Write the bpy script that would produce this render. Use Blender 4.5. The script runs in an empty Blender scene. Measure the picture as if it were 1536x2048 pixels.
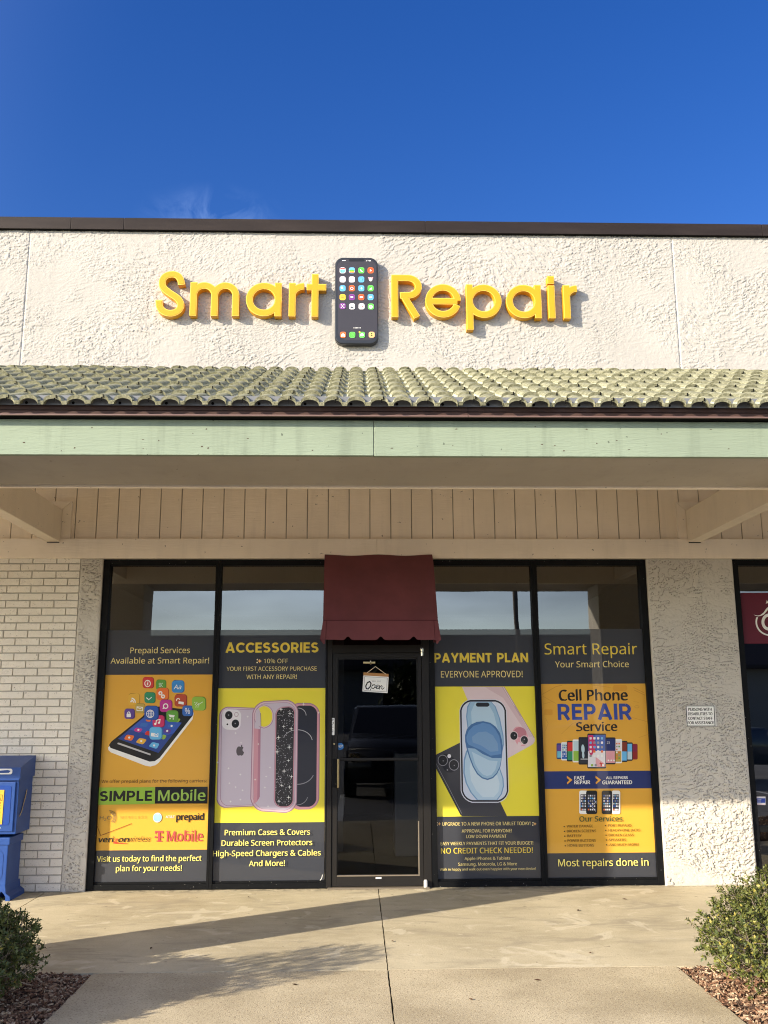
import bpy, bmesh, math, random
from mathutils import Vector, Matrix
from mathutils.geometry import delaunay_2d_cdt
R = math.radians
scene = bpy.context.scene
COL = scene.collection
random.seed(11)

# ------------------------------------------------------------------ camera
# X runs along the shop front, Y goes into the building (front plane y=0), Z is up; metres.
cd = bpy.data.cameras.new('camera'); cam = bpy.data.objects.new('camera', cd); COL.objects.link(cam)
yaw, pitch, roll = R(1.684), R(11.684), R(-0.263)
fwd = Vector((math.sin(yaw)*math.cos(pitch), math.cos(yaw)*math.cos(pitch), math.sin(pitch)))
rgt = Vector((math.cos(yaw), -math.sin(yaw), 0)); upv = rgt.cross(fwd)
r2 = rgt*math.cos(roll) + upv*math.sin(roll); u2 = upv*math.cos(roll) - rgt*math.sin(roll)
m = Matrix((r2, u2, -fwd)).transposed().to_4x4(); m.translation = (0, -8.774, 1.55); cam.matrix_world = m
cd.sensor_fit = 'VERTICAL'; cd.sensor_height = 24; cd.lens = 24*1891.2/2048; cd.clip_start = .05; cd.clip_end = 2000
scene.camera = cam

# ------------------------------------------------------------------ light
SUN_DIR = Vector((1.58, 1.0, -.71)).normalized()         # the way the sunlight travels
sl = bpy.data.lights.new('sun', 'SUN'); sl.energy = 3.8; sl.angle = R(.53); sl.color = (1, .88, .70)
so = bpy.data.objects.new('sun', sl); COL.objects.link(so); so.rotation_euler = SUN_DIR.to_track_quat('-Z', 'Y').to_euler()
W = bpy.data.worlds.new('World'); scene.world = W; W.use_nodes = True
nt = W.node_tree; N = nt.nodes; LK = nt.links
bg = N['Background']; bg.inputs[1].default_value = .14
sky = N.new('ShaderNodeTexSky'); sky.sky_type = 'NISHITA'; sky.sun_disc = False
sky.sun_elevation = math.asin(-SUN_DIR.z); sky.sun_rotation = math.atan2(-SUN_DIR.x, -SUN_DIR.y) % (2*math.pi)
sky.air_density = 1.0; sky.dust_density = .6; sky.ozone_density = 2.0
tc = N.new('ShaderNodeTexCoord')
# sky graded by direction: deep blue in view, sunward side paled for neutral fill light
dt = N.new('ShaderNodeVectorMath'); dt.operation = 'DOT_PRODUCT'; dt.inputs[1].default_value = (.55, .83, .1)
LK.new(tc.outputs['Generated'], dt.inputs[0])
mr = N.new('ShaderNodeMapRange'); mr.interpolation_type = 'SMOOTHSTEP'; mr.inputs[1].default_value = .0; mr.inputs[2].default_value = .6
mr.inputs[3].default_value = .75; mr.inputs[4].default_value = 1.40
LK.new(dt.outputs['Value'], mr.inputs[0])
hs = N.new('ShaderNodeHueSaturation'); hs.inputs['Hue'].default_value = .523
vr = N.new('ShaderNodeMapRange'); vr.interpolation_type = 'SMOOTHSTEP'; vr.inputs[1].default_value = .0; vr.inputs[2].default_value = .6
vr.inputs[3].default_value = 1.2; vr.inputs[4].default_value = .545  # sunward sky lifted above the model to fill the canopy shade
LK.new(dt.outputs['Value'], vr.inputs[0])
# uneven brightness of the fill on the sunward side
hz = N.new('ShaderNodeVectorMath'); hz.operation = 'MULTIPLY'; hz.inputs[1].default_value = (2.2, 2.2, 9); LK.new(tc.outputs['Generated'], hz.inputs[0])
hn = N.new('ShaderNodeTexNoise'); hn.inputs['Scale'].default_value = 1.6; hn.inputs['Detail'].default_value = 4; LK.new(hz.outputs[0], hn.inputs['Vector'])
h1 = N.new('ShaderNodeMapRange'); h1.inputs[1].default_value = .35; h1.inputs[2].default_value = .68; h1.inputs[3].default_value = .72; h1.inputs[4].default_value = 1.22; LK.new(hn.outputs['Fac'], h1.inputs[0])
h2 = N.new('ShaderNodeMapRange'); h2.interpolation_type = 'SMOOTHSTEP'; h2.inputs[1].default_value = -.05; h2.inputs[2].default_value = -.35; LK.new(dt.outputs['Value'], h2.inputs[0])
h3 = N.new('ShaderNodeMix'); h3.data_type = 'FLOAT'; h3.inputs[2].default_value = 1; LK.new(h2.outputs[0], h3.inputs[0]); LK.new(h1.outputs[0], h3.inputs[3])
h4 = N.new('ShaderNodeMath'); h4.operation = 'MULTIPLY'; LK.new(vr.outputs[0], h4.inputs[0]); LK.new(h3.outputs[0], h4.inputs[1]); LK.new(h4.outputs[0], hs.inputs['Value'])
LK.new(mr.outputs[0], hs.inputs['Saturation']); LK.new(sky.outputs[0], hs.inputs['Color'])
# one thin wisp of cloud low over the roof
cl = N.new('ShaderNodeTexNoise'); cl.inputs['Scale'].default_value = 26; cl.inputs['Detail'].default_value = 7; cl.inputs['Roughness'].default_value = .62; cl.inputs['Distortion'].default_value = .6
LK.new(tc.outputs['Generated'], cl.inputs['Vector'])
cz = N.new('ShaderNodeVectorMath'); cz.operation = 'MULTIPLY'; cz.inputs[1].default_value = (1, 1, 2.2); LK.new(tc.outputs['Generated'], cz.inputs[0])
cd2 = N.new('ShaderNodeVectorMath'); cd2.operation = 'DISTANCE'; WISP = Vector((-.1414, .866, .471)).normalized(); cd2.inputs[1].default_value = (WISP.x, WISP.y, WISP.z*2.2)
LK.new(cz.outputs[0], cd2.inputs[0])
m1 = N.new('ShaderNodeMapRange'); m1.inputs[1].default_value = .085; m1.inputs[2].default_value = .0; m1.interpolation_type = 'SMOOTHSTEP'; LK.new(cd2.outputs['Value'], m1.inputs[0])
m2 = N.new('ShaderNodeMapRange'); m2.inputs[1].default_value = .36; m2.inputs[2].default_value = 1.0; LK.new(cl.outputs['Fac'], m2.inputs[0])
mm = N.new('ShaderNodeMath'); mm.operation = 'MULTIPLY'; LK.new(m1.outputs[0], mm.inputs[0]); LK.new(m2.outputs[0], mm.inputs[1])
mx = N.new('ShaderNodeMix'); mx.data_type = 'RGBA'; LK.new(mm.outputs[0], mx.inputs[0]); LK.new(hs.outputs[0], mx.inputs[6]); mx.inputs[7].default_value = (1.15, 1.75, 3.2, 1)
LK.new(mx.outputs[2], bg.inputs[0])
scene.view_settings.view_transform = 'Standard'; scene.view_settings.look = 'None'
scene.view_settings.exposure = 1.36; scene.view_settings.gamma = 1; scene.view_settings.use_curve_mapping = False
scene.render.engine = 'CYCLES'
scene.cycles.use_denoising = True
try: scene.cycles.denoiser = 'OPENIMAGEDENOISE'; scene.cycles.denoising_input_passes = 'RGB_ALBEDO_NORMAL'; scene.cycles.denoising_prefilter = 'NONE'; scene.cycles.denoising_quality = 'HIGH'
except Exception: pass
scene.cycles.max_bounces = 8; scene.cycles.sample_clamp_indirect = 6; scene.cycles.pixel_filter_type = 'BLACKMAN_HARRIS'; scene.cycles.filter_width = 1.1

# ------------------------------------------------------------------ materials
def lin(c):
    return tuple((v/12.92 if v <= .04045 else ((v+.055)/1.055)**2.4) for v in c)
def hexc(h): return lin(tuple(int(h[i:i+2], 16)/255 for i in (0, 2, 4)))
MATS = {}
class M:
    """small node-graph builder round a Principled BSDF"""
    def __init__(s, name, col=(.5, .5, .5), rough=.6, spec=.5, metal=0, coat=0):
        s.m = bpy.data.materials.new(name); s.m.use_nodes = True; s.t = s.m.node_tree; s.b = s.t.nodes['Principled BSDF']; MATS[name] = s.m
        s.b.inputs['Base Color'].default_value = (*col, 1); s.b.inputs['Roughness'].default_value = rough
        s.b.inputs['Specular IOR Level'].default_value = spec; s.b.inputs['Metallic'].default_value = metal
        if coat: s.b.inputs['Coat Weight'].default_value = coat; s.b.inputs['Coat Roughness'].default_value = .015
        s.geo = None; s.nrm = None
    def n(s, t, **k):
        x = s.t.nodes.new(t)
        for a, v in k.items():
            if hasattr(x, a): setattr(x, a, v)
            else: x.inputs[a.replace('_', ' ')].default_value = v
        return x
    def l(s, a, b): s.t.links.new(a, b)
    def pos(s, scale=(1, 1, 1)):
        if not s.geo: s.geo = s.n('ShaderNodeNewGeometry')
        if scale == (1, 1, 1): return s.geo.outputs['Position']
        v = s.n('ShaderNodeVectorMath', operation='MULTIPLY'); v.inputs[1].default_value = scale; s.l(s.geo.outputs['Position'], v.inputs[0]); return v.outputs[0]
    def noise(s, scale, detail=4, rough=.55, dist=0, sc=(1, 1, 1)):
        x = s.n('ShaderNodeTexNoise', Scale=scale, Detail=detail, Roughness=rough, Distortion=dist); s.l(s.pos(sc), x.inputs['Vector']); return x.outputs['Fac']
    def ramp(s, v, a, b, lo=0, hi=1, smooth=True):
        x = s.n('ShaderNodeMapRange'); x.interpolation_type = 'SMOOTHSTEP' if smooth else 'LINEAR'
        for i, q in ((1, a), (2, b), (3, lo), (4, hi)): x.inputs[i].default_value = q
        s.l(v, x.inputs[0]); return x.outputs[0]
    def math(s, op, a, b):
        x = s.n('ShaderNodeMath', operation=op)
        for i, q in ((0, a), (1, b)):
            if isinstance(q, (int, float)): x.inputs[i].default_value = q
            else: s.l(q, x.inputs[i])
        return x.outputs[0]
    def mix(s, f, a, b):
        x = s.n('ShaderNodeMix'); x.data_type = 'RGBA'
        if isinstance(f, (int, float)): x.inputs[0].default_value = f
        else: s.l(f, x.inputs[0])
        for i, q in ((6, a), (7, b)):
            if isinstance(q, tuple): x.inputs[i].default_value = (*q[:3], 1)
            else: s.l(q, x.inputs[i])
        return x.outputs[2]
    def color(s, v): s.l(v, s.b.inputs['Base Color']); return s
    def bump(s, h, dist=.005, strength=1):
        x = s.n('ShaderNodeBump', Strength=strength, Distance=dist); s.l(h, x.inputs['Height'])
        if s.nrm: s.l(s.nrm, x.inputs['Normal'])
        s.nrm = x.outputs[0]; s.l(s.nrm, s.b.inputs['Normal']); return s
def vary(c, k): return tuple(min(1, v*k) for v in c)

def stucco(name, col, relief=False, dirt_and_shade=.35):
    """painted stucco; relief=True adds bumps where the wall is not modelled in relief"""
    a = M(name, col, .85, .2)
    tone = a.ramp(a.noise(1.1, 5), .3, .7, 0, 1); c = a.mix(tone, vary(col, .94), vary(col, 1.03))
    st = a.math('MULTIPLY', a.ramp(a.noise(5, 4, .6, 0, (1.6, 1, .12)), .54, .72), .16); c = a.mix(st, c, vary(col, .62)); a.color(c)
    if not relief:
        ge = a.n('ShaderNodeNewGeometry'); pt = a.ramp(ge.outputs['Pointiness'], .495, .455); c = a.mix(a.math('MULTIPLY', pt, dirt_and_shade), c, vary(col, .30)); a.color(c)  # hollows found by curvature and darkened: crevice shade put into the colour
    if relief:
        n1 = a.noise(17, 3, .55, .5, (1, 1, 1.8)); a.bump(a.ramp(n1, .5, .55), .006, 1)
    a.bump(a.noise(150, 3, .6), .0014, .6); return a.m
def wood_paint(name, col, grain=(2.2, 30, 30), depth=.0022, dirt_and_shade=.12, streak=.2):
    a = M(name, col, .7, .25)
    g = a.noise(3, 6, .62, .4, grain); g2 = a.noise(55, 3, .6)
    t = a.ramp(a.noise(1.3, 4, .6, 0, (1, 1, 1)), .35, .7)
    sp = a.math('MULTIPLY', a.ramp(a.noise(26, 2, .5), .735, .765), .75); dr = a.math('MULTIPLY', a.ramp(a.noise(4, 4, .65, 0, (2.2, 1, .22)), .5, .72), streak)
    a.color(a.mix(sp, a.mix(dr, a.mix(a.math('MULTIPLY', a.ramp(g, .55, .75), dirt_and_shade), a.mix(t, vary(col, .94), vary(col, 1.04)), vary(col, .55)), vary(col, .66)), vary(col, .22)))
    a.bump(g, depth, 1).bump(g2, .0008, .6); return a.m

CREAM = (.70, .655, .57); SHADE = (.62, .545, .43)
stucco('stucco', (.405, .385, .352)); stucco('stucco_low', (.56, .525, .465), False, .85); stucco('stucco_far', (.55, .515, .455), True)  # one paint: sunlit parapet copy darker, shaded lower copy lighter, evening out the light
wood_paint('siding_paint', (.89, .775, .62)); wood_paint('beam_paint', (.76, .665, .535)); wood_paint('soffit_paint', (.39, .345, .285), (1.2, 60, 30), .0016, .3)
wood_paint('trim_paint', (.87, .77, .635)); wood_paint('green_paint', (.235, .285, .208), (3.5, 34, 30), .0034, .08, .5)
a = M('painted_brick', (.72, .68, .60), .75, .3)
a.color(a.mix(a.ramp(a.noise(60, 3, .6, 1.5), .62, .70), a.mix(a.ramp(a.noise(2, 4), .3, .7), (.76, .71, .625), (.81, .76, .67)), (.30, .27, .23)))
a.bump(a.noise(38, 4, .6, 1.0), .004, .9)
a = M('mortar_paint', (.48, .445, .39), .9, .2); a.bump(a.noise(90, 3), .002, .6)  # joints coloured darker than the painted brick to deepen the groove shade
a = M('concrete', (.46, .40, .31), .9, .25)
big = a.ramp(a.noise(.9, 5, .6, .3), .3, .72); med = a.ramp(a.noise(5, 5, .65, .2, (1, 2.2, 1)), .35, .7)
c = a.mix(big, (.365, .315, .21), (.545, .48, .335)); c = a.mix(a.math('MULTIPLY', med, .35), c, (.57, .505, .36))
c = a.mix(a.math('MULTIPLY', a.ramp(a.noise(72, 3, .75), .54, .70), .5), c, (.25, .20, .15)); c = a.mix(a.math('MULTIPLY', a.ramp(a.noise(7, 4, .7, 1), .64, .76), .4), c, (.34, .29, .22)); c = a.mix(a.math('MULTIPLY', a.ramp(a.noise(1.7, 6, .68, .8, (1, 2.6, 1)), .50, .68), .75), c, (.315, .275, .20)); c = a.mix(a.math('MULTIPLY', a.ramp(a.noise(2.6, 4, .6, 1.2), .58, .66), .45), c, (.66, .60, .455)); c = a.mix(a.math('MULTIPLY', a.ramp(a.noise(13, 2, .5, .3), .705, .725), .6), c, (.20, .17, .125))
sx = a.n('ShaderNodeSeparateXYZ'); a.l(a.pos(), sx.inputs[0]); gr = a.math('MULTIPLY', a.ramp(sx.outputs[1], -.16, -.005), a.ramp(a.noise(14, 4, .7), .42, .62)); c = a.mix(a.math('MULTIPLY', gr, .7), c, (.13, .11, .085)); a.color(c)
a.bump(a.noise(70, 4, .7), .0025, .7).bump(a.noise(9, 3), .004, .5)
a = M('aggregate_concrete', (.42, .36, .27), .92, .25)
c = a.mix(a.ramp(a.noise(1.4, 5, .6), .3, .7), (.365, .305, .20), (.53, .455, .31)); v = a.n('ShaderNodeTexVoronoi', Scale=120.0); a.l(a.pos(), v.inputs['Vector'])
c = a.mix(a.math('MULTIPLY', a.ramp(a.noise(75, 3, .7), .53, .66), .8), c, (.17, .125, .085)); c = a.mix(a.math('MULTIPLY', a.ramp(a.noise(60, 3, .7), .58, .70), .6), c, (.66, .585, .43)); a.color(c)
a.bump(a.noise(140, 3, .7), .004, .9)
a = M('joint_dark', (.045, .038, .03), .95, .1)
a = M('asphalt', (.055, .055, .057), .9, .3); a.bump(a.noise(150, 3, .7), .006, .8); a.color(a.mix(a.ramp(a.noise(.6, 5), .3, .7), (.155, .15, .142), (.205, .2, .188)))
M('line_paint', (.7, .7, .66), .7)
a = M('soil', (.07, .045, .032), .95, .1); a.bump(a.noise(60, 5), .01)
for i, q in enumerate(((.19, .10, .06), (.12, .065, .042), (.27, .175, .11), (.06, .036, .026), (.42, .32, .22))): M('chip%d' % i, q, .85, .2)
for i, q in enumerate(((.085, .098, .022), (.13, .135, .028), (.05, .068, .018), (.26, .22, .045), (.105, .115, .03))):
    a = M('leaf%d' % i, q, .5, .3)
    try: a.b.inputs['Subsurface Weight'].default_value = 0
    except Exception: pass
M('twig', (.26, .21, .165), .85, .2); a = M('bark', (.16, .12, .09), .9, .2); a.bump(a.noise(30, 4, .6, 0, (1, 1, .2)), .01)
a = M('brown_metal', (.050, .036, .031), .6, .2); a.color(a.mix(a.ramp(a.noise(3, 5, .6, 0, (.4, 1, 3)), .35, .75), (.018, .0125, .011), (.029, .021, .018)))
a = M('gutter_metal', (.105, .064, .052), .6, .2); a.color(a.mix(a.ramp(a.noise(5, 4, .6, 0, (1, 1, .3)), .35, .75), (.062, .034, .027), (.085, .049, .040)))
M('gutter_lip', (.16, .095, .08), .4, .5)
a = M('bird_stop', (.15, .155, .165), .5, .4); a.bump(a.noise(30, 3), .001, .5)
for i, k in enumerate((1, .88, 1.1)):
    a = M('tile_top%d' % i, (.37, .365, .255), .6, .35); a.color(a.mix(a.ramp(a.noise(9, 5, .65), .35, .7), vary((.33, .335, .235), k), vary((.45, .45, .335), k))); a.bump(a.noise(120, 2), .001, .5)
    a = M('tile_crest%d' % i, (.2, .2, .13), .85, .2); a.color(a.mix(a.ramp(a.noise(28, 5, .7, .3), .36, .68), vary((.15, .147, .085), k), vary((.30, .295, .20), k))); a.bump(a.noise(80, 4, .7), .003, 1)
    a = M('tile_lip%d' % i, (.30, .29, .19), .9, .2); a.color(a.mix(a.ramp(a.noise(40, 5, .65, .5), .36, .7), vary((.165, .16, .095), k), vary((.31, .30, .20), k))); a.bump(a.noise(80, 4, .7), .005, 1)
M('black_gap', (.006, .006, .006), .9, .1)
a = M('frame_metal', (.006, .0065, .0075), .55, .12); a.color(a.mix(a.ramp(a.noise(9, 5, .7), .55, .8), (.0055, .006, .007), (.012, .012, .012)))
a.color(a.mix(a.math('MULTIPLY', a.ramp(a.noise(75, 1, .4), .765, .80), .8), a.mix(a.ramp(a.noise(9, 5, .7), .55, .8), (.0055, .006, .007), (.012, .012, .012)), (.34, .33, .31)))
M('door_metal', (.016, .0145, .0135), .5, .2); M('bead_metal', (.22, .185, .14), .4, .5, .3); M('steel', (.62, .58, .50), .25, .5, 1); M('brass', (.5, .38, .18), .35, .5, 1); M('white_plastic', (.72, .71, .68), .5)
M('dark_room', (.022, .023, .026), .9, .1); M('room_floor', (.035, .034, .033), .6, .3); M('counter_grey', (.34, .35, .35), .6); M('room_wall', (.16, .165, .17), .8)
def glass(name, refl, tint):
    m = bpy.data.materials.new(name); m.use_nodes = True; t = m.node_tree; t.nodes.clear(); MATS[name] = m
    o = t.nodes.new('ShaderNodeOutputMaterial'); g = t.nodes.new('ShaderNodeBsdfGlossy'); g.inputs['Roughness'].default_value = 0; g.inputs['Color'].default_value = (.95, .97, 1, 1)
    tr = t.nodes.new('ShaderNodeBsdfTransparent'); tr.inputs['Color'].default_value = (*tint, 1); x = t.nodes.new('ShaderNodeMixShader')
    f = t.nodes.new('ShaderNodeFresnel'); f.inputs['IOR'].default_value = 1.5; ad = t.nodes.new('ShaderNodeMath'); ad.operation = 'ADD'; ad.inputs[1].default_value = refl; t.links.new(f.outputs[0], ad.inputs[0])
    nz = t.nodes.new('ShaderNodeTexNoise'); nz.inputs['Scale'].default_value = 1.1; nz.inputs['Detail'].default_value = 1; ge = t.nodes.new('ShaderNodeNewGeometry'); t.links.new(ge.outputs['Position'], nz.inputs['Vector'])
    bu = t.nodes.new('ShaderNodeBump'); bu.inputs['Distance'].default_value = .004; bu.inputs['Strength'].default_value = .5; t.links.new(nz.outputs['Fac'], bu.inputs['Height']); t.links.new(bu.outputs[0], g.inputs['Normal'])
    t.links.new(ad.outputs[0], x.inputs[0]); t.links.new(tr.outputs[0], x.inputs[1]); t.links.new(g.outputs[0], x.inputs[2]); t.links.new(x.outputs[0], o.inputs[0]); return m
glass('window_glass', .11, (.34, .35, .34)); glass('door_glass', .0, (.60, .61, .61))
a = M('awning_cloth', (.16, .048, .060), .8, .2); a.color(a.mix(a.ramp(a.noise(3, 4, .6), .3, .7), (.128, .042, .048), (.160, .049, .057))); a.bump(a.noise(350, 2), .0006, .6).bump(a.noise(5, 3), .006, .5)
M('awning_seam', (.06, .012, .018), .85, .2)
M('sign_face', (.62, .292, .005), .45, .4); M('sign_edge', (.72, .48, .07), .5, .4)
a = M('box_blue', (.03, .09, .42), .42, .5); a.color(a.mix(a.ramp(a.noise(8, 5, .7), .45, .75), (.009, .052, .235), (.016, .07, .28)))
M('box_window', (.02, .06, .28), .12, .5); M('phone_body', (.016, .018, .022), .35, .5)
M('car_paint', (.006, .0065, .008), .3, .4, 0, .25); M('truck_paint', (.10, .11, .125), .3, .5, .2, .6); M('car_glass', (.01, .011, .012), .06, .6); M('rubber', (.015, .015, .015), .8); M('chrome', (.5, .5, .5), .2, .5, 1)
M('far_wall', (.33, .30, .26), .9); M('far_roof', (.05, .04, .037), .8); M('pole_wood', (.12, .10, .08), .9)
PAL = dict(film='32353d', orange='d8a238', orange2='c48f32', orange3='d0952e', yellow='e6d83c', ltext='e2cf85', ltext2='f0e27a', htext='e0c647', white='e6e6e2', black='17181b', black2='1b1d25', royal='23408c', royal2='3556b0', royal3='2743a0', silver='b9b7b9', silver2='cfd0da', ora='df7030', ora2='e2a138', orad='a94a1c', orad2='c87a3a', ora3='f0a23c', gold='d9a83a', goldd='a57a24', sky='62aede', skyd='3c80b4', mag='b8348c', magd='7c1f60', blu='3566b4', blud='22488a', pur='5a3f8e', purd='3c2868', red='c8342f', redd='8a1f22', redo='e24a2c', lime='8fb744', limed='5f8a2c', green='4fb43c', green2='5c9a3c', green2d='3d702a', azure='3a86c8', azured='235c96', olive='b59c46', olived='857030', teal='2f8a62', teald='1d5f44', rust='b44a30', rustd='7c2e20', crim='c23062', crimd='801c40', navy='2b55a8', navyd='1b3876', brown='4a3216', brown2='4f3c10', simple='8fb43c', limetxt='94b552', greytx='77694a', greytx2='a38a3c', paleblue='b7cdd6', cyan='6ab4cc', maroon2='6a2a14', tred='b8454c', rim='a07a8e', lav='c3b8c6', lav2='d2bcc8', pale='dcd9de', grey='8e8c92', apple='514a4e', pink='c9929e', pinkl='d3b8c2', pink2='b07a8e', dark='262833', glit='2b2a2d', cream='eee0b0', peach='e8b26a', peach2='f0b08a', pinkw='d8c4c8', pinkw2='cdb3b9', pinkd='a88d9a', rose='d79aa2', rosed='b87480', char='38383d', char2='26272b', screen='c9d1e0', b0='c3d6e2', b1='aec9dc', b2='93b5d0', b3='7499c0', b4='5f8abc', b5='426c9e', bandblue='1f2f68', repairblue='2c4494', olivetx='46552c', maroon='5e1b2c', plate='eeeeea', batten='b07f4c', cord='d8c8a8', adt='2f6fb0', pscreen='35343c', pbez='181b22', mint='6fcfb4', mintd='3aa08a', mintg='6fca68', yel='f2c83c', blue2='5a9cdc', blue3='2f68a8', purp='6a2f78', purp2='8a4a98', slate='3a4450', coral='e8623c')
def pal(k, gloss=True):
    n = ('print_' if gloss else 'flat_')+k
    if n not in MATS:
        a = M(n, hexc(PAL[k]), .55, .3)
        if gloss: a.b.inputs['Coat Weight'].default_value = 1; a.b.inputs['Coat Roughness'].default_value = .012; a.b.inputs['Coat IOR'].default_value = 1.42
    return MATS[n]
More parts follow.
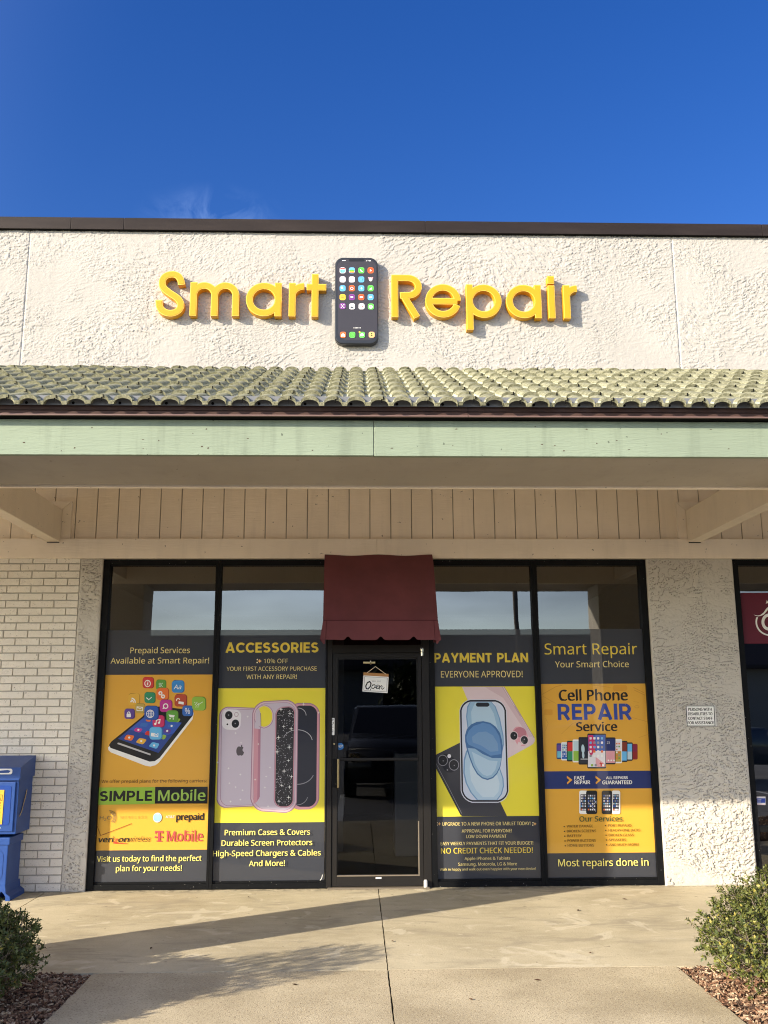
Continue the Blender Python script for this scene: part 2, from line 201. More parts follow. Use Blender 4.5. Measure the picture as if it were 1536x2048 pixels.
FONT = {
 ' ': (0.209,[]),
 '!': (0.216,[[11,25,8,25,7,49,12,49],[6,18,7,19,7,20,8,21,11,21,12,20,12,15,11,15,10,14,9,14,8,15,7,15,7,17]]),
 '%': (0.666,[[15,50,18,47,19,45,19,42,20,39,19,36,19,33,18,31,16,30,15,29,12,28,10,29,9,30,7,31,6,33,6,36,5,39,6,42,6,45,8,49,10,50],[11,47,10,46,10,45,9,43,9,35,10,33,10,32,11,32,12,31,14,32,15,33,16,35,16,43,15,45,14,46,14,47],[34,49,15,15,12,15,31,49],[36,36,39,33,40,31,40,28,41,25,40,22,40,20,39,17,37,16,36,15,31,15,30,16,28,17,27,20,27,22,26,25,27,28,27,31,29,35,31,36],[32,33,31,32,31,31,30,30,30,21,31,19,31,18,35,18,36,19,37,21,37,30,35,32,35,33]]),
 '&': (0.587,[[19,50,21,49,22,49,26,45,26,41,24,37,23,36,21,35,19,33,28,25,30,27,30,28,31,29,31,31,32,32,36,32,35,30,35,28,34,26,33,25,32,23,31,22,38,15,32,15,28,19,26,17,25,17,24,16,23,16,21,15,12,15,11,16,9,16,8,18,6,20,6,28,10,32,12,33,13,34,12,35,12,36,11,36,10,37,10,38,9,39,9,45,13,49,14,49,16,50],[16,31,14,31,13,30,13,29,12,29,11,28,11,27,10,26,10,22,13,19,15,18,18,18,20,19,22,19,24,21,26,22],[15,46,14,45,13,45,13,40,15,38,15,37,16,36,20,38,21,39,21,40,22,41,22,44,20,46]]),
 ',': (0.215,[[12,18,11,16,11,15,10,14,10,12,9,11,9,10,8,9,5,9,5,10,6,11,6,15,7,17,7,21,12,21]]),
 '-': (0.258,[[5,26,5,30,17,30,17,26]]),
 '0': (0.459,[[28,25,26,21,26,19,25,18,23,17,22,16,20,15,12,15,9,18,8,20,5,29,5,36,6,39,6,42,7,44,9,46,10,48,14,50,19,50,23,48,25,46,27,42,28,39],[10,24,11,22,15,18,18,18,20,19,23,22,23,24,24,27,24,38,23,40,23,42,22,43,21,45,20,46,14,46,13,45,12,43,11,42,10,40]]),
 '1': (0.459,[[20,15,16,15,16,44,15,44,13,42,9,39,7,42,17,49,20,49]]),
 '2': (0.459,[[28,15,5,15,5,19,14,28,16,29,17,31,19,32,20,34,21,35,21,36,22,38,22,44,21,45,19,46,13,46,12,45,11,45,9,44,8,43,6,46,7,47,8,47,9,48,10,48,11,49,12,49,13,50,18,50,20,49,22,49,25,46,26,44,26,42,27,41,27,39,26,37,26,36,25,34,22,31,21,29,11,19,28,19]]),
 '3': (0.459,[[27,41,27,40,26,39,26,37,24,35,23,35,21,33,20,33,22,32,24,32,27,29,28,27,28,23,26,19,24,17,20,15,8,15,7,16,5,16,5,20,7,20,8,19,10,19,11,18,17,18,20,19,22,21,23,23,23,27,20,30,19,30,17,31,10,31,10,35,19,35,21,37,21,38,22,39,22,44,21,45,19,46,12,46,11,45,10,45,9,44,8,44,7,43,5,46,7,47,8,48,10,49,12,49,14,50,19,50,22,49,24,47,26,46,26,44]]),
 ':': (0.215,[[6,18,7,19,7,20,8,21,11,21,12,20,12,15,11,15,10,14,9,14,8,15,7,15,7,17],[6,38,7,39,7,41,12,41,12,36,11,35,8,35,7,36,7,37]]),
 'A': (0.512,[[29,15,25,26,11,26,7,15,3,15,16,49,20,49,34,15],[20,40,20,41,19,41,19,44,18,45,18,42,17,42,17,40,13,29,24,29]]),
 'B': (0.521,[[25,49,27,47,29,46,30,44,31,41,30,40,30,37,27,34,25,34,24,33,25,33,27,32,28,32,31,29,31,28,32,26,32,23,30,19,28,17,26,16,24,16,22,15,8,15,8,49],[23,35,25,37,26,39,26,42,24,44,20,46,12,46,12,35],[12,31,12,19,24,19,25,20,26,22,27,23,27,27,26,28,26,29,25,30,24,30,22,31]]),
 'C': (0.507,[[19,46,17,45,12,40,11,38,11,27,14,21,18,19,20,19,22,18,25,18,27,19,29,19,31,20,31,16,29,15,15,15,13,17,11,18,9,20,6,29,6,37,10,45,12,46,13,48,15,49,18,49,20,50,26,50,28,49,29,49,31,48,32,48,30,44,29,45,27,45,25,46]]),
 'D': (0.585,[[35,29,33,23,31,20,29,19,27,17,21,15,8,15,8,49,22,49,25,48,27,47,30,46,32,44,33,42,35,36],[31,32,30,35,30,38,28,42,26,43,25,44,23,45,20,45,18,46,12,46,12,19,21,19,24,20,27,22,29,25,30,28]]),
 'E': (0.446,[[27,15,8,15,8,49,27,49,27,46,12,46,12,35,26,35,26,31,12,31,12,19,27,19]]),
 'F': (0.416,[[12,15,8,15,8,49,27,49,27,46,12,46,12,33,26,33,26,30,12,30]]),
 'G': (0.584,[[23,33,34,33,34,16,33,16,31,15,16,15,13,17,11,18,9,20,6,29,6,36,8,42,14,48,20,50,27,50,29,49,31,49,32,48,34,48,32,44,31,45,28,45,27,46,21,46,19,45,16,44,12,40,11,37,11,35,10,32,11,30,11,27,14,21,18,19,21,18,26,18,27,19,30,19,30,29,23,29]]),
 'H': (0.594,[[34,15,30,15,30,31,12,31,12,15,8,15,8,49,12,49,12,35,30,35,30,49,34,49]]),
 'I': (0.272,[[17,15,5,15,5,18,9,18,9,46,5,47,5,49,17,49,17,47,13,46,13,18,17,18]]),
 'J': (0.219,[[-1,6,-1,10,5,10,7,12,7,49,12,49,12,13,11,12,11,10,8,7,6,6]]),
 'K': (0.496,[[33,15,28,15,16,31,12,28,12,15,8,15,8,49,12,49,12,32,13,34,18,39,27,49,32,49,19,34]]),
 'L': (0.42,[[8,15,8,49,12,49,12,19,27,19,27,15]]),
 'M': (0.727,[[23,15,12,45,11,45,11,43,12,42,12,15,8,15,8,49,14,49,25,21,36,49,42,49,42,15,38,15,38,45,26,15]]),
 'N': (0.609,[[35,15,30,15,11,44,11,40,12,39,12,15,8,15,8,49,13,49,31,21,31,49,35,49]]),
 'O': (0.626,[[38,32,38,30,37,27,37,25,34,19,32,18,31,17,27,15,17,15,11,18,10,19,6,27,6,36,8,42,9,44,13,48,15,49,18,50,25,50,31,48,33,46,34,44,36,42,37,39,37,36],[11,27,14,21,15,20,19,18,24,18,30,21,33,27,33,36,32,40,28,44,25,46,19,46,15,44,13,42,12,40,11,37]]),
 'P': (0.485,[[21,49,27,47,28,45,30,39,30,38,29,37,29,35,28,34,28,33,27,32,25,31,24,30,22,29,21,29,18,28,12,28,12,15,8,15,8,49],[16,46,12,46,12,32,19,32,21,33,22,33,25,36,25,41,24,43,23,44,21,45,19,45]]),
 'R': (0.499,[[22,49,26,47,28,45,29,43,30,42,30,38,29,36,29,35,25,31,24,31,23,30,32,15,27,15,19,29,12,29,12,15,8,15,8,49],[12,46,12,33,20,33,22,34,25,37,25,42,24,43,24,44,23,44,22,45,20,45,19,46]]),
 'S': (0.44,[[27,22,26,21,26,19,25,18,19,15,8,15,7,16,5,16,5,20,7,20,8,19,11,19,13,18,17,18,18,19,20,19,22,21,22,22,23,23,23,26,20,29,18,29,17,30,15,31,13,31,11,33,10,33,7,36,7,37,6,38,6,43,7,44,7,46,8,47,10,48,11,49,13,49,15,50,20,50,22,49,24,49,25,48,26,48,25,44,24,45,22,45,21,46,14,46,13,45,12,45,12,44,11,44,11,43,10,42,10,40,11,39,11,38,13,36,15,35,16,35,20,33,21,33,23,32,26,29,27,27]]),
 'T': (0.446,[[19,15,14,15,14,46,3,46,3,49,29,49,29,46,19,46]]),
 'U': (0.586,[[34,25,30,17,26,15,16,15,13,16,11,18,9,21,7,27,7,49,12,49,12,24,13,22,16,19,18,19,21,18,23,18,24,19,26,19,28,21,29,23,29,25,30,27,30,49,34,49]]),
 'V': (0.481,[[32,49,20,15,15,15,3,49,8,49,15,27,16,26,16,24,17,23,17,20,18,21,18,24,19,25,19,26,20,27,27,49]]),
 'W': (0.746,[[47,49,38,15,34,15,27,38,27,39,26,40,26,43,25,43,25,42,24,41,24,37,17,15,13,15,4,49,8,49,13,28,14,28,14,24,15,23,15,22,16,23,16,26,17,27,17,29,23,49,27,49,34,28,34,26,35,25,35,21,36,21,36,25,37,25,37,28,43,49]]),
 'Y': (0.454,[[17,32,26,49,30,49,19,28,19,15,14,15,14,28,3,49,8,49]]),
 'a': (0.45,[[20,41,24,39,25,38,26,35,26,15,23,15,22,19,20,17,20,16,19,16,18,15,9,15,6,18,6,19,5,21,5,22,6,25,7,27,8,28,14,30,18,30,22,31,22,34,21,36,21,37,20,37,18,38,14,38,13,37,12,37,10,36,9,36,8,39,9,40,11,40,12,41],[18,27,13,27,11,26,10,25,10,20,12,18,16,18,20,20,21,21,22,23,22,28]]),
 'b': (0.493,[[11,37,14,40,16,41,22,41,25,40,27,38,29,35,30,32,30,25,29,23,29,20,25,16,23,15,16,15,14,16,13,16,11,18,10,15,7,15,7,52,11,52],[19,38,17,38,15,37,14,37,13,36,13,35,12,34,12,32,11,30,11,25,12,22,13,21,14,19,16,18,21,18,23,19,25,23,25,25,26,28,25,31,25,33,23,37,21,37]]),
 'c': (0.385,[[13,15,11,16,10,17,8,18,6,22,6,33,8,37,10,39,12,40,13,41,23,41,24,40,25,40,23,36,22,37,20,37,19,38,18,38,16,37,15,37,13,36,12,36,11,35,11,33,10,32,10,24,11,23,11,21,13,19,14,19,16,18,20,18,21,19,23,19,24,20,24,16,23,15]]),
 'd': (0.493,[[13,15,11,16,7,20,6,24,6,32,7,35,9,38,11,40,13,41,20,41,21,40,22,40,22,39,23,39,24,38,24,37,25,37,25,38,24,39,24,52,29,52,29,15,25,15,24,18,21,15],[19,18,23,20,24,22,24,33,23,35,21,37,19,37,17,38,15,37,13,37,10,31,10,25,13,19,15,18]]),
 'e': (0.452,[[21,41,23,40,24,39,25,37,26,36,28,32,28,27,10,27,10,24,12,20,16,18,21,18,23,19,25,19,27,20,27,16,25,16,24,15,14,15,10,17,7,20,6,23,6,33,8,37,11,40,13,41],[15,38,14,37,12,36,11,34,11,33,10,30,23,30,23,34,21,36,21,37,20,37,18,38]]),
 'f': (0.276,[[19,38,12,38,12,15,8,15,8,38,4,38,4,39,8,41,8,45,9,46,9,48,12,51,13,51,15,52,19,52,20,51,22,51,21,48,14,48,14,47,13,46,13,44,12,42,12,41,19,41]]),
 'g': (0.493,[[19,41,21,40,22,40,23,39,24,37,25,37,25,41,29,41,29,15,28,12,28,10,27,8,25,6,23,5,22,4,19,4,17,3,15,3,13,4,10,4,9,5,8,5,8,9,9,8,10,8,12,7,19,7,21,8,23,10,24,12,24,18,21,15,13,15,11,16,8,18,6,24,6,32,8,38,11,40,13,41],[15,38,14,37,13,37,11,35,11,33,10,32,10,25,11,22,12,21,13,19,15,18,20,18,21,19,22,19,23,20,23,21,24,22,24,34,21,37,20,37,18,38]]),
 'h': (0.496,[[11,37,14,40,15,40,16,41,23,41,25,40,28,37,28,36,29,34,29,15,25,15,25,32,24,33,24,35,21,38,17,38,16,37,14,37,13,36,13,35,12,33,12,32,11,30,11,15,7,15,7,52,11,52]]),
 'i': (0.207,[[11,41,11,15,7,15,7,41],[11,50,11,49,12,49,12,47,10,45,8,45,7,46,7,50]]),
 'k': (0.428,[[11,28,13,30,13,31,14,31,14,32,23,41,28,41,17,30,28,15,23,15,14,27,11,24,11,15,7,15,7,52,11,52]]),
 'l': (0.207,[[11,15,7,15,7,52,11,52]]),
 'm': (0.75,[[38,41,42,39,44,35,44,15,40,15,40,33,39,35,39,36,38,37,36,38,35,38,32,37,31,37,29,36,28,34,28,15,23,15,23,35,22,36,22,37,20,37,19,38,17,38,15,37,14,37,13,36,13,35,12,33,12,32,11,30,11,15,7,15,7,41,11,41,11,37,13,39,13,40,15,40,16,41,23,41,27,37,29,39,31,40,32,41]]),
 'n': (0.496,[[22,41,25,40,28,37,29,35,29,15,25,15,25,32,24,33,24,35,21,38,19,38,16,37,14,37,12,33,12,31,11,28,11,15,7,15,7,41,11,41,11,37,14,40,15,40,16,41]]),
 'o': (0.485,[[30,28,29,26,29,22,28,21,27,19,24,16,22,15,13,15,11,16,8,19,7,21,7,22,6,24,6,33,8,37,11,40,13,41,22,41,24,40,27,37,29,33,29,31],[10,24,11,23,11,21,13,19,15,19,16,18,19,18,21,19,22,19,24,21,24,23,25,24,25,32,24,33,24,35,22,37,21,37,19,38,18,38,15,37,13,37,10,31]]),
 'p': (0.493,[[22,41,25,40,27,38,29,35,30,32,30,25,29,23,29,21,28,19,25,16,23,15,15,15,14,16,13,16,12,17,12,18,11,18,11,3,7,3,7,41,11,41,11,37,12,38,12,39,13,39,14,40,15,40,16,41],[19,38,17,38,16,37,14,37,13,36,13,35,12,34,12,32,11,31,11,26,12,24,12,23,13,21,13,20,14,19,15,19,17,18,20,18,21,19,23,19,23,20,24,21,25,23,25,26,26,28,25,31,25,33,23,37,21,37]]),
 'r': (0.331,[[22,41,22,37,16,37,15,36,14,36,14,35,12,33,12,31,11,30,11,15,7,15,7,41,11,41,11,36,12,37,12,38,13,39,14,39,16,41]]),
 's': (0.384,[[24,21,23,19,23,18,22,17,20,16,19,15,8,15,7,16,6,16,6,20,7,20,8,19,9,19,11,18,17,18,20,21,20,23,19,23,19,24,18,24,16,26,15,26,13,27,12,27,10,28,9,29,8,29,6,31,6,33,5,34,7,38,8,39,12,41,20,41,21,40,23,40,22,36,21,37,18,37,17,38,13,38,12,37,11,37,9,35,10,34,10,33,12,31,13,31,15,30,16,30,18,29,19,29,22,26,23,26,23,25,24,23]]),
 't': (0.289,[[19,18,19,15,11,15,8,18,8,21,7,23,7,38,4,38,4,40,7,41,9,47,12,47,12,41,19,41,19,38,12,38,12,20,14,18]]),
 'u': (0.496,[[29,41,29,15,25,15,25,18,24,18,22,16,21,16,20,15,13,15,11,16,10,16,9,17,8,19,7,20,7,41,11,41,11,22,12,21,12,20,14,19,15,18,19,18,20,19,21,19,24,22,24,41]]),
 'v': (0.407,[[13,15,3,41,8,41,13,26,13,25,14,24,14,22,15,21,15,19,16,20,16,22,17,23,17,26,23,41,27,41,18,15]]),
 'w': (0.63,[[24,30,23,31,23,34,22,35,22,35,21,35,21,32,20,31,20,30,15,15,11,15,4,41,8,41,11,27,12,26,12,23,13,22,13,20,14,20,14,24,15,25,15,26,20,41,24,41,29,26,29,24,30,23,30,19,31,19,31,23,32,24,32,27,36,41,40,41,33,15,28,15]]),
 'y': (0.409,[[3,41,8,41,13,26,13,25,14,24,14,23,15,22,15,19,16,19,16,22,17,24,17,25,18,26,23,41,28,41,16,11,16,10,15,8,11,4,9,4,7,3,6,3,6,4,4,4,4,7,9,7,11,9,11,10,12,11,13,15]]),
 'z': (0.377,[[24,15,5,15,5,18,19,38,6,38,6,41,23,41,23,38,10,18,24,18]]),
}

# ------------------------------------------------------------------ mesh helpers
class MB:
    """collects faces and links them as ONE mesh object"""
    def __init__(s): s.v = []; s.f = []; s.mi = []; s.mats = []; s.sm = []
    def mat(s, n):
        m = MATS[n] if isinstance(n, str) else n
        if m not in s.mats: s.mats.append(m)
        return s.mats.index(m)
    def face(s, pts, m, smooth=False):
        k = len(s.v); s.v += [tuple(p) for p in pts]; s.f.append(tuple(range(k, k+len(pts)))); s.mi.append(s.mat(m)); s.sm.append(smooth); return s
    def mesh(s, vs, fs, m, smooth=False):
        k = len(s.v); s.v += [tuple(p) for p in vs]; i = s.mat(m)
        for f in fs: s.f.append(tuple(k+j for j in f)); s.mi.append(i); s.sm.append(smooth)
        return s
    def box(s, a, b, m, bev=0, rot=None, org=None):
        x0, y0, z0 = (min(a[i], b[i]) for i in range(3)); x1, y1, z1 = (max(a[i], b[i]) for i in range(3))
        if bev:
            bm = bmesh.new(); bmesh.ops.create_cube(bm, size=1)
            for v in bm.verts: v.co = Vector(((x0+x1)/2+v.co.x*(x1-x0), (y0+y1)/2+v.co.y*(y1-y0), (z0+z1)/2+v.co.z*(z1-z0)))
            bmesh.ops.bevel(bm, geom=list(bm.edges), offset=bev, segments=2, profile=.6, affect='EDGES')
            vs = [v.co.copy() for v in bm.verts]; bm.verts.index_update(); fs = [[v.index for v in f.verts] for f in bm.faces]; bm.free()
        else:
            vs = [Vector(p) for p in ((x0,y0,z0),(x1,y0,z0),(x1,y1,z0),(x0,y1,z0),(x0,y0,z1),(x1,y0,z1),(x1,y1,z1),(x0,y1,z1))]
            fs = [(0,3,2,1),(4,5,6,7),(0,1,5,4),(1,2,6,5),(2,3,7,6),(3,0,4,7)]
        if rot is not None:
            o = Vector(org) if org else Vector(((x0+x1)/2, (y0+y1)/2, (z0+z1)/2)); vs = [o+rot@(v-o) for v in vs]
        return s.mesh(vs, fs, m)
    def prism(s, pts, axis, a, b, m, smooth=False, cap=True):
        """polygon pts (2D) extruded along axis from a to b"""
        def q(p, t): return (t, p[0], p[1]) if axis == 0 else (p[0], t, p[1]) if axis == 1 else (p[0], p[1], t)
        n = len(pts); vs = [q(p, a) for p in pts]+[q(p, b) for p in pts]
        s.mesh(vs, [(i, (i+1) % n, n+(i+1) % n, n+i) for i in range(n)], m, smooth)
        if cap: s.mesh(vs, [tuple(range(n))[::-1], tuple(range(n, 2*n))], m)
        return s
    def tube(s, pts, r, m, n=8, r1=None, cap=True):
        pts = [Vector(p) for p in pts]; vs = []; L = len(pts)
        for i, p in enumerate(pts):
            d = (pts[min(i+1, L-1)]-pts[max(i-1, 0)]).normalized(); u = d.orthogonal().normalized(); w = d.cross(u)
            if i: u = (pu-d*pu.dot(d)).normalized(); w = d.cross(u)
            pu = u; rr = r if r1 is None else r+(r1-r)*i/max(1, L-1)
            vs += [p+u*rr*math.cos(2*math.pi*k/n)+w*rr*math.sin(2*math.pi*k/n) for k in range(n)]
        fs = [(i*n+k, i*n+(k+1) % n, (i+1)*n+(k+1) % n, (i+1)*n+k) for i in range(L-1) for k in range(n)]
        s.mesh(vs, fs, m, True)
        if cap: s.mesh(vs, [tuple(range(n))[::-1], tuple((L-1)*n+k for k in range(n))], m)
        return s
    def build(s, name, parent=None, kind=None, loc=None):
        me = bpy.data.meshes.new(name); me.from_pydata(s.v, [], s.f)
        for m in s.mats: me.materials.append(m)
        me.polygons.foreach_set('material_index', s.mi); me.polygons.foreach_set('use_smooth', s.sm); me.update()
        o = bpy.data.objects.new(name, me); COL.objects.link(o)
        if loc is not None:
            me.transform(Matrix.Translation(-Vector(loc))); o.location = loc
        if parent is not None: attach(o, parent)
        if kind: o['kind'] = kind
        return o
def attach(o, p):
    """parent without moving: all parts are built in world or thing coordinates"""
    o.parent = p
    if p.get('_w'):      # thing built in world coordinates
        q = p; t = Vector((0, 0, 0))
        while q: t += q.location; q = q.parent
        o.matrix_parent_inverse = Matrix.Translation(-t)
def thing(name, label, cat, loc=(0, 0, 0), group=None, world=True):
    o = bpy.data.objects.new(name, None); o.empty_display_size = .1; COL.objects.link(o); o.location = loc
    o['label'] = label; o['category'] = cat
    if world: o['_w'] = 1
    if group: o['group'] = group
    return o
def tag(o, label, cat, group=None, kind=None):
    o['label'] = label; o['category'] = cat
    if group: o['group'] = group
    if kind: o['kind'] = kind
    return o
def union(polys):
    """union of 2D polygons -> verts, triangles, boundary edges"""
    vs = []; fs = []
    for p in polys:
        p = [Vector(q) for q in p]; ar = sum(p[i].x*p[(i+1) % len(p)].y-p[(i+1) % len(p)].x*p[i].y for i in range(len(p)))
        if abs(ar) < 1e-9: continue
        if ar < 0: p = p[::-1]
        k = len(vs); vs += p; fs.append(list(range(k, k+len(p))))
    v, e, f, ov, oe, of = delaunay_2d_cdt(vs, [], fs, 0, 1e-6)
    tri = []
    for t, o in zip(f, of):
        if not o: continue
        a = sum(v[t[i]].x*v[t[(i+1) % len(t)]].y-v[t[(i+1) % len(t)]].x*v[t[i]].y for i in range(len(t)))
        if abs(a) < 1e-12: continue
        tri.append(tuple(t) if a > 0 else tuple(t)[::-1])
    cnt = {}
    for t in tri:
        for i in range(len(t)): cnt[(t[i], t[(i+1) % len(t)])] = 1
    return v, tri, [k for k in cnt if (k[1], k[0]) not in cnt]
def strip(pts, w, closed=False):
    """a polyline of width w as mitred quads"""
    n = len(pts); P = [Vector(p) for p in pts]; out = []; Ls = []; Rs = []
    for i in range(n):
        a = P[i-1] if (i or closed) else None; b = P[(i+1) % n] if (i < n-1 or closed) else None
        d1 = (P[i]-a).normalized() if a is not None and (P[i]-a).length > 1e-9 else None; d2 = (b-P[i]).normalized() if b is not None and (b-P[i]).length > 1e-9 else None
        d1 = d1 or d2; d2 = d2 or d1; n1 = Vector((-d1.y, d1.x)); n2 = Vector((-d2.y, d2.x)); mt = (n1+n2)
        mt = mt.normalized() if mt.length > 1e-6 else n1; k = min(2.5, 1/max(.2, mt.dot(n1))); Ls.append(P[i]+mt*w/2*k); Rs.append(P[i]-mt*w/2*k)
    for i in range(n if closed else n-1):
        j = (i+1) % n; out.append([Ls[i], Rs[i], Rs[j], Ls[j]])
    return out
def arcp(cx, cy, rx, ry, a0, a1, n=14): return [(cx+rx*math.cos(R(a0+(a1-a0)*i/n)), cy+ry*math.sin(R(a0+(a1-a0)*i/n))) for i in range(n+1)]
def spline(pts, k=6):
    P = [Vector(p) for p in pts]; out = []
    for i in range(len(P)-1):
        a = P[max(i-1, 0)]; b = P[i]; c = P[i+1]; d = P[min(i+2, len(P)-1)]
        for j in range(k):
            t = j/k; out.append(tuple(.5*((2*b)+(c-a)*t+(2*a-5*b+4*c-d)*t*t+(3*b-a-3*c+d)*t**3)))
    return out+[tuple(P[-1])]
def rquad(pts, r, n=5):
    """quad with rounded corners"""
    P = [Vector(p) for p in pts]; out = []
    if r <= 0: return [tuple(p) for p in P]
    for i in range(4):
        a = P[i]; d1 = (P[i-1]-a); d2 = (P[(i+1) % 4]-a); k = min(r, d1.length*.49, d2.length*.49); u = d1.normalized(); w = d2.normalized()
        for j in range(n+1):
            t = j/n; p0 = a+u*k; p1 = a+w*k
            out.append(tuple(p0*(1-t)**2+a*2*t*(1-t)*.62+a*2*t*(1-t)*.0+(p0+p1)/2*2*t*(1-t)*.38+p1*t*t))
    return out
_gl = {}
def glyph(ch):
    """outline data -> triangles (even-odd fill)"""
    if ch not in _gl:
        vs = []; ed = []; loops = []
        for q in FONT[ch][1]:
            p = [Vector((q[i]/60-.05, q[i+1]/60-.25)) for i in range(0, len(q), 2)]
            k = len(vs); vs += p; ed += [(k+i, k+(i+1) % len(p)) for i in range(len(p))]; loops.append(p)
        tri = []
        if vs:
            v, e, f, a, b, c = delaunay_2d_cdt(vs, ed, [], 0, 1e-5)
            for t in f:
                m = sum((v[i] for i in t), Vector((0, 0)))/len(t); n = 0
                for p in loops:
                    for i in range(len(p)):
                        a_, b_ = p[i], p[(i+1) % len(p)]
                        if (a_.y > m.y) != (b_.y > m.y) and m.x < (b_.x-a_.x)*(m.y-a_.y)/(b_.y-a_.y)+a_.x: n += 1
                if n % 2:
                    ar = sum(v[t[i]].x*v[t[(i+1) % len(t)]].y-v[t[(i+1) % len(t)]].x*v[t[i]].y for i in range(len(t)))
                    tri.append(tuple(t) if ar > 0 else tuple(t)[::-1])
            vs = [(q.x, q.y) for q in v]
        _gl[ch] = (FONT[ch][0], vs, tri)
    return _gl[ch]
def text_mesh(s):
    x = 0; V = []; F = []
    for ch in s:
        ad, vs, fs = glyph(ch); k = len(V); V += [(x+q[0], q[1]) for q in vs]; F += [tuple(k+i for i in f) for f in fs]; x += ad
    return V, F
CAP = max(v[1] for v in text_mesh('H')[0])
def caps(ch, s):
    """stroke capitals of height 1 (strokes, advance width)"""
    h = s/2; t = 1-h; mid = .5
    if ch == 'A': return [[(h*.9, 0), (.40, 1)], [(.80-h*.9, 0), (.40, 1)], [(.2, .27), (.60, .27)]], .80
    if ch == 'C': return [arcp(.44, .5, .44-h, .5-h, 42, 318, 16)], .74
    if ch == 'E': return [[(h, 0), (h, 1)], [(0, h), (.56, h)], [(0, t), (.56, t)], [(0, mid), (.52, mid)]], .56
    if ch == 'I': return [[(h, 0), (h, 1)]], s
    if ch == 'L': return [[(h, 0), (h, 1)], [(0, h), (.54, h)]], .54
    if ch == 'M': return [[(h, 0), (h, 1)], [(.92-h, 0), (.92-h, 1)], [(h*.9, 1), (.46, .2)], [(.92-h*.9, 1), (.46, .2)]], .92
    if ch == 'N': return [[(h, 0), (h, 1)], [(.76-h, 0), (.76-h, 1)], [(h, .97), (.76-h, .03)]], .76
    if ch == 'O': return [arcp(.42, .5, .42-h, .5-h, 0, 360, 24)], .84
    if ch == 'P' or ch == 'R':
        b = 1-.29*2+0; q = [[(h, 0), (h, 1)], [(0, t), (.36, t)]+arcp(.36, (t+.43)/2, .30-h, (t-.43)/2, 90, -90, 10)+[(.36, .43), (0, .43)]]
        return (q, .66) if ch == 'P' else (q+[[(.36, .43), (.66-h*.7, 0)]], .68)
    if ch == 'S': r = (1-2*h)/4; q = r*.95; x1 = h+r*1.12; return [arcp(x1, 1-h-q, r*1.06, q, 28, 270, 12)+arcp(x1, h+(1-2*h-2*q)/2, r*1.12, (1-2*h-2*q)/2, 90, -155, 14)[1:]], 2*x1
    if ch == 'T': return [[(.31, 0), (.31, 1)], [(0, t), (.62, t)]], .62
    if ch == 'Y': return [[(.38, 0), (.38, .45)], [(h*.8, 1), (.38, .40)], [(.76-h*.8, 1), (.38, .40)]], .76
    return [], .34
def kword(txt, s):
    x = 0; gap = .10; out = []
    for ch in txt:
        st, wd = caps(ch, s); q = []
        for p in st:
            cl = (Vector(p[0])-Vector(p[-1])).length < 1e-6 and len(p) > 3
            q += [[(v[0]+x, v[1]) for v in k] for k in strip(p[:-1] if cl else p, s, cl)]
        if q: out.append(q)
        x += wd+gap
    return out, x-gap

def artwork(key, root, y, gloss=True):
    """flat printed graphics in the plane y; every row of ART is one shape in metres"""
    ox, oz = root.location.x, root.location.z; part = None; name = None; n = 0
    def flush():
        if part is not None and part.f: part.build(name, root)
    for e in ART[key]:
        if e[0] == 'part': flush(); part = MB(); name = e[1]; continue
        n += 1; yy = y-n*.00004; m = pal(e[1], gloss)
        def put(vs, fs, dy=0): part.mesh([(ox+v[0], yy-dy, oz+v[1]) for v in vs], fs, m)
        def poly(p):
            if len(p) > 3 and len(p) != 4 or True:
                v, t, b = union([p]); put([(q.x, q.y) for q in v], t)
        if e[0] == 'P': poly(e[2])
        elif e[0] == 'Q': poly(rquad(e[2][::-1] if False else e[2], e[3]))
        elif e[0] == 'C': p = arcp(e[2], e[3], e[4], e[5], 0, 360, 20)[:-1]; put(p, [tuple(range(20))])
        elif e[0] == 'L':
            cl = len(e[3]) > 3 and (Vector(e[3][0])-Vector(e[3][-1])).length < 1e-4
            v, t, b = union(strip(e[3][:-1] if cl else e[3], e[2], cl)); put([(q.x, q.y) for q in v], t)
        elif e[0] == 'T':
            _, _, s, x0, x1, zb, h, bold, sl = e; vs, fs = text_mesh(s); a = min(v[0] for v in vs); b = max(v[0] for v in vs)
            bw = (0, .35, .75, 1.1)[bold]*.085*h; sx = (x1-x0-bw)/(b-a); sy = h/CAP
            offs = [0] if not bold else [0, bw] if bold == 1 else [0, bw/2, bw]
            for i, d in enumerate(offs): put([(x0+d+(v[0]-a)*sx+v[1]*sy*sl, zb+v[1]*sy+(0 if bold < 2 else (i-1)*bw*.25)) for v in vs], fs, i*.00001)
        elif e[0] == 'K':
            _, _, s, x0, x1, zb, h, wd = e; q, tw = kword(s, wd); 
            for word in q: v, t, b = union([[(x0+p[0]*(x1-x0)/tw, zb+p[1]*h) for p in k] for k in word]); put([(p.x, p.y) for p in v], t)
    flush()

